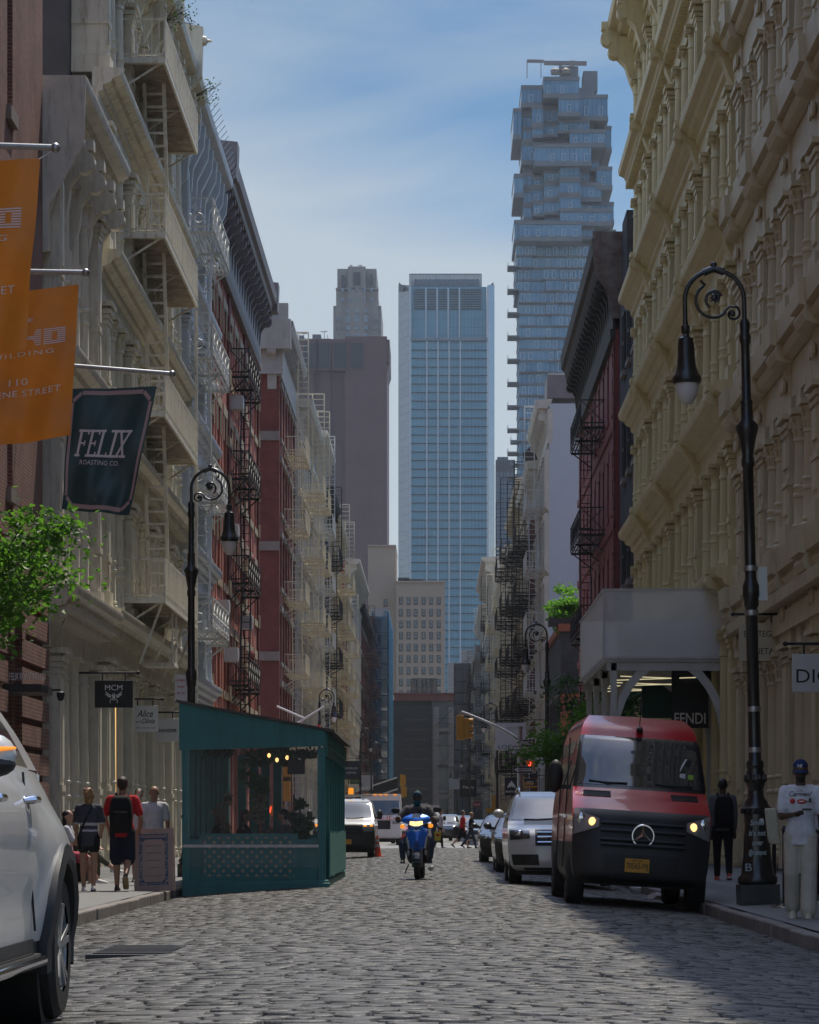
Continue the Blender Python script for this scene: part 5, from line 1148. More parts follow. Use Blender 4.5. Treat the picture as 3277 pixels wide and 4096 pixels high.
car('grey_saloon', 'dark grey saloon partly hidden between the white crossover and the charcoal saloon', 'car', 2.28, 68.5, 'sedan', M['grey_p'], .93, group=None)
car('charcoal_saloon', 'charcoal saloon parked behind the white crossover, sky in its windscreen', 'car', 2.22, 86.5, 'sedan', M['grey_p'], .95)
rv, c = car('white_work_van', 'white work van with black grille and amber roof beacon half hidden by the teal shed', 'van', -3.05, 99.5, 'van', M['white_p'], 1.0, low=M['plastic'])
c.patch('grille_panel', M['plastic'], 2.2, 4.45, -.97, .97, .009)
for sg in (-1, 1): u = sorted((sg*.64, sg*.93)); c.patch('indicator', M['amber'], 3.75, 4.35, u[0], u[1], .03, 4); c.patch('headlamp', M['lens'], 2.9, 3.7, u[0], u[1], .03, 4)
b = MB(); p = c.pt(3.3, -.2, .03); b.lathe([(.12, 0), (.12, .02)], tuple(p), 16, ax='y'); b.build('badge', M['chrome'], rv, world=False)
plate(rv, None, .1, -.03, .58, .32, .16)
b = MB(); 
for sx_ in (-.6, .6): b.bar((sx_, 1.9, 2.08), (sx_, 5, 2.12), .05)
for y in (2.1, 3.4, 4.8): b.bar((-.85, y, 2.15), (.85, y, 2.15), .05)
b.build('roof_rack', M['iron_g'], rv, world=False)
b = MB(); b.lathe([(.09, 0), (.09, .2), (.06, .24)], (.18, 2.2, 2.16), 12); b.build('beacon', M['amber'], rv, world=False)
rt, c = car('courier_truck', 'white box courier truck with a flat face behind the work van', 'truck', -3.0, 163, 'truck', M['truckw'], .95, z=-.1)
text('FedEx', .34, (.35, -.0, 1.52), mat('courier orange lettering', (.55, .12, .03), .5), rt, width=1.05, world=False)
b = MB()
for x in (-.75, -.3, .0, .3, .8): b.box(x-.09, x+.09, .58, .66, 2.78, 2.84)
b.build('marker_lamp', M['amber'], rt, world=False)
plate(rt, None, -.72, -.03, .62, .34, .17)
rw, c = car('white_panel_van', 'white panel van with a roof rack crossing behind the scooter rider', 'van', -.62, 182, 'van', M['white_p'], 1.0, z=-.02)
b = MB()
for y in (1.8, 3.2, 5): b.bar((-.85, y, 2.12), (.85, y, 2.12), .06)
b.box(-.85, .85, 1.7, 1.75, 2.05, 2.3); b.box(-.5, .2, 2.2, 4.5, 2.16, 2.4); b.build('roof_rack', M['iron_g'], rw, world=False)
car('dark_car', 'black car beside the white panel van in the distance', 'car', .72, 190, 'suv', M['dk_p'], .9, z=-.02)
car('grey_crossover', 'bluish grey crossover waiting beyond the red shirted walker', 'car', 1.85, 205, 'suv', M['grey_p'], .95, z=-.05)
car('silver_saloon', 'silver saloon behind the walker in black at the crossing', 'car', 2.6, 172, 'sedan', M['silver_p'], .92, z=-.07)
# silver car tail at the crossing, left of the rider
car('maroon_car', 'maroon car just visible behind the courier truck', 'car', -1.75, 174, 'sedan', M['red_p'], .9, z=-.03)

# ---- white SUV at the left edge, seen along its side
su = thing('white_suv', 'large white off roader at the left edge with amber mirror indicator and chrome door handles', 'car', (-3.07, 11.0, -.03))
def sring(hwb, dz=0, w=1.0):
    return [(0,.36), (.80,.36), (.93,.40), (hwb,.52), (hwb+.015,.78), (hwb+.02,.98), (hwb,1.12), (hwb-.05,1.22), (hwb-.09,1.265)]
WB, WF = 5.62, 2.42; WR = .41
b = MB(); ys = [0,.3,.7,1.1,1.5,1.8] + [1.95+.11*i for i in range(10)] + [3.1,3.5,3.9,4.3,4.7] + [4.86+.1*i for i in range(12)] + [6.2,6.5,6.75,6.9]
rows = 26
def side_x(z, y): return sum(side_x0(z+q, y) for q in (-.06, -.03, 0, .03, .06))/5
def side_x0(z, y):
    x = np.interp(z, [.30,.45,.62,.80,.98,1.10,1.22,1.32,1.38], [.88,.93,.955,.955,.98,.982,.955,.91,.86])
    bul = max(0, 1-((y-WB)/.75)**2)*.055 + max(0, 1-((y-WF)/.75)**2)*.04
    x += bul*np.interp(z, [.4,.7,1.0,1.2], [.7,1,.9,.2]) - .02*max(0, 1-((z-.66)/.12)**2)*(1 if 2.95 < y < 4.9 else 0)
    x -= max(0, y-4.5)*.065*np.interp(z, [.9, 1.2], [0, 1])
    return x - max(0, y-6.3)**2*.55 - max(0, .5-y)**2*.4
def zbot(y):
    z = .46
    for yc in (WB, WF):
        d = abs(y-yc)
        if d < WR+.11: z = max(z, .40+math.sqrt((WR+.11)**2-d*d))
    return z
for sg in (-1, 1):
    vs = []
    for y in ys:
        z0 = zbot(y)
        for i in range(rows+1): z = z0+(1.38-z0)*i/rows; vs.append((sg*side_x(z, y), y, z))
    w_ = rows+1; fs = [(i*w_+j, (i+1)*w_+j, (i+1)*w_+j+1, i*w_+j+1) for i in range(len(ys)-1) for j in range(rows)]
    b.add(vs, [f[::-1] for f in fs] if sg > 0 else fs)
# bonnet, roof and tail close the body
b.add([(-.9, 0, 1.05), (.9, 0, 1.05), (.86, 1.6, 1.38), (-.86, 1.6, 1.38), (-.9, 0, .4), (.9, 0, .4)], [(0, 1, 2, 3), (4, 5, 1, 0)])
b.add([(-.7, 6.9, .46), (.7, 6.9, .46), (.7, 6.9, 1.38), (-.7, 6.9, 1.38)], [(0, 3, 2, 1)])
b.build('body', M['silver_p'], su, world=False, smooth=60, fix=False)
b = MB(); b.loft([[(-.58, 2.5, 1.835), (-.2, 2.45, 1.85), (.2, 2.45, 1.85), (.58, 2.5, 1.835), (.5, 2.5, 1.80), (-.5, 2.5, 1.80)], [(-.59, 3.5, 1.845), (-.3, 3.5, 1.895), (.3, 3.5, 1.895), (.59, 3.5, 1.845), (.5, 3.5, 1.81), (-.5, 3.5, 1.81)], [(-.53, 5.4, 1.845), (-.3, 5.4, 1.885), (.3, 5.4, 1.885), (.53, 5.4, 1.845), (.5, 5.4, 1.80), (-.5, 5.4, 1.80)], [(-.46, 6.2, 1.835), (-.2, 6.2, 1.85), (.2, 6.2, 1.85), (.46, 6.2, 1.835), (.4, 6.2, 1.78), (-.4, 6.2, 1.78)]]); b.build('roof', M['silver_p'], su, world=False)
for sg in (-1, 1):
    def gp(y, q): return (sg*(.865-.27*q-.02*math.sin(q*PI)*-1-max(0, y-4.5)*.065), y, 1.375+.465*q)
    gx = {k_: MB() for k_ in ('front_window', 'rear_window', 'quarter_window', 'cabin_frame')}; S_ = [0, .03, .06, .12, .2, .28, .335, .355, .37, .45, .53, .6, .615, .635, .655, .72, .8, .86, .9, .95, 1.0]; Q_ = [0, .06, .25, .5, .75, .9, .95, 1.0]
    g3 = lambda s_, q: gp(1.7+.8*q + (6.7-.5*q - 1.7-.8*q)*s_, q)
    for i in range(len(S_)-1):
        for j in range(len(Q_)-1):
            sm_, qm = (S_[i]+S_[i+1])/2, (Q_[j]+Q_[j+1])/2; k_ = 'cabin_frame'
            if .06 < qm < .9: k_ = 'front_window' if .06 < sm_ < .335 else 'rear_window' if .37 < sm_ < .615 else 'quarter_window' if .655 < sm_ < .86 else k_
            f_ = [g3(S_[i], Q_[j]), g3(S_[i+1], Q_[j]), g3(S_[i+1], Q_[j+1]), g3(S_[i], Q_[j+1])]; gx[k_].add(f_, [(0, 1, 2, 3) if sg > 0 else (3, 2, 1, 0)])
    for k_, b_ in gx.items(): b_.build(k_, M['silver_p'] if k_ == 'cabin_frame' else M['screen'], su, world=False, smooth=60)
    b = MB(); b.bar(g3(.346, .06), g3(.346, .92), .05, .02, up=(1, 0, 0)); b.bar(g3(.625, .06), g3(.625, .92), .05, .02, up=(1, 0, 0)); b.build('pillar', M['dk_p'], su, world=False)
    b = MB(); b.bar(g3(.02, 1.0), g3(.98, 1.0), .06, .04); b.build('roof_rail', M['chrome'], su, world=False)
    b = MB(); b.bar(gp(1.7, .0), gp(6.4, .02), .03, .02); b.build('window_trim', M['chrome'], su, world=False)
    # cladding: arch, sill, running board
    for yc in (WB, WF):
        b = MB(); ring = []
        for i in range(15):
            a = math.radians(-12+204*i/14); ca, sa = math.cos(a), math.sin(a); r0, r1 = WR+.06, WR+.17
            x = sg*(side_x(.40+r1*max(sa, .1), yc)+.012)
            ring.append([(x, yc+ca*r0, .40+sa*r0), (x+sg*.02, yc+ca*(r0+.03), .40+sa*(r0+.03)), (x+sg*.006, yc+ca*r1, .40+sa*r1), (x-sg*.12, yc+ca*r1, .40+sa*r1), (x-sg*.3, yc+ca*r0, .40+sa*r0)])
        b.loft(ring, False); b.build('arch_cladding', M['plastic'], su, world=False)
        b = MB(); b.lathe([(WR+.09, -.2), (WR+.09, .16)] , (sg*.76, yc, .42), 20, ax='x'); b.build('wheel_well', M['black'], su, world=False)
    b = MB(); b.box(sg*.76, sg*.935, 2.95, 5.08, .34, .50); b.build('sill_cladding', M['plastic'], su, world=False, bevel=.03)
    b = MB(); b.box(sg*.80, sg*1.0, 2.75, 5.0, .33, .385); rb_ = b.build('running_board', M['chrome'], su, world=False, bevel=.02)
    b = MB(); b.box(sg*.82, sg*.965, 2.78, 4.96, .386, .396); 
    for i in range(40): b.box(sg*.83, sg*.955, 2.8+i*.05, 2.825+i*.05, .396, .403)
    b.build('tread', M['rubber'], rb_, world=False)
    for y, nm in ((3.35, 'front'), (4.62, 'rear')):
        x = sg*side_x(1.2, y); b = MB(); b.ell((x-sg*.005, y-.12, 1.18), (.02, .07, .055)); b.tube([(x, y-.22, 1.205), (x+sg*.045, y-.18, 1.21), (x+sg*.05, y-.05, 1.21), (x, y, 1.205)], [.016, .022, .022, .016], 8); b.build('door_handle', M['chrome'], su, world=False)
    for y in (3.42, 4.8): b = MB(); b.bar((sg*(side_x(.8, y)+.001), y, .52), (sg*(side_x(1.3, y)-.004), y, 1.36), .012, .012); b.build('door_seam', M['black'], su, world=False)
    # mirror
    b = MB(); x = sg*1.02; y = 2.62; b.ell((x, y, 1.40), (.145, .12, .105), 16, 10); b.bar((sg*.84, y+.05, 1.34), (x, y+.02, 1.33), .09, .05); mi_ = b.build('wing_mirror', M['silver_p'], su, world=False)
    b = MB(); b.ell((x, y-.005, 1.355), (.143, .122, .065), 16, 8); b.build('mirror_base', M['black'], mi_, world=False)
    b = MB(); b.tube([(x-sg*.1, y-.112, 1.405), (x, y-.13, 1.413), (x+sg*.09, y-.105, 1.425), (x+sg*.143, y-.03, 1.43)], [.008, .011, .011, .006], 6); b.build('indicator', M['amber'], mi_, world=False)
    for y in (WB, WF): wheel(su, sg*.86, y, .405, .285, rimm=M['iron_g'], out=sg)
b = MB(); b.box(-.85, .85, .6, 6.6, .3, .5); b.build('underbody', M['black'], su, world=False)

# ---- blue scooter (faces the camera along -y)
sco = thing('motor_scooter', 'blue motor scooter ridden towards the viewer with its headlamp lit', 'scooter', (-.34, 57.2, 0)); sco.rotation_euler = (0, math.radians(-1.5), math.radians(-3))
def so_(b, n, m, par=None, **k): return b.build(n, m, par or sco, world=False, **k)
wm = MB(); wm.lathe([(.14, -.05), (.2, -.058), (.232, -.045), (.245, 0), (.232, .045), (.2, .058), (.14, .05)], (0, 0, .245), 24, ax='x'); wf = so_(wm, 'wheel', M['rubber'])
wm = MB(); wm.lathe([(.05, -.05), (.15, -.03), (.15, .03), (.05, .05)], (0, 0, .245), 20, ax='x'); so_(wm, 'rim', M['iron_g'], wf)
wm = MB(); wm.lathe([(.14, -.06), (.2, -.065), (.232, -.05), (.245, 0), (.232, .05), (.2, .065), (.14, .06)], (0, 1.28, .245), 24, ax='x'); so_(wm, 'wheel', M['rubber'])
b = MB()
for sg in (-1, 1): b.tube([(sg*.085, 0, .245), (sg*.085, .06, .5), (sg*.06, .14, .78)], .02, 8)
so_(b, 'fork', M['iron_g'])
b = MB()
rg = []
for a in [math.radians(60+ 12*i) for i in range(9)]:
    y, z = -math.cos(a-PI/2+.35)*0 + .285*math.cos(a)*1.0, .245+.285*math.sin(a); rg.append([(-.085, y, z-.02), (-.06, y*1.03, z+.03), (0, y*1.05, z+.045), (.06, y*1.03, z+.03), (.085, y, z-.02)])
b.loft(rg, False); so_(b, 'mudguard', M['dk_p'])
b = MB(); b.loft([[(-.17, .30, .33), (.17, .30, .33), (.2, .42, .33), (-.2, .42, .33)], [(-.2, .16, .55), (.2, .16, .55), (.24, .34, .55), (-.24, .34, .55)], [(-.19, .10, .78), (.19, .10, .78), (.23, .28, .80), (-.23, .28, .80)], [(-.13, .16, .95), (.13, .16, .95), (.15, .28, .97), (-.15, .28, .97)]]); so_(b, 'leg_shield', M['dk_p'], bevel=.02)
b = MB(); sh = [(-.03, .53, .06), (-.12, .62, .075), (-.185, .80, .09), (-.19, .92, .13), (-.1, .96, .10)]
ring = [[(x, .03+.06*abs(x)*4, .56-abs(x)*0) for x in (-.06, 0, .06)]]
rows_ = [(.52, .075, .10), (.60, .13, .055), (.70, .165, .03), (.82, .20, .035), (.92, .205, .07), (.965, .12, .10)]
vs = []
for z, hw, y in rows_:
    for u in (-1, -.6, -.2, .2, .6, 1): vs.append((u*hw, y+.09*abs(u)**2.2 - .02*(1-abs(u)), z + (.05*abs(u) if z > .9 else 0)))
b.add(vs, [(i*6+j, i*6+j+1, (i+1)*6+j+1, (i+1)*6+j) for i in range(5) for j in range(5)]); so_(b, 'front_shield', M['blue_p'], smooth=60)
b = MB()
for k in range(4): b.box(-.06+.01*k, .06-.01*k, .0, .03, .63+.035*k, .642+.035*k)
so_(b, 'shield_vent', M['black'])
for sg in (-1, 1):
    b = MB(); b.bar((sg*.155, .075, .60), (sg*.185, .115, .83), .03, .015); so_(b, 'shield_stripe', M['white'])
    b = MB(); b.ell((sg*.165, .11, .52), (.035, .03, .065)); so_(b, 'fog_lamp', M['lens'])
    b = MB(); b.ell((sg*.27, .13, 1.03), (.05, .04, .045)); so_(b, 'indicator', M['amber'])
    b = MB(); b.tube([(sg*.1, .22, 1.12), (sg*.3, .27, 1.14), (sg*.38, .30, 1.13)], .017, 8); so_(b, 'handlebar', M['black'])
    b = MB(); b.tube([(sg*.25, .22, 1.14), (sg*.30, .2, 1.24), (sg*.36, .22, 1.31)], .009, 6); b.ell((sg*.40, .22, 1.335), (.085, .02, .055)); so_(b, 'mirror', M['black'])
b = MB(); vs = []
for z, hw, y in ((1.0, .13, .03), (1.06, .27, .04), (1.12, .30, .06), (1.17, .22, .08), (1.215, .10, .14)):
    for u in (-1, -.6, -.2, .2, .6, 1): vs.append((u*hw, y+.14*abs(u)**2, z+.05*abs(u)))
b.add(vs, [(i*6+j, i*6+j+1, (i+1)*6+j+1, (i+1)*6+j) for i in range(4) for j in range(5)]); b.box(-.12, .12, .12, .26, 1.0, 1.16); so_(b, 'handlebar_cowl', M['blue_p'], smooth=60)
b = MB(); b.add([(-.13, .018, 1.06), (-.05, -.005, 1.03), (.05, -.005, 1.03), (.13, .018, 1.06), (.12, .03, 1.125), (0, .01, 1.115), (-.12, .03, 1.125)], [(0, 1, 2, 3, 4, 5, 6)]); b.ell((-.06, .012, 1.08), (.05, .014, .03), 8, 5); b.ell((.06, .012, 1.08), (.05, .014, .03), 8, 5); so_(b, 'headlamp', M['headon'])
b = MB(); b.ell((0, .09, .535), (.055, .02, .022)); so_(b, 'running_light', M['headon'])
b = MB(); b.add([(-.09, .10, 1.19), (.09, .10, 1.19), (.07, .17, 1.27), (-.07, .17, 1.27)], [(0, 1, 2, 3)]); so_(b, 'fly_screen', M['screen'])
b = MB(); b.box(.03, .10, .2, .215, 1.18, 1.36); so_(b, 'phone_holder', M['black'])
b = MB(); b.box(-.17, .17, .34, .75, .31, .35); b.loft([[(-.17, .72, .3), (.17, .72, .3), (.15, .8, .72), (-.15, .8, .72)], [(-.2, 1.5, .45), (.2, 1.5, .45), (.14, 1.6, .74), (-.14, 1.6, .74)]]); so_(b, 'body', M['dk_p'], bevel=.03)
b = MB(); b.loft([[(-.14, .78, .72), (.14, .78, .72), (.12, .82, .80), (-.12, .82, .80)], [(-.16, 1.1, .74), (.16, 1.1, .74), (.14, 1.1, .82), (-.14, 1.1, .82)], [(-.13, 1.55, .78), (.13, 1.55, .78), (.1, 1.58, .85), (-.1, 1.58, .85)]]); so_(b, 'seat', M['black'], bevel=.03)
b = MB(); b.tube([(.2, 1.1, .2), (.24, .9, .22), (.22, .55, .2)], .045, 8); b.tube([(-.2, .6, .3), (-.28, .62, .12)], .015, 6); so_(b, 'exhaust', M['iron_g'])
# ---------------------------------------------------------------- people
SK = {'tan': mat('tan skin', (.34,.19,.125), .5, (.30,.165,.105), 20), 'dark': mat('dark skin', (.075,.042,.03), .45, (.06,.034,.024), 20), 'fair': mat('fair skin', (.48,.29,.21), .5, (.44,.25,.18), 20)}
def cloth(name, c, c2=None, **k): return mat(name, c, .85, c2 or tuple(x*.75 for x in c), 6, bump=.35, bscale=22, spec=.2, **k)
CL = {'red': cloth('red cotton', (.50,.025,.03)), 'navy': cloth('navy cotton', (.018,.022,.04)), 'white': cloth('white cotton', (.62,.62,.66)), 'black': cloth('black cotton', (.014,.014,.016)), 'grey': cloth('dark grey jersey', (.11,.105,.108)), 'lgrey': cloth('grey jersey', (.13,.14,.15)),
      'beige': cloth('cream denim', (.50,.46,.39)), 'denim': cloth('blue denim', (.04,.055,.09)), 'teal': cloth('teal scarf cloth', (.01,.085,.12), (.02,.16,.2)), 'lav': cloth('pale lilac shirt', (.46,.42,.47)), 'olive': cloth('olive cotton', (.09,.09,.065)), 'canvas': cloth('canvas tote cloth', (.40,.36,.27))}
HAIR = {'brown': mat('brown hair', (.045,.025,.015), .55, (.03,.017,.01), 30, bump=.6, bscale=60), 'blonde': mat('golden curls', (.38,.22,.08), .6, (.18,.10,.04), 14, bump=.8, bscale=40), 'black': mat('black hair', (.008,.007,.007), .45, bump=.5, bscale=60), 'ginger': mat('red brown hair', (.22,.08,.03), .6, (.16,.06,.025), 30)}
SHOE = {'white': mat('white trainers', (.58,.56,.52), .6), 'black': mat('black shoes', (.015,.015,.016), .5), 'tan': mat('tan soles', (.28,.19,.10), .7), 'red': mat('red trainers', (.45,.06,.03), .6), 'cream': mat('cream trainers', (.50,.46,.36), .6)}
def rem(o, v, sm=4):
    m = o.modifiers.new('r', 'REMESH'); m.mode = 'VOXEL'; m.voxel_size = v; m.use_smooth_shade = True
    s_ = o.modifiers.new('k', 'SMOOTH'); s_.iterations = sm; s_.factor = .5
    return o
class Body:
    """figure facing +y, built from joints; h is the standing height"""
    def __init__(s, root, h=1.75, legs=((8, 5), (-8, 5)), arms=((0, 6, 10, 0), (0, 6, 10, 0)), lean=2, w=1.0, headpitch=0, sit=None, headyaw=0, vox=.014):
        s.r = root; s.h = h; s.w = w; s.vox = vox; D = math.radians; J = {}
        th, sh, ft = .245*h, .246*h, .045*h; hipz = 0; legsj = []
        for i, (a, k) in enumerate(legs):
            x = (-1 if i == 0 else 1)*.052*h; d1 = Vector((0, math.sin(D(a)), -math.cos(D(a)))); d2 = Vector((0, math.sin(D(a-k)), -math.cos(D(a-k))))
            legsj.append((Vector((x, 0, 0)), Vector((x*1.05, 0, 0)) + d1*th, Vector((x*1.0, 0, 0)) + d1*th + d2*sh, a-k))
        low = min(l[2].z for l in legsj); hz_ = (-low + ft) if sit is None else sit
        s.hip = Vector((0, 0, hz_)); s.legs = [(a+s.hip, b_+s.hip, c_+s.hip, g) for a, b_, c_, g in legsj]
        up = Vector((0, math.sin(D(lean)), math.cos(D(lean)))); s.up = up
        s.chest = s.hip + up*.20*h; s.sh = s.hip + up*.30*h; s.neck = s.hip + up*.335*h
        fw = Vector((0, math.sin(D(lean)+D(headpitch)), math.cos(D(lean)+D(headpitch)))); s.head = s.neck + fw*.085*h
        s.hfw = Vector((-math.sin(D(headyaw))*math.cos(D(headpitch)), math.cos(D(headyaw))*math.cos(D(headpitch)+D(lean)), -math.sin(D(headpitch)+D(lean))))
        s.arms = []
        for i, (f, ab, e, inn) in enumerate(arms):
            sg = -1 if i == 0 else 1; S = s.sh + Vector((sg*.100*h*w, 0, -.01*h))
            d1 = Vector((sg*math.sin(D(ab)), math.sin(D(f))*math.cos(D(ab)), -math.cos(D(f))*math.cos(D(ab))))
            E = S + d1*.172*h; d2 = Vector((-sg*math.sin(D(inn)), math.sin(D(f+e))*math.cos(D(inn)), -math.cos(D(f+e))*math.cos(D(inn)))); W = E + d2*.155*h
            s.arms.append((S, E, W, d2, sg))
    def torso(s, b, g=0.0, z0=0, z1=1, w=None):
        h = s.h; w = w or s.w; st = [(-.035, .082, .06), (.02, .09, .066), (.10, .078, .058), (.18, .088, .066), (.25, .100, .066), (.295, .088, .052), (.325, .042, .04)]
        rings = []
        for q, rx, ry in st:
            c = s.hip + s.up*q*h; rings.append([(c.x+(rx*h*w+g)*math.cos(2*PI*j/16), c.y+(ry*h*(.5+.5*w)+g)*math.sin(2*PI*j/16), c.z) for j in range(16)])
        b.loft(rings)
    def skin(s, m, fingers=True, hold=None, face=True):
        h = s.h; b = MB(); s.torso(b, -.004)
        b.cap(s.neck - s.up*.03*h, s.head, .034*h, .031*h)
        hd = s.head; f = s.hfw
        b.ell(tuple(hd + s.up*.012*h), (.048*h, .058*h, .064*h)); b.ell(tuple(hd + f*.018*h - s.up*.022*h), (.032*h, .036*h, .036*h))
        b.ell(tuple(hd + f*.055*h - s.up*.006*h), (.008*h, .012*h, .014*h), 8, 6)
        side = f.cross(s.up).normalized()
        for sg in (-1, 1): b.ell(tuple(hd + side*sg*.047*h), (.006*h, .011*h, .017*h), 8, 6)
        for sg in (-1, 1): b.ell(tuple(hd + f*.047*h + side*sg*.016*h + s.up*.006*h), (.007*h, .007*h, .004*h), 8, 6)
        b.ell(tuple(hd + f*.050*h - s.up*.028*h), (.013*h, .008*h, .005*h), 8, 6)
        for (a, k, c, g) in s.legs: b.cap(a, k, .05*h, .033*h); b.cap(k + (c-k)*.25, c, .034*h, .021*h); b.cap(k, k + (c-k)*.4, .033*h, .033*h)
        for (S, E, W, d, sg) in s.arms:
            b.cap(S, E, .031*h, .023*h); b.cap(E, W, .0235*h, .0155*h)
            pal = W + d*.035*h; b.cap(W, W + d*.05*h, .016*h, .021*h)
            if fingers:
                lat = Vector((sg, 0, 0)) if abs(d.x) < .8 else Vector((0, 1, 0)); lat = (lat - d*lat.dot(d)).normalized(); nrm = d.cross(lat).normalized(); cur = hold or .5
                if nrm.x*sg > 0: pass
                for i, L in enumerate((.036, .044, .047, .042)):
                    p = W + d*.06*h + lat*(i-1.5)*.0115*h; q = p + d*L*.5*h; e = q + (d*(1-cur) + nrm*cur*(-sg)).normalized()*L*.5*h; b.tube([p - d*.01*h, q, e], [.0062*h, .0056*h, .0045*h], 6)
                p = W + d*.03*h - lat*.019*h; b.tube([p, p - lat*.014*h + d*.02*h, p - lat*.012*h + d*.038*h], [.0075*h, .0066*h, .005*h], 6)
        return rem(b.build('body', m, s.r, world=False), s.vox*.62, 2)
    def shirt(s, m, name='shirt', sleeve=.55, g=.014, length=-.05, w=None, collar=False):
        h = s.h; b = MB(); s.torso(b, g, w=w); c = s.hip + s.up*length*h
        b.loft([[(c.x+(.088*h*s.w+g)*math.cos(2*PI*j/16), c.y+(.064*h+g)*math.sin(2*PI*j/16), c.z) for j in range(16)], [(s.hip.x+(.09*h*s.w+g)*math.cos(2*PI*j/16), s.hip.y+(.066*h+g)*math.sin(2*PI*j/16), s.hip.z+.05*h) for j in range(16)]])
        for (S, E, W, d, sg) in s.arms:
            if sleeve <= 1: b.cap(S, S+(E-S)*sleeve, .034*h+g*.8, .031*h+g*.9)
            else: b.cap(S, E, .034*h+g*.7, .027*h+g*.7); b.cap(E, E+(W-E)*min(sleeve-1, 1)*.95, .028*h+g*.6, .021*h+g*.5)
        b.cap(s.sh + Vector((-.07*h, 0, 0)), s.sh + Vector((.07*h, 0, 0)), .032*h+g*.5, .032*h+g*.5)
        return rem(b.build(name, m, s.r, world=False), s.vox)
    def trousers(s, m, name='trousers', cut=2.0, g=.012, flare=0, w=1.0):
        h = s.h; b = MB(); c = s.hip
        b.loft([[(c.x+rx*h*s.w*math.cos(2*PI*j/16), c.y+ry*h*math.sin(2*PI*j/16), c.z+q*h) for j in range(16)] for q, rx, ry in ((-.05, .085, .064), (0, .094, .072), (.045, .090, .066))])
        for (a, k, e, gg) in s.legs:
            if cut <= 1: b.cap(a, a+(k-a)*cut, .054*h+g, .05*h+g*1.5)
            else: b.cap(a, k, .053*h+g, .036*h+g+flare*.5); b.cap(k, k+(e-k)*(cut-1)*.97, .036*h+g+flare*.4, .026*h+g+flare)
        return rem(b.build(name, m, s.r, world=False), s.vox)
    def shoes(s, m, sole=None):
        h = s.h
        for (a, k, e, gg) in s.legs:
            p = math.radians(min(gg, 0)*.9) ; fw = Vector((0, math.cos(p), math.sin(p))); upv = Vector((0, -math.sin(p), math.cos(p))); c = e - upv*.02*h
            rg = []
            for q, wd, ht in ((-.035, .017, .03), (-.02, .024, .05), (.02, .025, .048), (.06, .027, .032), (.095, .025, .024), (.115, .014, .014)):
                o_ = c + fw*q*h - upv*.022*h; rg.append([o_ + Vector((wd*h*math.cos(t_), 0, 0)) + upv*(ht*h*max(math.sin(t_), 0) + (-.003 if math.sin(t_) < 0 else 0)*h) for t_ in [2*PI*j/12 for j in range(12)]])
            b = MB(); b.loft(rg); o = b.build('shoe', m, s.r, world=False, smooth=50)
            if sole: b = MB(); b.loft([[o_ + Vector(((.027 if 0 < i < 4 else .02)*h*x_, 0, 0)) for x_ in (-1, 1)] + [o_ + Vector(((.027 if 0 < i < 4 else .02)*h*x_, 0, 0)) - upv*.012*h for x_ in (1, -1)] for i, o_ in enumerate([c + fw*q*h - upv*.024*h for q in (-.037, 0, .04, .09, .115)])]); b.build('sole', sole, o, world=False)
    def hair(s, m, kind='short'):
        h = s.h; b = MB(); hd = s.head; f = s.hfw; up = s.up; bk = -f
        if kind == 'short': b.ell(tuple(hd + up*.026*h + bk*.008*h), (.050*h, .059*h, .053*h)); b.ell(tuple(hd + bk*.024*h - up*.002*h), (.043*h, .036*h, .048*h))
        elif kind == 'long': b.ell(tuple(hd + up*.026*h + bk*.008*h), (.048*h, .057*h, .05*h)); b.ell(tuple(hd + bk*.03*h - up*.05*h), (.045*h, .03*h, .085*h))
        elif kind == 'curly':
            for i in range(60):
                a = rnd.uniform(0, 2*PI); q = rnd.uniform(-.075, .055); rr = .042 if q > -.02 else .03
                p = hd + up*q*h + bk*(.012 + max(0, -q)*.3)*h + Vector((math.cos(a)*rr*h, math.sin(a)*rr*h*.8, 0)); 
                if (p-hd).dot(f) > .03*h: continue
                b.ell(tuple(p), (.016*h, .016*h, .016*h), 7, 5)
        elif kind == 'stubble': b.ell(tuple(hd + up*.014*h + bk*.006*h), (.049*h, .0585*h, .0625*h))
        elif kind == 'bun': b.ell(tuple(hd + up*.026*h + bk*.008*h), (.046*h, .056*h, .05*h)); b.ell(tuple(hd + bk*.05*h + up*.02*h), (.025*h, .025*h, .025*h))
        o = b.build('hair', m, s.r, world=False)
        return rem(o, s.vox*.7, 2) if kind != 'curly' else o
def person(label, x, y, z, rz, group=None, **k):
    r = thing('person', label, 'person', (x, y, z), math.radians(rz), group); return r, Body(r, **k)
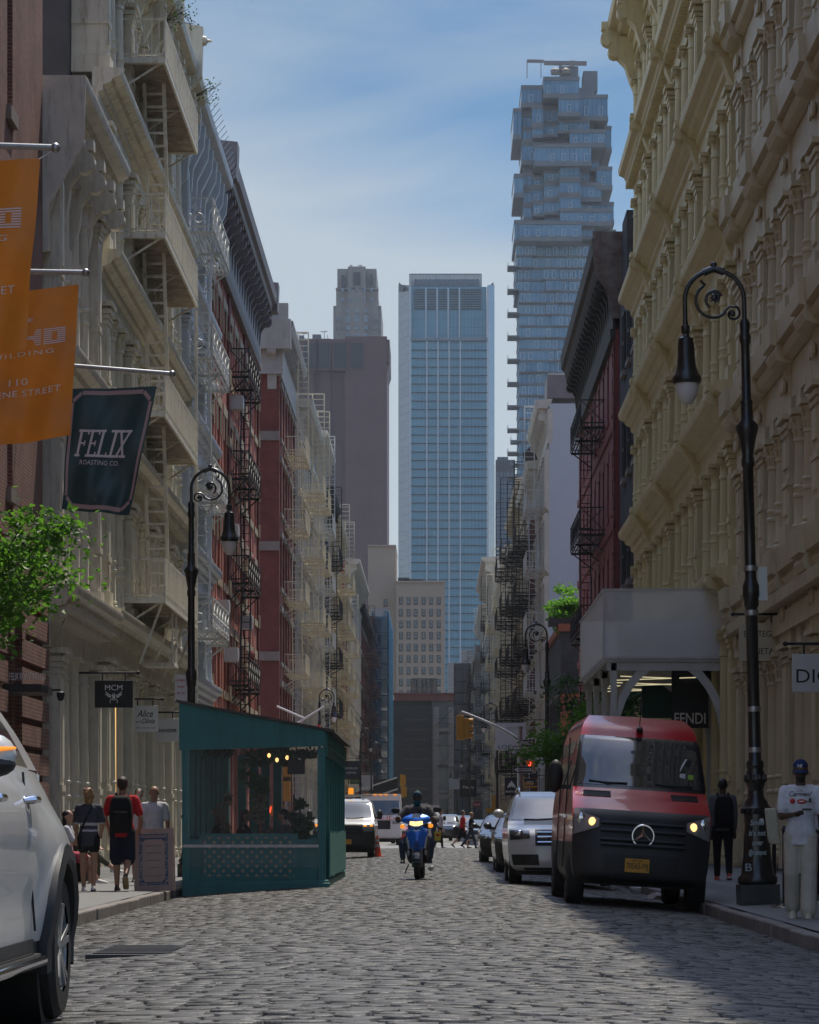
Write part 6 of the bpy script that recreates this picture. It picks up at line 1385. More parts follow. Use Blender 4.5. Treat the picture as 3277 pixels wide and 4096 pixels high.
def backpack(label, body, root, m, dep=.16, hh=.5, ww=.34):
    """worn on the back; a thing of its own placed against the wearer"""
    r = thing('backpack', label, 'backpack', root.location, root.rotation_euler.z); c = body.hip + body.up*.155*body.h; yb = c.y - .067*body.h - .02
    b = MB(); 
    rg = []
    for q, w_, d in ((-.5, .82, .75), (-.42, 1, 1), (0, 1.03, 1.05), (.3, .95, .9), (.46, .75, .7), (.5, .5, .4)): rg.append([(c.x+ww/2*w_*sx_, yb - (dep*d if i_ else 0), c.z+hh*q) for sx_, i_ in ((-1, 0), (-1.0, 1), (1.0, 1), (1, 0))])
    b.loft(rg); b.build('bag', m, r, world=False, bevel=.035)
    b = MB(); b.box(c.x-ww*.36, c.x+ww*.36, yb-dep*1.35, yb-dep*.9, c.z-hh*.36, c.z+hh*.08); b.build('pocket', m, r, world=False, bevel=.03)
    b = MB()
    for sg in (-1, 1):
        S = body.sh; b.tube([(c.x+sg*.09, yb, c.z+hh*.4), (c.x+sg*.10, S.y-.02, S.z+.075), (c.x+sg*.10, S.y+.10, S.z-.03), (c.x+sg*.11, c.y+.13, c.z-.02), (c.x+sg*.15, c.y, c.z-.16)], .022, 6)
    b.build('strap', m, r, world=False); return r
# left pavement, walking away
r, B = person('woman with golden curls in navy tie dye shirt and black shorts walking away', ax(187, 48.5), 48.5, zwalk(-5.6), 2, h=1.64, legs=((6, 4), (-2, 14)), arms=((8, 10, 25, 0), (10, 12, 45, 10)))
B.skin(SK['tan'])
st_ = nt('tie dye shirt'); m_, t, b_ = st_; tc = N(t, 'ShaderNodeTexCoord'); sx_ = N(t, 'ShaderNodeSeparateXYZ'); t.links.new(tc.outputs['Object'], sx_.inputs[0])
n_ = N(t, 'ShaderNodeTexNoise', i_Scale=28., i_Detail=4.); t.links.new(tc.outputs['Object'], n_.inputs['Vector']); ma = N(t, 'ShaderNodeMath', operation='MULTIPLY_ADD'); t.links.new(n_.outputs['Fac'], ma.inputs[0]); ma.inputs[1].default_value = .035; t.links.new(sx_.outputs[2], ma.inputs[2])
wv = N(t, 'ShaderNodeMath', operation='SINE'); mu = N(t, 'ShaderNodeMath', operation='MULTIPLY'); t.links.new(ma.outputs[0], mu.inputs[0]); mu.inputs[1].default_value = 58; t.links.new(mu.outputs[0], wv.inputs[0])
g1 = N(t, 'ShaderNodeMath', operation='LESS_THAN'); t.links.new(ma.outputs[0], g1.inputs[0]); g1.inputs[1].default_value = 1.19; g2 = N(t, 'ShaderNodeMath', operation='GREATER_THAN'); t.links.new(ma.outputs[0], g2.inputs[0]); g2.inputs[1].default_value = .99
g3 = N(t, 'ShaderNodeMath', operation='MULTIPLY'); t.links.new(g1.outputs[0], g3.inputs[0]); t.links.new(g2.outputs[0], g3.inputs[1]); g4 = N(t, 'ShaderNodeMath', operation='MULTIPLY'); t.links.new(ramp(t, wv.outputs[0], .1, .4), g4.inputs[0]); t.links.new(g3.outputs[0], g4.inputs[1])
t.links.new(mixc(t, g4.outputs[0], (.035, .04, .055), (.42, .40, .44)), b_.inputs['Base Color']); b_.inputs['Roughness'].default_value = .85
B.shirt(m_, sleeve=.75, length=-.09); B.trousers(CL['black'], 'shorts', cut=.42); B.shoes(SHOE['white'], SHOE['black']); B.hair(HAIR['blonde'], 'curly')
bag = MB(); S = B.sh; bag.tube([S + Vector((.07, .09, .05)), S + Vector((.06, -.10, .0)), B.chest + Vector((-.05, -.13, -.06)), B.hip + Vector((-.17, -.08, -.02))], .016, 6); bag.build('bag_strap', CL['black'], r, world=False)
r, B = person('man in a red tee and navy shorts walking away wearing a black backpack', ax(258, 49.3), 49.3, zwalk(-5.2), 0, h=1.83, legs=((6, 4), (-4, 48)), arms=((-6, 16, 50, 10), (-4, 18, 55, 10)), w=1.12)
B.skin(SK['tan']); B.shirt(CL['red'], sleeve=.75, length=-.05); B.trousers(CL['navy'], 'shorts', cut=1.0, g=.02); B.shoes(SHOE['black'], SHOE['tan']); B.hair(HAIR['brown'], 'short'); backpack('black backpack on the man in the red tee', B, r, CL['black'], .18, .62, .36)
r, B = person('bald man in a white tee behind the menu board, seen from the back', ax(325, 54), 54, zwalk(-5), 3, h=1.74, legs=((4, 4), (-4, 6)), arms=((0, 10, 15, 0), (0, 10, 15, 0)), w=1.08)
B.skin(SK['tan']); B.shirt(CL['white'], sleeve=.75); B.trousers(CL['navy']); B.shoes(SHOE['white'])
r, B = person('person in white drinking from a paper cup facing the viewer on the left pavement', ax(293, 57), 57, zwalk(-5.6), 180, h=1.72, legs=((2, 2), (-2, 2)), arms=((10, 8, 30, 0), (45, 10, 115, 10)))
B.skin(SK['fair']); B.shirt(CL['white'], sleeve=.7); B.trousers(CL['navy'], 'shorts', cut=1.0); B.shoes(SHOE['black']); B.hair(HAIR['black'], 'short')
b = MB(); b.lathe([(.03, -.05), (.042, .06)], tuple(B.head + B.hfw*.14 - B.up*.03), 12); o = b.build('paper_cup', M['white'], None); o.location = r.location; o.rotation_euler = r.rotation_euler; tag(o, 'white paper cup at the lips of the person facing the viewer', 'cup')
# seated by the wall on a bench
bn = thing('bench', 'dark pavement bench by the left shop front', 'bench', (-6.75, 55.2, zwalk(-6.7))); b = MB(); b.box(-.25, .25, -1.2, 1.2, .42, .47); b.build('seat', M['iron_k'], bn, world=False)
for y in (-1, 1):
    b = MB(); b.box(-.22, .22, y-.03, y+.03, 0, .42); b.build('leg', M['iron_k'], bn, world=False)
r, B = person('person in olive with white trainers sitting cross legged on the bench', -6.7, 55.4, zwalk(-6.7), -90, h=1.7, legs=((80, 75), (92, 40)), arms=((30, 8, 40, 10), (30, 8, 40, 10)), sit=.5)
B.skin(SK['fair']); B.shirt(CL['olive'], sleeve=.8); B.trousers(CL['olive'], cut=1.7); B.shoes(SHOE['white']); B.hair(HAIR['brown'], 'short')
r, B = person('person in pink shorts with bare legs sitting on the bench nearer the viewer', -6.72, 54.5, zwalk(-6.7), -90, h=1.68, legs=((80, 78), (84, 62)), arms=((30, 8, 40, 10), (30, 8, 40, 10)), sit=.5)
B.skin(SK['fair']); B.shirt(CL['white'], sleeve=.8); B.trousers(cloth('pink cotton', (.5, .09, .13)), 'shorts', cut=.8); B.shoes(SHOE['white']); B.hair(HAIR['black'], 'long')
# crossing
r, B = person('man in a red polo and black shorts striding over the crossing', ax(974, 141), 141, -.04, -90, h=1.76, legs=((22, 8), (-22, 22)), arms=((-15, 8, 20, 0), (15, 8, 25, 0)), vox=.02, w=1.1)
B.skin(SK['fair']); B.shirt(CL['red'], sleeve=.8, length=-.08); B.trousers(CL['black'], 'shorts', cut=1.0, g=.02); B.shoes(SHOE['black']); B.hair(HAIR['brown'], 'short')
r, B = person('blonde woman in black with dark jeans at the crossing beside the man in red', ax(992, 140.3), 140.3, -.04, -85, h=1.68, legs=((20, 6), (-24, 14)), arms=((-15, 8, 20, 0), (25, 8, 50, 0)), vox=.02)
B.skin(SK['fair']); B.shirt(CL['black'], sleeve=1.9); B.trousers(CL['denim']); B.shoes(SHOE['black']); B.hair(HAIR['blonde'], 'short')
r, B = person('man in a pale lilac shirt and black trousers crossing behind the scooter', ax(927, 141), 141, -.04, -80, h=1.78, legs=((10, 4), (-14, 12)), arms=((0, 8, 20, 0), (0, 8, 20, 0)), vox=.02)
B.skin(SK['fair']); B.shirt(CL['lav'], sleeve=1.8); B.trousers(CL['black']); B.shoes(SHOE['black']); B.hair(HAIR['brown'], 'short')
r, B = person('red haired woman in dark blue looking down as she crosses behind the scooter', ax(913, 140), 140, -.04, -60, h=1.63, legs=((10, 4), (-12, 12)), arms=((10, 8, 20, 0), (10, 8, 25, 0)), vox=.02, headpitch=25)
B.skin(SK['fair']); B.shirt(CL['denim'], sleeve=1.9); B.trousers(CL['denim']); B.shoes(SHOE['white']); B.hair(HAIR['ginger'], 'long')
tb = thing('shopping_bag', 'yellow shopping bag carried by the red haired woman', 'bag', (ax(922, 139.7), 139.7, .32)); b = MB(); b.loft([[(-.13, -.05, 0), (.13, -.05, 0), (.13, .05, 0), (-.13, .05, 0)], [(-.16, -.06, .42), (.16, -.06, .42), (.16, .06, .42), (-.16, .06, .42)]]); b.build('bag', mat('yellow plastic bag', (.55, .45, .02), .5), tb, world=False); b = MB(); b.torus((0, 0, .42), .09, .012, 'y', 10, 5, 0, PI); b.build('handle', M['signyel'], tb, world=False); b = MB(); b.ell((0, -.062, .26), (.09, .008, .06)); b.build('red_mark', CL['red'], tb, world=False)
# right pavement
mx_, my_ = ax(1686, 34.6), 34.6; mz_ = zwalk(mx_)
r, B = person('man in a navy cap, printed white tee and cream trousers checking a phone', mx_, my_, mz_, 172, h=1.78, legs=((5, 3), (-5, 22)), arms=((-4, 9, 15, -4), (14, 6, 82, 32)), w=1.04, headpitch=14, vox=.011)
B.skin(SK['dark'], hold=.6); sh_ = B.shirt(CL['white'], sleeve=.72, length=-.06); B.trousers(CL['beige'], flare=.035, g=.018); B.shoes(SHOE['cream'], SHOE['tan'])
h = 1.78; hd, f, up = B.head, B.hfw, B.up
b = MB(); b.ell(tuple(hd + up*.036*h - f*.004*h), (.048*h, .060*h, .045*h), 18, 10); cp = b.build('cap', cloth('navy cap cloth', (.015,.03,.11)), r, world=False)
b = MB(); vs = []
for i in range(9):
    a = PI*i/8; vs += [hd + up*.022*h + Vector((math.cos(a)*.046*h, 0, 0)) + f*(.035*h+math.sin(a)*.02*h), hd + up*.016*h + Vector((math.cos(a)*.043*h, 0, 0)) + f*(.05*h+math.sin(a)*.05*h)]
b.add(vs, [(2*i, 2*i+1, 2*i+3, 2*i+2) for i in range(8)]); b.build('brim', cloth('navy brim cloth', (.015,.03,.11)), cp, world=False)
txm = text_mesh('NY', .055, None, sp=.55); o = put('cap_emblem', txm, M['inkw'], cp, hd + up*.052*h + f*.062*h); o.rotation_euler = (math.radians(0), 0, PI)
b = MB(); p = hd + f*.052*h + up*.006*h
for sg in (-1, 1): b.ell(tuple(p + Vector((sg*.019*h, 0, 0))), (.017*h, .006*h, .012*h), 10, 6)
b.bar(p + Vector((-.04*h, -.01, .004)), p + Vector((.04*h, -.01, .004)), .008); b.build('sunglasses', M['black'], r, world=False)
b = MB(); b.ell(tuple(hd + f*.022*h - up*.036*h), (.034*h, .036*h, .024*h)); b.build('beard', HAIR['black'], r, world=False)
# print on the shirt: word, lips and rose
fy = B.chest.y + .125
def onchest(px, pz): return Vector((px, fy, pz))
tm = text_mesh('Carmen!', .085, .26, shear=.35); o = put('shirt_lettering', tm, M['ink'], sh_, (0, fy+.008, B.chest.z+.125)); o.rotation_euler = (math.radians(8), 0, PI)
b = MB(); b.ell((-.015, fy+.012, B.chest.z+.04), (.055, .01, .028), 12, 6); b.ell((.09, fy+.006, B.chest.z+.045), (.03, .012, .03), 10, 6); b.build('lips_print', mat('red print', (.42,.02,.02), .6), sh_, world=False)
b = MB(); b.ell((-.015, fy+.020, B.chest.z+.04), (.035, .006, .008), 10, 6); b.build('teeth_print', M['white'], sh_, world=False)
b = MB(); b.bar((-.05, fy+.01, B.chest.z+.05), (-.14, fy, B.chest.z+.03), .007); b.ell((-.11, fy+.004, B.chest.z+.06), (.014, .006, .022), 8, 5); b.box(-.13, -.02, fy, fy+.012, B.chest.z-.06, B.chest.z-.04); b.build('stem_print', M['ink'], sh_, world=False)
S, E, W, d, sg = B.arms[1]
b = MB(); c_ = W + d*.075*h; b.box(c_.x-.045, c_.x+.045, c_.y-.03, c_.y+.1, c_.z+.0, c_.z+.014); o = b.build('phone', M['black'], None, bevel=.004); o.location = r.location; o.rotation_euler = r.rotation_euler; tag(o, 'dark phone held by the man in the navy cap', 'phone')
b = MB(); b.torus(tuple(W), .035, .006, 'x', 14, 5); b.build('bracelet', M['white'], r, world=False)
b = MB(); b.tube([B.neck + Vector((.07, 0, .0)), B.sh + Vector((.05, .105, -.03)), B.chest + Vector((0, .135, .17)), B.sh + Vector((-.05, .105, -.03)), B.neck + Vector((-.07, 0, 0))], .004, 5); b.build('necklace', M['chrome'], r, world=False)
tt = thing('tote_bag', 'cream canvas tote hanging from the shoulder of the man in the navy cap', 'bag', r.location, r.rotation_euler.z); S2 = B.arms[1][0]
xb = S2.x + .10
b = MB(); b.loft([[(xb+.02*k_ + .17*a_, c_[0] + .05*b_, c_[1]) for a_, b_ in ((-.42, -1), (.42, -1), (.42, 1), (-.42, 1))] for k_, c_ in enumerate(((-.02, B.hip.z-.10), (-.02, B.hip.z-.05), (0, B.hip.z+.12), (.0, B.hip.z+.32)))]); bg_ = b.build('bag', CL['canvas'], tt, world=False, bevel=.02)
for v in bg_.data.vertices: v.co.x += .0
b = MB(); b.tube([(xb, .02, B.hip.z+.30), (xb-.04, .05, S2.z-.15), (S2.x-.02, .04, S2.z+.05), (S2.x-.03, -.06, S2.z+.03), (xb-.03, -.06, S2.z-.2), (xb, -.03, B.hip.z+.30)], .016, 6); b.build('strap', CL['canvas'], tt, world=False)
r, B = person('man in a grey hoodie walking away under the scaffold with a black backpack', ax(1522, 55.5), 55.5, zwalk(5.3), 0, h=1.84, legs=((7, 4), (-9, 14)), arms=((-4, 6, 10, 0), (4, 8, 12, 0)))
B.skin(SK['dark']); B.shirt(CL['lgrey'], sleeve=1.95, length=-.04, g=.02); B.trousers(CL['black']); B.shoes(SHOE['red'], SHOE['white']); B.hair(HAIR['black'], 'stubble'); backpack('black backpack on the man in the grey hoodie', B, r, CL['black'], .18, .6, .34)
r, B = person('bald man in a pale shirt cut off by the right edge of the view', ax(1742, 40.5), 40.5, zwalk(5.3), 178, h=1.76, legs=((6, 4), (-6, 12)), arms=((0, 8, 15, 0), (0, 8, 15, 0)), w=1.05)
B.skin(SK['fair']); B.shirt(CL['lav'], sleeve=1.9); B.trousers(CL['black']); B.shoes(SHOE['black'])
# scooter rider
r, B = person('scooter rider in a grey top with teal hood and scarf over the face', sco.location.x, sco.location.y + .98, 0, 177, h=1.74, legs=((74, 72), (74, 72)), arms=((28, 26, 42, 8), (28, 26, 42, 8)), sit=.86, lean=9, headpitch=18, w=1.2, vox=.012)
B.legs = [(a, Vector((a.x*3.1, k.y, k.z-.06)), Vector((a.x*2.9, c_.y+.06, .40)), 0) for a, k, c_, g in B.legs]
B.arms = [(S, S + Vector((sg*.16, .12, -.2)), Vector((sg*.335, .76, 1.17)), (Vector((sg*.335, .76, 1.17)) - (S + Vector((sg*.16, .12, -.2)))).normalized(), sg) for S, E, W, d, sg in B.arms]
B.skin(SK['dark'], hold=.8); B.shirt(CL['grey'], 'hooded_top', sleeve=1.9, g=.028, length=-.03); B.trousers(CL['denim'], cut=1.95); B.shoes(SHOE['black'], SHOE['white'])
b = MB(); b.ell(tuple(B.head + B.up*.02*1.74 - B.hfw*.01), (.088, .105, .118)); b.ell(tuple(B.neck - B.up*.02), (.11, .10, .05)); rem(b.build('hood', mat('patterned dark teal hood', (.006,.035,.055), .8, (.03,.13,.19), 26, lo=.5, hi=.6), r, world=False), .012, 2)
b = MB(); b.ell(tuple(B.head + B.hfw*.045 - B.up*.06), (.072, .075, .07)); b.ell(tuple(B.neck + B.hfw*.03 - B.up*.02), (.085, .08, .055)); b.build('face_scarf', CL['teal'], r, world=False)
b = MB(); b.ell(tuple(B.head + B.hfw*.075 + B.up*.012), (.062, .04, .026)); b.build('eye_band', SK['dark'], r, world=False)
# ---------------------------------------------------------------- street lamps with a scrolled crook
def spiral(cx, cz, r0, r1, a0, a1, n=26, y=0): return [(cx + (r0+(r1-r0)*i/n)*math.cos(a0+(a1-a0)*i/n), y, cz + (r0+(r1-r0)*i/n)*math.sin(a0+(a1-a0)*i/n)) for i in range(n+1)]
def lamp_post(label, x, y, z, side, lean=0, ornate=True):
    """crook bends towards +x (side=1) or -x"""
    r = thing('street_lamp', label, 'street lamp', (x, y, z), 0, 'crook street lamps along the kerbs'); s_ = side; ht = 7.15
    b = MB(); n = 16
    b.box(-.27, .27, -.27, .27, 0, .27)
    b.lathe([(.25, .27), (.27, .30), (.27, .36), (.23, .40), (.215, .44), (.185, .7), (.175, .95), (.17, 1.22), (.20, 1.24), (.21, 1.30), (.17, 1.34), (.16, 1.38), (.115, 1.44), (.105, 1.55), (.13, 1.62), (.135, 1.75), (.105, 1.82), (.12, 1.86), (.12, 1.92), (.09, 1.95), (.085, 2.3), (.082, 4.0), (.10, 4.03), (.10, 4.12), (.115, 4.18), (.115, 4.3), (.09, 4.36), (.078, 4.4), (.072, 5.9), (.09, 5.92), (.09, 6.0), (.075, 6.06), (.12, 6.3), (.155, 6.42), (.155, 6.46), (.085, 6.54), (.08, 6.75), (.09, 6.78), (.065, 6.82), (.058, 7.55), (.075, 7.6), (.08, 7.66), (.062, 7.72), (.075, 7.84), (.048, 7.9)], n=n)
    b.build('post', M['lampblack'], r, world=False, smooth=50)
    if ornate:
        b = MB()
        for i in range(16): a = 2*PI*i/16; b.bar((.2*math.cos(a), .2*math.sin(a), 1.235), (.2*math.cos(a+.2), .2*math.sin(a+.2), 1.30), .03, .02)
        for i in range(10): a = 2*PI*i/10; b.ell((.128*math.cos(a), .128*math.sin(a), 1.7), (.03, .03, .06), 6, 5)
        b.build('collar_ornament', M['lampblack'], r, world=False)
    cx, cz, R_ = s_*.40, 8.17, .40
    b = MB(); pts = [(0, 0, 7.85), (0, 0, 8.0)] + [(cx - s_*R_*math.cos(PI*i/20), 0, cz + R_*math.sin(PI*i/20)) for i in range(21)] + [(s_*.8, 0, 8.0), (s_*.8, 0, 7.86)]
    b.tube(pts, .032, 10); b.lathe([(.045, 0), (.045, .07), (.03, .09)], (cx, 0, cz+R_+.02), 10); b.tube([(cx-.14, 0, cz+R_-.03), (cx, 0, cz+R_+.025), (cx+.14, 0, cz+R_-.03)], .05, 8); b.build('crook', M['lampblack'], r, world=False, smooth=60)
    b = MB(); flip = lambda L: [(cx + s_*(p[0]-0), 0, p[2]) for p in L]
    b.tube(flip([(.19, 0, cz+.27)] + spiral(.02, cz-.0, .23, .235, .35*PI, -.75*PI, 20)), .022, 7)
    b.tube(flip(spiral(.0, cz+.02, .11, .10, -.65*PI*0 - .9*PI*0 - .3, .9*PI, 16)), .02, 7); b.tube(flip(spiral(-.0, cz+.02, .135, .03, -.35*PI, 1.5*PI, 26)), .02, 7)
    b.ell((cx, 0, cz+.03), (.05, .03, .05)); 
    for i in range(8): a = 2*PI*i/8; b.bar((cx, 0, cz+.03), (cx+.075*math.cos(a), 0, cz+.03+.075*math.sin(a)), .02)
    b.tube(flip(spiral(-.24, cz-.19, .11, .03, .6*PI, 2.6*PI, 22)), .018, 6); b.tube(flip([(-.12, 0, cz-.17), (-.2, 0, cz-.09), (-.3, 0, cz-.10)]), .018, 6); b.ell((cx-s_*.24, 0, cz-.19), (.04, .03, .04))
    b.build('scroll', M['lampblack'], r, world=False, smooth=60)
    lx = s_*.8; b = MB(); b.lathe([(.035, 7.9), (.035, 7.84), (.06, 7.83), (.06, 7.74), (.045, 7.72), (.06, 7.68), (.10, 7.66), (.112, 7.56), (.117, 7.42), (.132, 7.28), (.172, 7.17), (.196, 7.14), (.20, 7.09), (.18, 7.05), (.05, 7.06)], (lx, 0, 0), 22); sh_ = b.build('lamp_shade', M['lampblack'], r, world=False, smooth=50)
    b = MB(); b.lathe([(.16, 7.06), (.155, 6.98), (.13, 6.88), (.08, 6.80), (.045, 6.775), (.01, 6.77)], (lx, 0, 0), 20); b.build('globe', M['lampw'], sh_, world=False, smooth=60)
    r.rotation_euler = (0, math.radians(lean), 0); return r
L0 = lamp_post('big black crook street lamp with chalk writing on its base, at the right kerb', ax(1597, 40.4), 40.4, zwalk(4.35), -1, -1.35)
# chalk on the base
for k, (tx, zz, w_) in enumerate((('Smile', 1.10, .19), ("it's not", .96, .23), ('over', .83, .15), ('@rusianpoet', .70, .24))):
    me = text_mesh(tx, .10, w_, shear=.2, bold=.003); o = put('chalk_lettering', me, mat('chalk', (.36,.41,.42), .9) if k == 0 else o.data.materials[0], L0, (-.01, -.2-.004*(4-k)*.3, zz)); 
    for v in me.vertices: v.co.y += .06*0 + (abs(v.co.x)**2)*2.2
me = text_mesh('B', .15, .09); put('chalk_lettering', me, o.data.materials[0], L0, (-.14, -.222, .50))
b = MB(); b.lathe([(.03, 0), (.03, .008)], (.05, -.19, 1.13), 14, ax='y'); b.build('sticker', M['white'], L0, world=False)
b = MB()
for z in (2.05, 2.6, 3.9, 4.5): b.lathe([(.094, z), (.096, z+.02), (.096, z+.05), (.094, z+.07)], n=16)
b.build('metal_strap', M['iron_g'], L0, world=False)
b = MB(); b.box(.10, .22, -.02, .0, 4.1, 4.55); b.build('bracket_plate', M['iron_g'], L0, world=False)
L1 = lamp_post('black crook street lamp rising behind the teal dining shed on the left', ax(403, 63), 63, zwalk(-5.1), 1)
b = MB(); b.box(-.34, -.09, -.02, 0, 3.7, 4.25); p = b.build('parking_sign', M['white'], L1, world=False)
mr = mat('red sign lettering', (.5,.03,.03), .5)
for k, (tx, w_) in enumerate((('NO PARKING', .2), ('Monday', .14), ('8am - 6pm', .16))): me = text_mesh(tx, .07, w_); put('lettering', me, mr, p, (-.215, -.024, 4.13-.13*k))
for lab, px, Y, s_ in (('crook street lamp in front of the white painted side wall on the right', 1152, 111.6, -1), ('crook street lamp beside the cream fire escapes past the crossing on the left', 673, 148*1.0+18, 1), ('crook street lamp behind the signal mast arm on the right', 1047, 184, -1), ('crook street lamp left of the blue netting, the nearer of a pair', 759, 233, 1), ('crook street lamp left of the blue netting, the farther of a pair', 782, 272, 1), ('small far crook street lamp by the dark hanging banner', 989, 297, -1), ('farthest crook street lamp on the right near the street end', 963, 380, -1)):
    x = ax(px, Y); lamp_post(lab, x, Y, zwalk(x) if abs(x) > 3.7 else 0, s_, ornate=Y < 120)

# ---------------------------------------------------------------- teal dining shed
TE = mat('teal painted plywood', (.03,.20,.20), .5, (.022,.16,.165), 2., bump=.3, bscale=14, dirt=(.02,.11,.115)); TL = mat('weathered teal boards', (.10,.27,.25), .6, (.03,.15,.145), 6, stretch=(1,1,2.5))
y0, y1, xl, xr = 52.0, 62.2, -4.40, -1.93; G = -.18
sd = thing('dining_shed', 'teal wooden street dining shed with clear plastic windows and lattice panel', 'dining shed', (xl, y0, G))
gz = lambda x: zroad(x)
b = MB(); b.box(xl, xr+.06, y0-.04, y1, G, zroad(xr)+.12); b.box(xl, xr+.10, y0-.08, y0+.1, G-.02, .08+G*.2); b.build('base', TE, sd, bevel=.01)
zl, zr = 3.17, 2.68
b = MB(); b.add([(xl-.05, y0-.03, 2.35), (xr+.03, y0-.03, 2.42), (xr+.03, y0-.03, zr), (xl-.05, y0-.03, zl), (xl-.05, y0+.05, 2.35), (xr+.03, y0+.05, 2.42), (xr+.03, y0+.05, zr), (xl-.05, y0+.05, zl)], [(0,1,2,3),(7,6,5,4),(0,4,5,1),(1,5,6,2),(2,6,7,3),(3,7,4,0)]); b.build('gable_board', TE, sd)
b = MB(); b.add([(xl-.1, y0-.08, zl+.015), (xr+.18, y0-.08, zr-.02), (xr+.18, y1+.1, zr-.02), (xl-.1, y1+.1, zl+.015), (xl-.1, y0-.08, zl+.06), (xr+.18, y0-.08, zr+.025), (xr+.18, y1+.1, zr+.025), (xl-.1, y1+.1, zl+.06)], [(3,2,1,0),(4,5,6,7),(0,1,5,4),(1,2,6,5),(2,3,7,6),(3,0,4,7)]); b.build('roof', mat('worn felt roof', (.12,.11,.10), .9, (.05,.06,.06), 3), sd)
b = MB(); b.box(xr-.02, xr+.06, y0+.06, y1, 2.25, 2.66); b.build('eave_board', TE, sd)
b = MB()
for i in range(44):
    for q in range(2): b.torus((xr+.075, y0+.25+i*.222, 2.44+q*.1), .05, .012, 'x', 8, 4)
b.build('fretwork', TL, sd)
for x in (xl, xr-.12): b = MB(); b.box(x, x+.14, y0, y0+.14, .05, 2.40); b.build('corner_post', TE, sd, bevel=.008)
for k in range(8): b = MB(); y = y0+1.0+k*1.28; b.box(xr-.1, xr+.05, y, y+.16, .05, 2.24); b.build('side_post', TE, sd, bevel=.008)
for k in range(8): b = MB(); y = y0+1.2+k*1.25; b.box(xl, xl+.12, y, y+.3, .05, 2.5); b.build('back_slat', TE, sd)
for k in range(4): b = MB(); x = xl+.30+k*.245; b.box(x, x+.17, y1-.12, y1, 0, 2.5); b.build('end_slat', TE, sd)
b = MB(); b.box(xl, xr, y1-.08, y1-.02, 0, .85); b.box(xl+.02, xl+.08, y0+.2, y1, 0, .85); b.build('inner_wall', TE, sd)
# front: lower boards, lattice over a pale panel
b = MB(); b.box(xl+.02, xr-.02, y0+.03, y0+.09, .0, .80); b.build('front_boards', TE, sd)
la0, la1, lz0, lz1 = xl+.38, xr-.52, .16, .84; b = MB(); b.box(la0, la1, y0+.012, y0+.029, lz0, lz1); lp = b.build('lattice_backing', mat('pale peach backing', (.60,.42,.30), .8), sd)
b = MB(); st = .165
def clipseg(a, c, x0, x1, z0, z1):
    d = (c[0]-a[0], c[1]-a[1]); t0, t1 = 0., 1.
    for p_, q_ in ((-d[0], a[0]-x0), (d[0], x1-a[0]), (-d[1], a[1]-z0), (d[1], z1-a[1])):
        if abs(p_) < 1e-9:
            if q_ < 0: return None
        else:
            t_ = q_/p_
            if p_ < 0: t0 = max(t0, t_)
            else: t1 = min(t1, t_)
    return None if t0 >= t1 else ((a[0]+d[0]*t0, a[1]+d[1]*t0), (a[0]+d[0]*t1, a[1]+d[1]*t1))
for k in range(-8, 24):
    for sg, yy in ((1, y0-.004), (-1, y0+.004)):
        x = la0 + k*st; s__ = clipseg((x, lz0 if sg > 0 else lz1), (x+sg*0+.9, (lz0 if sg > 0 else lz1)+sg*.9), la0, la1, lz0, lz1)
        if s__ and math.dist(*s__) > .05: b.bar((s__[0][0], yy, s__[0][1]), (s__[1][0], yy, s__[1][1]), .065, .008, up=(0, 1, 0)) if False else b.loft([[(p[0]+dx*.7071*sg*-1, yy+dy, p[1]+dx*.7071) for dx, dy in ((-.034, 0), (.034, 0), (.034, .008), (-.034, .008))] for p in s__])
for (a, c, d, e) in ((la0-.06, la1+.06, lz0-.06, lz0), (la0-.06, la1+.06, lz1, lz1+.06), (la0-.06, la0, lz0, lz1), (la1, la1+.06, lz0, lz1)): b.box(a, c, y0-.012, y0+.028, d, e)
b.build('lattice', TE, sd)
b = MB(); b.box(xl+.02, xr-.1, y0-.026, y0-.016, .66, .71); b.build('white_tape', M['white'], sd)
cf = film('clear vinyl sheet', (.5,.52,.53), .90, .10, 3.)
b = MB(); n = 24
vs = [(xl+.06+(xr-xl-.14)*i/n, y0-.03+.012*math.sin(i*1.9)+.01*math.sin(j*2.3+i), .32+(2.40-.32)*j/10) for j in range(11) for i in range(n+1)]
b.add(vs, [(j*(n+1)+i, j*(n+1)+i+1, (j+1)*(n+1)+i+1, (j+1)*(n+1)+i) for j in range(10) for i in range(n)]); b.build('clear_sheet', cf, sd, smooth=80)
# planter boxes outside along the street side
b = MB()
for k in range(40):
    y = y0+.5+k*.23; b.box(xr+.062, xr+.085, y, y+.2, .14+rnd.uniform(-.02, .02), .92+rnd.uniform(-.03, .03))
b.build('street_side_boards', TL, sd, smooth=0)
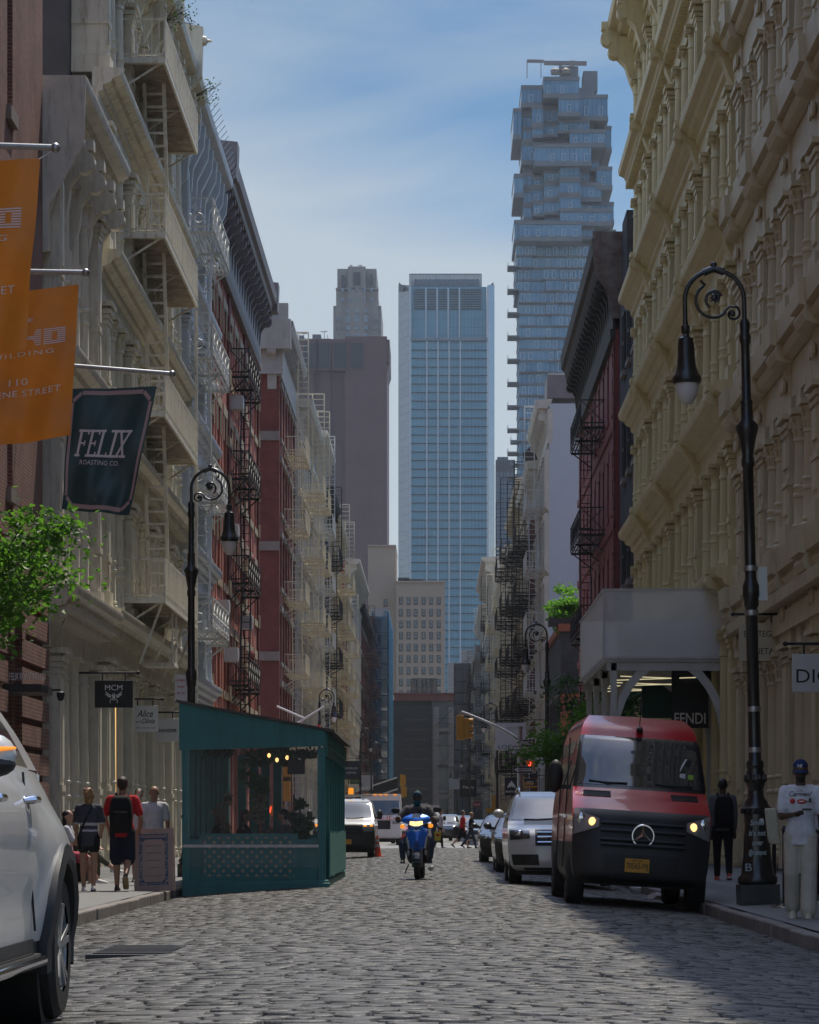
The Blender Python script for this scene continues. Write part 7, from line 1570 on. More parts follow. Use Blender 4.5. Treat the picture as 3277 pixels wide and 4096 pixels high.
# inside: table, diners, plants, lights
for k, (lab, tx, ty, ttz) in enumerate((('small table in the dining shed nearest the clear front', -3.2, 53.3, .74),)):
    tb_ = thing('table', lab, 'table', (tx, ty, -.02)); b = MB(); b.box(-.7, .7, -.35, .35, .71, .75); b.build('tabletop', M['bark'], tb_, world=False)
    for sx_ in (-.6, .6):
        b = MB(); b.box(sx_-.03, sx_+.03, -.3, .3, 0, .71); b.build('leg', M['iron_k'], tb_, world=False)
for lab, x, y, rz, sk, top, hr, kind in (('long haired diner with a bare back on the left inside the shed', -3.92, 53.35, -70, 'tan', 'black', 'black', 'long'), ('dark haired diner in black in the middle of the shed', -3.55, 54.3, -80, 'tan', 'black', 'black', 'long'), ('short haired diner in dark grey facing left on the right inside the shed', -2.62, 53.4, 75, 'fair', 'lgrey', 'black', 'short')):
    st_ = thing('stool', 'dark stool under the ' + lab.split(' inside')[0].split(' in the middle')[0].replace(' on the left', '').replace(' on the right', ''), 'stool', (x, y, -.02), 0, 'stools in the dining shed'); b = MB(); b.lathe([(.17, .42), (.17, .46)], n=14); b.build('seat', M['iron_k'], st_, world=False)
    b = MB(); b.lathe([(.16, 0), (.03, .03), (.03, .42)], n=10); b.build('leg', M['iron_k'], st_, world=False)
    r, B = person(lab, x, y, -.02, rz, h=1.7, legs=((80, 80), (80, 80)), arms=((35, 8, 60, 10), (35, 8, 60, 10)), sit=.52, lean=8)
    B.skin(SK[sk]); B.shirt(CL[top], sleeve=.2 if k == 0 and 'bare' in lab else .7); B.trousers(CL['black']); B.shoes(SHOE['black']); B.hair(HAIR[hr], kind)
def leaves(mb, c, r, n, size, seed=1, flat=.8, gaps=0):
    rr = random.Random(seed)
    cl = [(Vector((rr.gauss(0, .5)*r[0], rr.gauss(0, .5)*r[1], rr.gauss(0, .5)*r[2])), rr.uniform(.25, .5)) for _ in range(max(4, n//90))]
    for i in range(n):
        o, k = rr.choice(cl); d = Vector((rr.gauss(0, 1), rr.gauss(0, 1), rr.gauss(0, 1))).normalized()*rr.random()**.4
        p = Vector(c) + o + Vector((d.x*k*r[0], d.y*k*r[1], d.z*k*r[2]*flat)); leaf(mb, p, size*rr.uniform(.6, 1.3), rr)
def leaf(mb, p, s_, rr):
    a = Vector((rr.gauss(0, 1), rr.gauss(0, 1), rr.gauss(-.3, .6))).normalized(); b_ = a.cross(Vector((rr.gauss(0, 1), rr.gauss(0, 1), rr.gauss(0, 1)))).normalized(); n_ = a.cross(b_)*.12
    mb.add([p, p + a*s_*.5 + b_*s_*.3 + n_*s_, p + a*s_, p + a*s_*.5 - b_*s_*.3 + n_*s_], [(0, 1, 2, 3)])
M['dry'] = mat('dried leaves', (.20,.17,.11), .8, (.10,.085,.05), 8)
for k, (lab, x, h_, mm, y) in enumerate((('tall bundle of dried leaves left inside the dining shed front', -3.68, 1.45, 'dry', 52.35), ('bundle of dried leaves with a green tuft in the middle of the shed front', -3.05, 1.62, 'dry', 52.4), ('low crinkled plant by the right post inside the shed', -2.3, 1.1, 'leaf_d', 52.4))):
    pt = thing('potted_plant', lab, 'plant', (x, y, 0)); b = MB(); b.lathe([(.09, .0), (.12, .75), (.10, .76)], n=12); b.build('pot', M['gstone'], pt, world=False)
    b = MB(); leaves(b, (0, 0, .75+(h_-.75)*.5), (.13, .11, (h_-.75)*.55), 420, .09, 40+k); b.build('foliage', M[mm], pt, world=False, smooth=0)
    b = MB(); b.tube([(0, 0, .7), (.02, 0, h_-.05)], .02, 5); b.build('stem', M['bark'], pt, world=False)
hg = thing('garland', 'dark leafy garland with small bulbs hung under the shed roof', 'garland', (-3.0, 53.2, 2.3)); b = MB(); leaves(b, (0, 0, .02), (.85, .3, .16), 1500, .10, 77); b.build('foliage', M['leaf_d'], hg, world=False, smooth=0)
for x, z in ((.06, -.02), (.20, -.10), (.38, -.06)): b = MB(); b.ell((x, -.32, z), (.03, .03, .04)); b.build('bulb', M['headon'], hg, world=False)
b = MB(); b.box(-2.62, -2.32, 53, 53.2, 1.95, 2.2); b.bar((-2.47, 53.1, 2.2), (-2.47, 53.1, 2.6), .02); tag(b.build('heater', M['black'], bevel=.05), 'black square patio heater hanging on the right inside the shed', 'heater')
for k, (x, y, z, h_) in enumerate(((-3.6, 60.5, .1, 2.2), (-2.7, 59.5, .1, 1.5))):
    pt = thing('small_tree', ['slim green tree seen through the left part of the shed', 'drooping green sapling seen through the middle of the shed'][k], 'tree', (x, y, z)); b = MB(); b.tube([(0, 0, 0), (.03, 0, h_*.5), (0, 0, h_)], [.03, .02, .01], 6); b.build('trunk', M['bark'], pt, world=False); b = MB(); leaves(b, (0, 0, h_*.75), (.35, .35, h_*.3), 500, .11, 90+k); b.build('crown', M['leaf'], pt, world=False, smooth=0)
# menu board
mb_ = thing('menu_board', 'pinkish folding menu board with an ornate blue border at the left kerb', 'sign board', (ax(325, 49.6), 49.6, zwalk(-4.7))); mb_.rotation_euler = (0, math.radians(-1.5), math.radians(-4))
pk = mat('pink board', (.36,.27,.23), .6, (.31,.23,.2), 3); bl = mat('blue ornament', (.03,.07,.14), .6); iv = mat('ivory ornament', (.46,.42,.38), .6)
M_t = Matrix.Rotation(math.radians(-6), 4, 'X')
def brd(b): b.M = M_t; return b
b = brd(MB()); b.box(-.33, .33, -.02, .02, 0, 1.04); b.M = None; b.box(-.33, .33, .16, .19, 0, 1.03); b.build('board', pk, mb_, world=False)
b = brd(MB()); b.box(-.24, .24, -.024, -.021, .10, .95); b.build('border_panel', bl, mb_, world=False)
b = brd(MB()); rr = random.Random(5)
for i in range(260):
    e_ = rr.random(); 
    if e_ < .6: x, z = rr.choice((-.215, .215)) + rr.uniform(-.016, .016), rr.uniform(.11, .94)
    else: x, z = rr.uniform(-.22, .22), rr.choice((.125, .80+.0, .925)) + rr.uniform(-.014, .014)
    a = rr.uniform(0, PI); b.bar((x-math.cos(a)*.012, -.026, z-math.sin(a)*.012), (x+math.cos(a)*.012, -.026, z+math.sin(a)*.012), .005, .003, up=(0, 1, 0))
b.build('border_ornament', iv, mb_, world=False, smooth=0)
b = brd(MB()); q = .05; x0_, x1_, z0_, z1_ = -.19, .19, .15, .86; oc = [(x0_+q, z0_), (x1_-q, z0_), (x1_, z0_+q), (x1_, z1_-q), (x1_-q, z1_), (x0_+q, z1_), (x0_, z1_-q), (x0_, z0_+q)]
b.prism(oc, lambda a, c_, t_: Vector((a, t_, c_)), -.028, -.0245); b.box(-.19, .19, -.0275, -.0245, .885, .925); b.build('text_panel', pk, mb_, world=False)
for k, (tx, w_) in enumerate((('FELIX ROASTING CO', .34), ('SPECIALTY COFFEE', .25), ('PREMIUM TOASTS', .24), ('AMAZING BAGELS', .23), ('GOOD VIBES', .16), ('EVEN BETTER DRINKS', .28))):
    z = (.905, .75, .63, .51, .39, .25)[k]; me = text_mesh(tx, .03, w_, ext=.001); o = put('lettering', me, bl, mb_, (0, -.031+.105*(z)*1.0 - .0, z)); o.rotation_euler = (math.radians(-6), 0, 0)
# cone
cn = thing('traffic_cone', 'orange traffic cone with two white bands beside the white work van', 'traffic cone', (ax(795, 101.5), 101.5, -.03)); b = MB(); b.box(-.2, .2, -.2, .2, 0, .03); b.build('base', M['cone'], cn, world=False)
b = MB(); b.lathe([(.135, .03), (.03, .72), (.02, .72)], n=16); b.build('cone', M['cone'], cn, world=False)
for z in (.33, .5): b = MB(); b.lathe([(.137-.155*(z-.03)+.004, z), (.137-.155*(z+.09)+.008, z+.1)], n=16, caps=False); b.build('white_band', M['white'], cn, world=False)
# ---------------------------------------------------------------- trees
def tree(label, x, y, z, hgt, crown_c, crown_r, n, leafs, seed, trunk=.09, m='leaf', group='street trees'):
    r = thing('street_tree', label, 'tree', (x, y, z), 0, group); rr = random.Random(seed); b = MB(); cc = Vector(crown_c)
    b.tube([(0, 0, 0), (rr.uniform(-.1, .1), 0, hgt*.4), tuple(cc*.6 + Vector((0, 0, hgt*.2))), tuple(cc)], [trunk, trunk*.8, trunk*.55, trunk*.25], 8)
    tips = []
    for i in range(14):
        a = rr.uniform(0, 2*PI); q = rr.uniform(.3, .95); s0 = cc*q + Vector((0, 0, (1-q)*hgt*.3)); e = cc + Vector((math.cos(a)*crown_r[0], math.sin(a)*crown_r[1], rr.uniform(-.6, .8)*crown_r[2]))*rr.uniform(.6, 1)
        mid = s0.lerp(e, .5) + Vector((0, 0, .15)); b.tube([s0, mid, e], [trunk*.35, trunk*.22, trunk*.07], 5); tips += [mid, s0.lerp(e, .75), e]
    b.build('trunk', M['bark'], r, world=False); b = MB()
    for i in range(n):
        t_ = rr.choice(tips); k = rr.choice((.14, .26, .40)); d = Vector((rr.gauss(0, 1), rr.gauss(0, 1), rr.gauss(0, .7))); d = d if d.length < 1.7 else d*(1.7/d.length)
        leaf(b, t_ + Vector((d.x*k*crown_r[0], d.y*k*crown_r[1], d.z*k*crown_r[2]))*.62, leafs*rr.uniform(.45, 1.4), rr)
    b.build('crown', M[m], r, world=False, smooth=0); return r
tree('leafy green street tree reaching in from the left edge', -6.25, 35.5, .0, 3.2, (.95, 0, 4.35), (1.25, 1.2, 1.0), 5200, .10, 11, .08)
tree('green street tree behind the red van, lower crown', 4.05, 84, -.04, 2.8, (-.1, 0, 3.5), (1.5, 1.4, 1.35), 5200, .13, 21)
tree('darker street tree against the scaffold behind the red van', 4.7, 88, -.02, 3.6, (.3, 0, 4.7), (1.5, 1.3, 1.1), 3600, .13, 22, m='leaf_d')
b = MB(); leaves(b, (ax(1191, 166), 164.6, 13.0), (1.0, 1.4, .95), 4200, .2, 33); b2 = MB(); rt_ = thing('roof_shrub', 'bright green shrub spilling over the roof of the low corner building', 'shrub', (ax(1191, 166), 164.6, 12)); b.build('foliage', M['leaf_b'], rt_, smooth=0)
b = MB(); b.box(ax(1191, 166)-1, ax(1191, 166)+1, 163.6, 165.6, 12.01, 12.4); b.build('planter', M['frame_d'], rt_)
for k, (px, py, Y) in enumerate(((440, 185, 94.4), (385, 25, 83))):
    p = at(px, py, Y); wd = thing('wild_plant', ['wild green sprig growing out of the grey cornice', 'dark tuft growing on the cornice top near the upper edge'][k], 'plant', p - Vector((.5, 0, .5))); b = MB(); rr = random.Random(60+k)
    for i in range(7): b.tube([p - Vector((.5, 0, .3)), p + Vector((rr.uniform(-.3, .2), 0, rr.uniform(-.4, .3))), p + Vector((rr.uniform(-.1, .45), 0, rr.uniform(-.6, .35)))], .01, 4)
    b.build('stem', M['bark'], wd); b = MB()
    for i in range(60): leaf(b, p + Vector((rr.uniform(-.3, .4), rr.uniform(-.2, .2), rr.uniform(-.5, .35))), .1, rr)
    b.build('foliage', M['leaf_d'], wd, smooth=0)
# ---------------------------------------------------------------- pavement shed on the right
WH = mat('white painted steel', (.56,.56,.55), .5, (.46,.46,.45), 3); mesh_f = film('white mesh sheet', (.85,.85,.85), .58, .7)
y0, y1, x0, x1 = 71.0, 82.5, 4.02, 7.0; r = thing('sidewalk_shed', 'white pavement shed on arched legs with translucent mesh parapet on the right', 'sidewalk shed', (x0, y0, 0))
zd, zp = 5.02, 6.65
for i, y in enumerate((y0+.1, y0+3.9, y0+7.7, y1-.15)):
    for x in (x0+.15, x1-.2):
        b = MB(); b.box(x, x+.14, y, y+.14, .0, zd-.12); b.box(x-.08, x+.22, y-.08, y+.22, -.02+zwalk(x), .06+zwalk(x)); b.build('leg', WH, r)
        for sg in (-1, 1):
            b = MB(); pts = []
            for q in range(9): a = PI/2*q/8; pts.append((1.25*(1-math.cos(a)), 2.9+1.95*math.sin(a)))
            pl = [(0, 2.9)] + pts[1:] + [(1.25, zd-.14), (0, zd-.14)]; inner = [(p_[0], p_[1]) for p_ in pts]
            outer = [(max(p_[0]-.22*(1-k_/8)-.02, 0), min(p_[1]+.26*k_/8+.02, zd-.13)) for k_, p_ in enumerate(pts)]
            xs_ = x+.14 if x < 5 else x
            if x < 5 and sg > 0: b.prism(inner + outer[::-1], lambda a, c_, t_: Vector((xs_ + a, t_, c_)), y+.02, y+.12)
            elif x > 5 and sg > 0: b.prism((inner + outer[::-1])[::-1], lambda a, c_, t_: Vector((xs_ - a, t_, c_)), y+.02, y+.12)
            elif x < 5: b.prism(inner + outer[::-1], lambda a, c_, t_: Vector((t_, y + (.14 + a), c_)), x+.02, x+.1)
            if b.v: b.build('arched_brace', WH, r, smooth=0)
b = MB(); b.box(x0+.05, x1, y0+.08, y1-.1, zd-.1, zd)
for y in (y0+.1, y0+3.9, y0+7.7, y1-.2): b.box(x0+.06, x1, y, y+.12, zd-.3, zd-.11)
b.build('deck', WH, r)
b = MB(); b.box(x0, x1+.02, y0, y0+.03, zd-.02, zp); b.box(x0-.03, x0, y0, y1, zd-.02, zp); b.box(x0, x1, y1-.03, y1, zd-.02, zp); b.build('mesh_parapet', mesh_f, r)
b = MB()
for z in (zd-.02, zp-.04): b.box(x0-.05, x1+.03, y0-.02, y0-.002, z, z+.05); b.box(x0-.05, x0-.031, y0, y1, z, z+.05)
b.box(x1-.1, x1+.04, y0-.03, y0-.003, zd-.02, zp); b.box(x0-.05, x0-.01, y0-.03, y0-.003, zd-.02, zp)
for k in range(4): b.box(x0+.3, x1, y0+.3+k*3, y0+.36+k*3, zd, zd+.9) if k == 0 else None
b.build('parapet_frame', WH, r)
b = MB()
for k in range(3): y = y0+2+k*3.2; b.bar((x0+.5, y, zd-.34), (x1-.6, y+1.4, zd-.34), .024); b.bar((x0+.5, y+1.6, zd-.36), (x1-.6, y+.2, zd-.36), .024)
b.build('strip_light', mat('lit tube', (.9,.85,.6), .3, emit=(1,.9,.55), es=.4), r)
for k, (tx, z, w_) in enumerate((('CURATED RETAIL', 6.3, .8), ('IS OPEN', 6.1, .5), ('DURING CONSTRUCTION', 5.8, .9))): pass
# stanchions, litter
for k, y in enumerate((38.6, 41.2)):
    x = ax(1652, 38.6) + .16*k; s_ = thing('stanchion', ['shiny rope stanchion just left of the man in the navy cap', 'second shiny stanchion behind the first one by the lamp'][k], 'stanchion', (x, y, zwalk(x))); b = MB(); b.lathe([(.17, 0), (.17, .02), (.05, .05), (.03, .06)], n=18); b.build('base', M['chrome'], s_, world=False)
    b = MB(); b.lathe([(.028, .05), (.028, .98), (.04, 1.0), (.02, 1.05)], n=12); b.build('pole', M['iron_k'], s_, world=False)
for k, (px, py, Y) in enumerate(((1345, 1868, 55), (1388, 1880, 50))):
    p = at(px, py, Y); p.z = zroad(p.x) + .06; b = MB(); rr = random.Random(k+3); b.ell(tuple(p), (.16, .12, .07), 10, 7); b.v = [(v[0]+rr.uniform(-.04, .04), v[1]+rr.uniform(-.04, .04), v[2]+rr.uniform(-.03, .03)) for v in b.v]; tag(b.build('litter_bag', film('crumpled plastic', (.6,.6,.6), .25, .2), smooth=20), ['crumpled clear plastic bag in the gutter behind the van', 'white crumpled litter under the rear of the red van'][k], 'litter')
# ---------------------------------------------------------------- flags on poles
def warp_fn(Y, TL, TR, BR, BL, amp=.06, seed=0, o=None):
    P0 = [at(p[0], p[1], Y) for p in (TL, TR, BR, BL)]
    def f(u, v, d=0):
        p = P0[3].lerp(P0[2], u).lerp(P0[0].lerp(P0[1], u), v)
        w = amp*(math.sin(u*9+v*3+seed) + .6*math.sin(u*17-v*6+seed*2) + .5*math.sin(v*13+u*5))*(1.15-v*.75)
        p = p + Vector((.25*amp*math.sin(v*9+seed)*(1-v), w - d, .15*amp*math.sin(u*12+seed)*(1-v) - .35*amp*4*u*(1-u)*(v**4)))
        return p
    return f
def flag(label, Y, TL, TR, BR, BL, m, pole, amp, seed):
    tip = at(pole[1][0], pole[1][1], Y); a = at(pole[0][0], pole[0][1], Y); d = (tip-a)/(tip.x-a.x); base = a + d*(XL-a.x)
    r = thing('flag', label, 'flag', base, 0, 'flags hanging over the left pavement'); f = warp_fn(Y, TL, TR, BR, BL, amp, seed)
    b = MB(); b.tube([base, tip], .045, 10); b.ell(tuple(tip), (.07, .07, .07)); b.build('pole', M['iron_g'], r)
    b = MB(); n, k = 44, 30
    b.add([f(i/n, j/k) for j in range(k+1) for i in range(n+1)], [(j*(n+1)+i, j*(n+1)+i+1, (j+1)*(n+1)+i+1, (j+1)*(n+1)+i) for j in range(k) for i in range(n)]); cl = b.build('cloth', m, r, smooth=180)
    b = MB(); c1 = f(.99, .995); b.tube([c1, tip - d*.05 + Vector((0, 0, -.05))], .008, 5); b.tube([f(.01, .995), base + d*.3], .006, 5); b.build('cord', M['inkw'], r)
    return r, cl, f
def wtext(txt, f, u, v, w, h, m, par, bold=0, sp=1, shear=0):
    me = text_mesh(txt, 1., None, bold=bold, sp=sp, shear=shear); xs = [q.co.x for q in me.vertices]; zs = [q.co.z for q in me.vertices]; W = max(xs)-min(xs); Hh = max(zs)-min(zs); cz = (max(zs)+min(zs))/2; bs = Vector(par['_w'])
    for q in me.vertices: q.co = f(u + q.co.x/W*w, v + (q.co.z-cz)/Hh*h, .016 + (.004 if q.co.y < 0 else -.002)) - bs
    return put('lettering', me, m, par)
def wrects(rects, f, m, par, name='lettering'):
    """rectangles (u0,u1,v0,v1[,shear]) laid on the cloth"""
    b = MB()
    for q in rects:
        u0, u1, v0, v1 = q[:4]; s = q[4] if len(q) > 4 else 0; n = max(1, int(abs(u1-u0)/.03))
        for i in range(n):
            a, c = u0+(u1-u0)*i/n, u0+(u1-u0)*(i+1)/n
            b.add([f(a, v0, .015), f(c, v0, .015), f(c+s, v1, .015), f(a+s, v1, .015)], [(0, 1, 2, 3)])
    return b.build(name, m, par, smooth=0)
OR = thin(mat('orange flag cloth', (.60,.21,.022), .45, (.5,.165,.018), 2.5, spec=.5, bump=.5, bscale=2.2), (.75,.26,.02), .10); GR = mat('dark green satin', (.012,.062,.07), .45, (.016,.075,.082), 3, spec=.7); PW = mat('pale lettering', (.80,.76,.76), .6); PP = mat('pale pink lettering', (.50,.36,.36), .6)
def striped(ch, u0, u1, v0, v1):
    out = []; n = 8
    for i in range(n):
        a = v0 + (v1-v0)*(i+.2)/n; c = v0 + (v1-v0)*(i+.72)/n; mid = 2 <= i <= 5; w = u1-u0
        if ch == 'O': out += [(u0, u0+w*.38, a, c), (u1-w*.38, u1, a, c)] if mid else [(u0, u1, a, c)]
        elif ch == 'H': out += [(u0, u1, a, c)] if i in (3, 4) else [(u0, u0+w*(.42 - .05*abs(i-3.5)), a, c), (u1-w*(.42 - .05*abs(i-3.5)), u1, a, c)]
        else: out += [(u0, u0+w*.4, a, c)] if i in (5, ) else ([(u1-w*.4, u1, a, c)] if i in (2,) else [(u0, u1, a, c)])
    return out
def soho(f, par, c, w, vT, vS0, vS1, vB, v1, v2):
    wtext('THE', f, c, vT, w*.28, .025, PW, par, sp=1.3)
    for i, ch in enumerate('SOHO'): u0 = c - w/2 + w*i/4; wrects(striped(ch, u0, u0+w*.225, vS0, vS1), f, PW, par)
    wtext('BUILDING', f, c, vB, w*.72, .030, PW, par, sp=1.3); wtext('110', f, c, v1, w*.20, .045, PW, par); wtext('GREENE STREET', f, c, v2, w*.92, .042, PW, par, sp=1.1)
r, cl, f = flag('nearer orange flag with white lettering cut off by the left edge', 42, (-200, 345), (85, 333), (55, 738), (-200, 752), OR, ((0, 307), (117, 311)), .05, 1.0); soho(f, cl, .48, .86, .80, .64, .75, .59, .40, .325)
r, cl, f = flag('orange flag reading 110 Greene Street between the other two flags', 50, (-88, 628), (166, 598), (149, 918), (-88, 950), OR, ((70, 572), (181, 574)), .05, 2.4); soho(f, cl, .52, .82, .80, .625, .735, .58, .40, .325)
r, cl, f = flag('dark green coffee roaster flag with a pink dotted border', 60, (149, 818), (331, 813), (272, 1085), (129, 1072), GR, ((150, 770), (363, 787)), .05, .3)
e = .055; i_ = .034; cc = .09; pts = [(e+cc, 1-e), (1-e-cc, 1-e), (1-e, 1-e-cc*.7), (1-e, e+cc*.7), (1-e-cc, e), (e+cc, e), (e, e+cc*.7), (e, 1-e-cc*.7)]; b = MB()
dt = MB()
for k in range(8):
    (ua, va), (uc, vc) = pts[k], pts[(k+1) % 8]; L = math.hypot(uc-ua, vc-va); n = max(2, int(L/.025)); nx, ny = -(vc-va)/L, (uc-ua)/L
    for j in range(n):
        q0, q1 = j/n, (j+1)/n; A = (ua+(uc-ua)*q0, va+(vc-va)*q0); B_ = (ua+(uc-ua)*q1, va+(vc-va)*q1)
        b.add([f(A[0], A[1], .014), f(B_[0], B_[1], .014), f(B_[0]+nx*i_, B_[1]+ny*i_, .014), f(A[0]+nx*i_, A[1]+ny*i_, .014)], [(0, 1, 2, 3)])
        if j % 1 == 0: c_ = f((A[0]+B_[0]+nx*i_)/2, (A[1]+B_[1]+ny*i_)/2, .018); dt.box(c_.x-.008, c_.x+.008, c_.y-.004, c_.y, c_.z-.008, c_.z+.008)
bo = b.build('border', PP, cl, smooth=0); 
def slab(u0, v0, w, h, s):
    t_ = .030; th = .02; sh = .045*0 + h*.16; R_ = []
    def S_(v): return (v-v0)/h*sh
    def bar(ua, uc, va, vc): R_.append((ua+S_(va), uc+S_(va), va, vc, S_(vc)-S_(va)))
    if s in 'FEL': bar(u0, u0+t_, v0, v0+h); bar(u0-.02, u0+.045, v0, v0+th); bar(u0-.02, u0+.045, v0+h-th, v0+h)
    if s in 'FE': bar(u0, u0+w, v0+h-th, v0+h); bar(u0+w-.018, u0+w, v0+h*.82, v0+h); bar(u0, u0+w*.75, v0+h*.47, v0+h*.53); bar(u0+w*.75-.015, u0+w*.75, v0+h*.4, v0+h*.6)
    if s in 'EL': bar(u0, u0+w, v0, v0+th); bar(u0+w-.018, u0+w, v0, v0+h*.18)
    if s == 'I': bar(u0+w*.12, u0+w*.12+t_, v0, v0+h); bar(u0-.03, u0+w*.75, v0, v0+th); bar(u0-.03, u0+w*.75, v0+h-th, v0+h)
    if s == 'X':
        for v in (v0, v0+h-th): bar(u0-.03, u0+.06, v, v+th); bar(u0+w-.05, u0+w+.03, v, v+th)
        n = 6
        for k in range(n):
            q0, q1 = k/n, (k+1)/n; va, vc = v0+h*q0, v0+h*q1
            R_.append((u0+w*q0+S_(va), u0+w*q0+t_+S_(va), va, vc, w/n+sh/n)); R_.append((u0+w*(1-q0)+S_(va)-t_*.5, u0+w*(1-q0)+S_(va)+t_*.5, va, vc, -w/n+sh/n))
    return R_
u = .14
for s in 'FELIX': wrects(slab(u, .44, .115, .22, s), f, PW, cl); u += .085 if s == 'I' else .138
wtext('ROASTING CO.', f, .46, .395, .52, .038, PW, cl, sp=1.05)
# ---------------------------------------------------------------- signs hung from brackets
NV = mat('navy sign', (.012,.016,.03), .5); GN = mat('green sign', (.01,.10,.05), .5); TG = mat('teal banner', (.012,.065,.06), .6); LG_ = mat('light grey banner', (.42,.43,.45), .6); CRS = mat('cream sign', (.50,.44,.31), .5)
def sign(name, label, px0, px1, py0, py1, Y, bg, texts, bracket=True, th=.05, cat='shop sign', group=None, arm=.18):
    p0, p1 = at(px0, py1, Y), at(px1, py0, Y); r = thing(name, label, cat, ((p0.x+p1.x)/2, Y, p0.z), 0, group)
    b = MB(); b.box(p0.x, p1.x, Y-th/2, Y+th/2, p0.z, p1.z); pl = b.build('panel', bg, r, bevel=.006)
    w, h = p1.x-p0.x, p1.z-p0.z
    for (tx, fx, fz, fw, fh, m, kw) in texts:
        me = text_mesh(tx, 1., None, **kw); xs = [q.co.x for q in me.vertices]; zs = [q.co.z for q in me.vertices]; W, Z = max(xs)-min(xs), max(zs)-min(zs); cz = (max(zs)+min(zs))/2
        for q in me.vertices: q.co = Vector((q.co.x/W*fw*w, -.004 if q.co.y < 0 else .001, (q.co.z-cz)/Z*fh*h))
        put('lettering', me, m, pl, Vector((p0.x+w*fx, Y-th/2, p0.z+h*fz)) - Vector(r['_w']))
    if bracket:
        wl = XL if p0.x < 0 else XR; far = p1.x if p0.x < 0 else p0.x; s = 1 if p0.x < 0 else -1; b = MB(); z = p1.z + arm
        b.tube([(wl, Y, z), (far + s*.12, Y, z)], .025, 8); b.ell((far+s*.12, Y, z), (.045, .045, .045))
        for q in (.2, .8): b.bar((p0.x+w*q, Y, z), (p0.x+w*q, Y, p1.z-.01), .03)
        b.build('bracket', M['iron_k'], r)
    return r, pl
IK, IW = M['ink'], M['inkw']
r, pl = sign('hanging_sign', 'black square shop sign with a winged wreath emblem over the left pavement', 200, 280, 1433, 1490, 69, M['black'], [('MCM', .5, .74, .46, .2, IW, {})])
b = MB(); cx, cz, Y = ax(240, 69), az(1465, 69), 69
for sg in (-1, 1):
    b.tube([(cx+sg*.03, Y-.03, cz-.0), (cx+sg*.10, Y-.03, cz-.02), (cx+sg*.17, Y-.03, cz+.05)], .006, 5)
    for k in range(4): q = (k+1)/4; x = cx+sg*(.05+.12*q); z = cz-.015+.07*q*q; b.ell((x, Y-.03, z+.025), (.022, .006, .012), 8, 5); b.ell((x+sg*.004, Y-.03, z-.022), (.022, .006, .012), 8, 5)
    b.tube([(cx+sg*.015, Y-.03, cz-.05), (cx+sg*.06, Y-.03, cz-.08), (cx+sg*.09, Y-.03, cz-.12), (cx+sg*.075, Y-.03, cz-.17)], .008, 5); b.tube([(cx, Y-.03, cz-.11), (cx+sg*.03, Y-.03, cz-.07)], .007, 5)
b.torus((cx, Y-.03, cz+.02), .03, .008, 'y', 14, 5); b.ell((cx, Y-.03, cz-.02), (.03, .006, .035)); b.build('emblem', IW, pl)
sign('hanging_sign', 'white shop sign with black handwriting between the black and grey signs', 279, 333, 1486, 1541, 80, M['white'], [('Alice', .5, .70, .62, .26, IK, dict(shear=.35, bold=.01)), ('and', .24, .40, .2, .10, IK, dict(shear=.3)), ('Olivia', .62, .42, .5, .2, IK, dict(shear=.35, bold=.008)), ('BY stacey bendet', .55, .15, .75, .07, IK, dict(sp=1.1))])
sign('hanging_sign', 'grey white shop sign with bold black capitals nearest the teal shed', 314, 376, 1513, 1561, 86, M['white'], [('JIL SANDER', .52, .45, .86, .2, IK, dict(bold=.02))])
sign('hanging_sign', 'white shop sign with thin black capitals cut off by the right edge', 1668, 1792, 1377, 1457, 52, M['white'], [('DIOR', .5, .42, .86, .36, IK, {})])
sign('hanging_sign', 'cream fashion shop sign in two lines partly behind the big lamp post', 1556, 1641, 1312, 1392, 60, CRS, [('BOTTEGA', .52, .72, .8, .16, IK, {}), ('VENETA', .52, .26, .68, .16, IK, {})])
sign('shop_banner', 'black fabric banner hanging beneath the white pavement shed', 1414, 1492, 1412, 1533, 73.5, M['black'], [('FENDI', .5, .17, .84, .19, M['inkw'], dict(bold=.01))], th=.02)
sign('shop_banner', 'plain teal banner hanging beneath the white pavement shed', 1352, 1430, 1430, 1512, 79, TG, [], th=.02)
sign('shop_banner', 'large pale grey banner behind the signal pole', 1043, 1108, 1522, 1580, 178, LG_, [('LOEWE', .5, .13, .8, .13, IK, {})], th=.03)
r, pl = sign('shop_banner', 'navy banner with a white mountain drawn on it', 1063, 1091, 1637, 1675, 205, NV, [('BURTON', .5, .22, .84, .1, IW, dict(bold=.02))], th=.03)
p0, p1 = at(1063, 1675, 205), at(1091, 1637, 205); w, h = p1.x-p0.x, p1.z-p0.z; b = MB()
mt = [(.12, .36), (.3, .66), (.42, .72), (.5, .84), (.62, .70), (.72, .62), (.92, .34), (.8, .46), (.74, .42), (.66, .52), (.6, .44), (.5, .54), (.42, .42), (.34, .52), (.26, .42), (.2, .46)]
b.prism(mt[::1], lambda a, c, t_: Vector((p0.x+w*a, t_, p0.z+h*c)), 205-.03, 205-.02); b.build('mountain_emblem', IW, pl)
sign('shop_banner', 'small white banner with spaced capitals near the green tree', 1127, 1154, 1594, 1620, 172, LG_, [('ANINE BING', .55, .5, .9, .16, IK, dict(sp=1.2))], th=.03)
sign('hanging_sign', 'upper of two small black signs right of the signal pole', 1104, 1136, 1612, 1637, 188, M['black'], [('mi', .62, .5, .3, .3, IW, {})])
sign('hanging_sign', 'lower small black sign right of the signal pole', 1104, 1128, 1639, 1654, 184, M['black'], [('KAMUR', .5, .5, .6, .3, IW, {})])
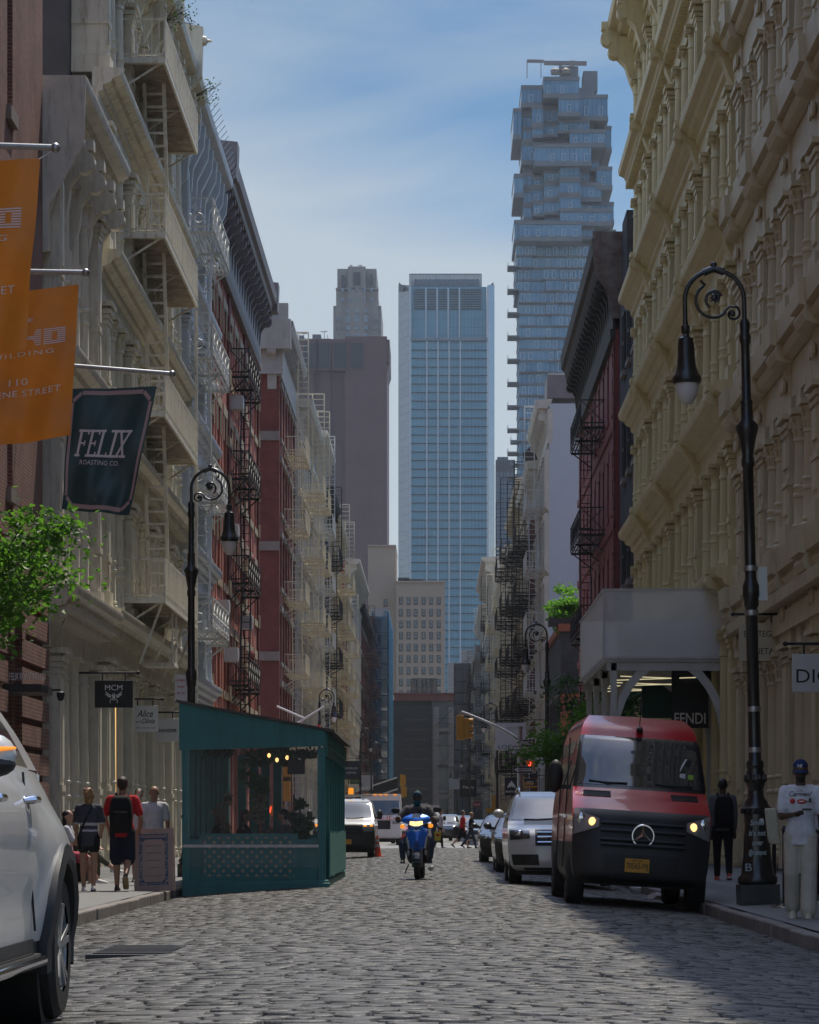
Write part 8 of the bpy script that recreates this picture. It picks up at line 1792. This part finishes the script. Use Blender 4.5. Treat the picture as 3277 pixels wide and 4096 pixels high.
sign('shop_banner', 'square black banner far down the right pavement', 968, 1004, 1642, 1678, 300, M['black'], [('Theory', .5, .55, .66, .2, IW, {})], th=.03)
sign('shop_banner', 'blank white banner just left of the square black banner', 946, 968, 1640, 1662, 330, LG_, [], th=.03)
sign('hanging_sign', 'tiny red sign low down beyond the crossing', 997, 1012, 1688, 1699, 250, mat('red sign', (.3,.02,.03), .5), [('Kartell', .5, .5, .8, .5, IW, {})], bracket=False)
sign('shop_banner', 'dark navy banner with two lines of pale capitals above the work van', 723, 757, 1602, 1641, 232, NV, [('INTERIOR', .5, .60, .78, .11, IW, dict(sp=1.15)), ('DEFINE', .5, .36, .6, .11, IW, dict(sp=1.15))], th=.03)
sign('shop_banner', 'green banner half behind the dark navy one', 733, 761, 1618, 1651, 262, GN, [('ROLEX', .45, .22, .8, .16, mat('gold lettering', (.35,.28,.06), .5), {})], th=.03)
sign('shop_banner', 'blank white banner hanging above the courier truck', 761, 786, 1632, 1664, 300, LG_, [], th=.03)
sign('shop_sign', 'long dark shop fascia sign across the far left pavement', 786, 838, 1640, 1672, 330, M['black'], [], bracket=False)
# ---------------------------------------------------------------- signals and street signs at the crossing
def signal_head(b, x, y, z, n=3, face=1):
    b.box(x-.17, x+.17, y-.13, y+.13, z-.19*n, z+.19*n)
    for k in range(n):
        c = z + (k-(n-1)/2)*.36; b.torus((x, y+face*.2, c), .13, .015, 'y', 12, 5)
        b.lathe([(.14, .10), (.145, .34)] if face > 0 else [(.145, -.34), (.14, -.10)], (x, y, c), 12, ax='y', caps=False)
Y = 140.2; px = ax(1095, Y); sp_ = thing('signal_pole', 'grey steel signal pole with a curved mast arm and one way signs', 'traffic signal', (px, Y, -.04))
b = MB(); b.lathe([(.22, 0), (.22, .5), (.14, .6), (.13, 3), (.115, 5.65), (.13, 5.66), (.13, 5.72)], n=14); b.box(-.62, .60, -.05, .05, 5.60, 5.67); b.build('pole', M['iron_g'], sp_, world=False)
A = at(1093, 1562, Y) - Vector((px, Y, -.04)); T_ = at(972, 1498, Y) - Vector((px, Y, -.04)); b = MB(); n = 14
b.tube([Vector((A.x+(T_.x-A.x)*q, 0, A.z+(T_.z-A.z)*(q**.72))) for q in [i/n for i in range(n+1)]], [.075-.035*i/n for i in range(n+1)], 8); b.tube([(T_.x, 0, T_.z), (0, 0, 5.4)], .012, 5); b.lathe([(.15, -.08), (.15, .08)], (0, 0, A.z), 12); b.build('mast_arm', M['iron_g'], sp_, world=False)
def sighead(par, c, label=None, n=3):
    b = MB(); signal_head(b, c.x, c.y, c.z, n); return b.build('signal_head', M['signyel'], par, world=False, bevel=.01)
h1 = at(969, 1532, Y) - Vector((px, Y, -.04)); sighead(sp_, h1); h2 = at(982, 1533, Y) - Vector((px, Y-.2, -.04)); b = MB()
b.box(h2.x-.14, h2.x+.14, h2.y-.2, h2.y+.12, h2.z-.5, h2.z+.46)
for k in range(3): c = h2.z + (k-1)*.33; b.lathe([(.13, .1), (.135, .32)], (h2.x, h2.y, c), 12, ax='x', caps=False)
b.build('signal_head', M['signyel'], sp_, world=False, bevel=.01); b = MB(); b.bar((h1.x, 0, h1.z+.5), (h1.x, 0, T_.z), .05); b.bar((h1.x-.1, 0, h1.z+.62), (h2.x+.1, 0, h1.z+.62), .05); b.build('hanger', M['iron_g'], sp_, world=False)
def arrow_sign(px0, px1, py0, py1, dy):
    p0, p1 = at(px0, py1, Y) - Vector((px, Y, -.04)), at(px1, py0, Y) - Vector((px, Y, -.04)); b = MB(); b.box(p0.x, p1.x, dy-.01, dy+.01, p0.z, p1.z); s = b.build('one_way_sign', M['black'], sp_, world=False); w, h = p1.x-p0.x, p1.z-p0.z
    b = MB(); L = lambda a, c: (p0.x+w*a, p0.z+h*c); b.prism([L(.05, .5), L(.28, .12), L(.28, .28), L(.94, .28), L(.94, .72), L(.28, .72), L(.28, .88)], lambda a, c, t_: Vector((a, t_, c)), dy-.016, dy-.0115)
    for (a, c, d, e) in ((0, 1, 0, .05), (0, 1, .95, 1), (0, .02, .05, .95), (.98, 1, .05, .95)): q0, q1 = L(a, d), L(c, e); b.box(q0[0], q1[0], dy-.015, dy-.0115, q0[1], q1[1])
    b.build('arrow', M['white'], s, world=False); me = text_mesh('ONE WAY', 1, w*.62, bold=.03); k = h*.30/.72/(w*.62)*1; zs = [v.co.z for v in me.vertices]
    for v in me.vertices: v.co.z *= h*.32/(max(zs)-min(zs)); v.co.y = -.003 if v.co.y < 0 else 0
    put('lettering', me, IK, s, (p0.x+w*.58, dy-.018, p0.z+h*.5))
arrow_sign(1073.5, 1110, 1577, 1590.5, -.2); arrow_sign(1080, 1121, 1613, 1628.5, -.22)
b = MB(); q0, q1 = at(1098, 1572, Y) - Vector((px, Y, -.04)), at(1124, 1558, Y) - Vector((px, Y, -.04)); b.box(q0.x, q1.x, -.16, -.14, q0.z, q1.z); s = b.build('street_name_sign', mat('brown street sign', (.05,.03,.025), .5), sp_, world=False); me = text_mesh('SPRING ST', .26, .62); put('lettering', me, IW, s, ((q0.x+q1.x)/2-.06, -.165, (q0.z+q1.z)/2))
b = MB(); q0, q1 = at(1108, 1623, Y) - Vector((px, Y, -.04)), at(1125, 1605, Y) - Vector((px, Y, -.04)); b.box(q0.x, q1.x, -.1, .15, q0.z, q1.z); b.box(q0.x-.05, q1.x+.02, -.05, .2, q1.z, q1.z+.08); s = b.build('walk_signal', M['signyel'], sp_, world=False); b = MB(); cx, cz = (q0.x+q1.x)/2-.03, q0.z+.28; b.ell((cx, -.11, cz), (.06, .01, .07)); [b.bar((cx-.045+.03*k, -.115, cz), (cx-.06+.04*k, -.115, cz+.13), .02, .01) for k in range(4)]; b.build('red_hand', M['redlit'], s, world=False)
b = MB(); q0 = at(1107, 1652, Y) - Vector((px, Y, -.04)); b.box(q0.x-.1, q0.x+.4, -.1, .1, q0.z, q0.z+.08); b.box(q0.x, q0.x+.5, -.12, .08, q0.z-.15, q0.z-.07); b.build('lower_bracket', M['signyel'], sp_, world=False)
# left corner signal seen through the shed
px2 = ax(604, Y); s2 = thing('signal_post', 'yellow signal post with a lit red hand seen through the shed window', 'traffic signal', (px2, Y, -.02)); b = MB(); b.lathe([(.14, 0), (.1, .3), (.07, .5), (.07, 4.2)], n=10); b.build('post', M['iron_g'], s2, world=False)
for z in (3.7, 2.75): sighead(s2, Vector((0, 0, z)))
b = MB(); b.box(-1.05, -.55, -.12, .12, 1.5, 2.0); b.bar((-.6, 0, 1.95), (0, 0, 1.95), .06); s = b.build('walk_signal', M['signyel'], s2, world=False); b = MB(); cx, cz = -.82, 1.72; b.ell((cx, -.13, cz), (.08, .01, .10)); [b.bar((cx-.06+.04*k, -.135, cz), (cx-.09+.06*k, -.135, cz+.2), .03, .01) for k in range(4)]; b.build('red_hand', M['redlit'], s, world=False)
# far crossing: two mast arms with yellow heads on the left, small signals on the right
for k, (lab, xa, ya, xb, yb, hy, Y2) in enumerate((('upper far mast arm with a yellow signal over the courier truck', 745, 1668, 836, 1637, 1643, 288), ('lower far mast arm with a yellow signal left of the rider', 775, 1683, 838, 1661, 1667, 292))):
    p = at(xa, ya, Y2); q = at(xb, yb, Y2); r = thing('signal_pole', lab, 'traffic signal', (p.x, Y2, 0), 0, 'far signal masts'); b = MB(); b.lathe([(.12, 0), (.1, p.z)], (0, 0, 0), 10); b.build('pole', M['iron_g'], r, world=False); b = MB(); b.tube([(0, 0, p.z), (q.x-p.x, 0, q.z)], .07, 8); b.build('mast_arm', M['iron_g'], r, world=False); c = at(846 if k == 0 else 848, hy, Y2); o = sighead(r, Vector((c.x-p.x, 0, c.z))); b = MB(); b.box(c.x-p.x+.15, c.x-p.x+.4, -.1, .2, c.z-.5, c.z+.5); b.build('signal_head', M['signyel'], r, world=False)
for k, (lab, px_, py_, Y2, n) in enumerate((('slim yellow signal on the right beyond the crossing', 1042, 1690, 250, 3), ('squat yellow walk signal with a green figure beyond the crossing', 1030, 1706, 240, 1))):
    c = at(px_, py_, Y2); r = thing('signal_post', lab, 'traffic signal', (c.x, Y2, 0)); b = MB(); b.lathe([(.1, 0), (.07, .4), (.06, c.z+.3)], n=10); b.build('post', M['iron_k'], r, world=False); b = MB(); b.box(-.25, .35, -.15, .15, c.z-.35*n*.6, c.z+.35*n*.6); b.build('signal_head', M['signyel'], r, world=False, bevel=.02)
# parasol of a cart, white flag poles, red awning, wall camera, benches of plants
Y = 143; c = at(731, 1684, Y); r = thing('parasol', 'blue and yellow cart parasol behind the white work van', 'parasol', (c.x, Y, 0)); b = MB(); b.lathe([(.03, 0), (.03, 2.2)], n=8); b.build('pole', M['iron_g'], r, world=False)
yl = mat('yellow canvas', (.62,.45,.02), .7); bu = mat('blue canvas', (.02,.08,.3), .7)
for k in range(8):
    a0, a1 = 2*PI*k/8, 2*PI*(k+1)/8; R_ = .85; b = MB(); b.add([(0, 0, 2.3), (R_*math.cos(a0), R_*math.sin(a0), 1.85), (R_*math.cos(a1), R_*math.sin(a1), 1.85), (R_*math.cos(a1), R_*math.sin(a1), 1.7), (R_*math.cos(a0), R_*math.sin(a0), 1.7)], [(0, 1, 2), (1, 4, 3, 2)]); b.build('canopy_panel', yl if k % 2 else bu, r, world=False)
for k, (a, c_) in enumerate((((683, 1487), (585, 1549)), ((583, 1487), (640, 1512)))):
    p, q = at(*a, 150), at(*c_, 150); b = MB(); b.tube([p, q], .05, 8); tag(b.build('flagpole', M['white']), ['longer bare white flagpole slanting above the teal shed', 'shorter bare white flagpole crossing the longer one'][k], 'flagpole')
p = at(655, 1536, 152); b = MB(); b.add([p + Vector((-.6, 0, -.1)), p + Vector((.45, 0, .25)), p + Vector((.45, 0, -.25)), p + Vector((-.6, 1.5, -.1)), p + Vector((.45, 1.5, .25)), p + Vector((.45, 1.5, -.25))], [(0, 2, 1), (3, 4, 5), (0, 1, 4, 3), (1, 2, 5, 4), (2, 0, 3, 5)]); tag(b.build('awning', CL['red']), 'small red awning showing above the shed roof', 'awning')
p = at(128, 1465, 62.5); b = MB(); b.bar((XL, 62.5, p.z+.12), (p.x, 62.5, p.z+.12), .04); b.lathe([(.07, 0), (.085, .06), (.085, .12), (.05, .14)], (p.x, 62.5, p.z-.05), 12); b.ell((p.x, 62.5, p.z-.05), (.07, .07, .06)); tag(b.build('security_camera', M['black']), 'small black dome camera on the brown brick corner', 'security camera')
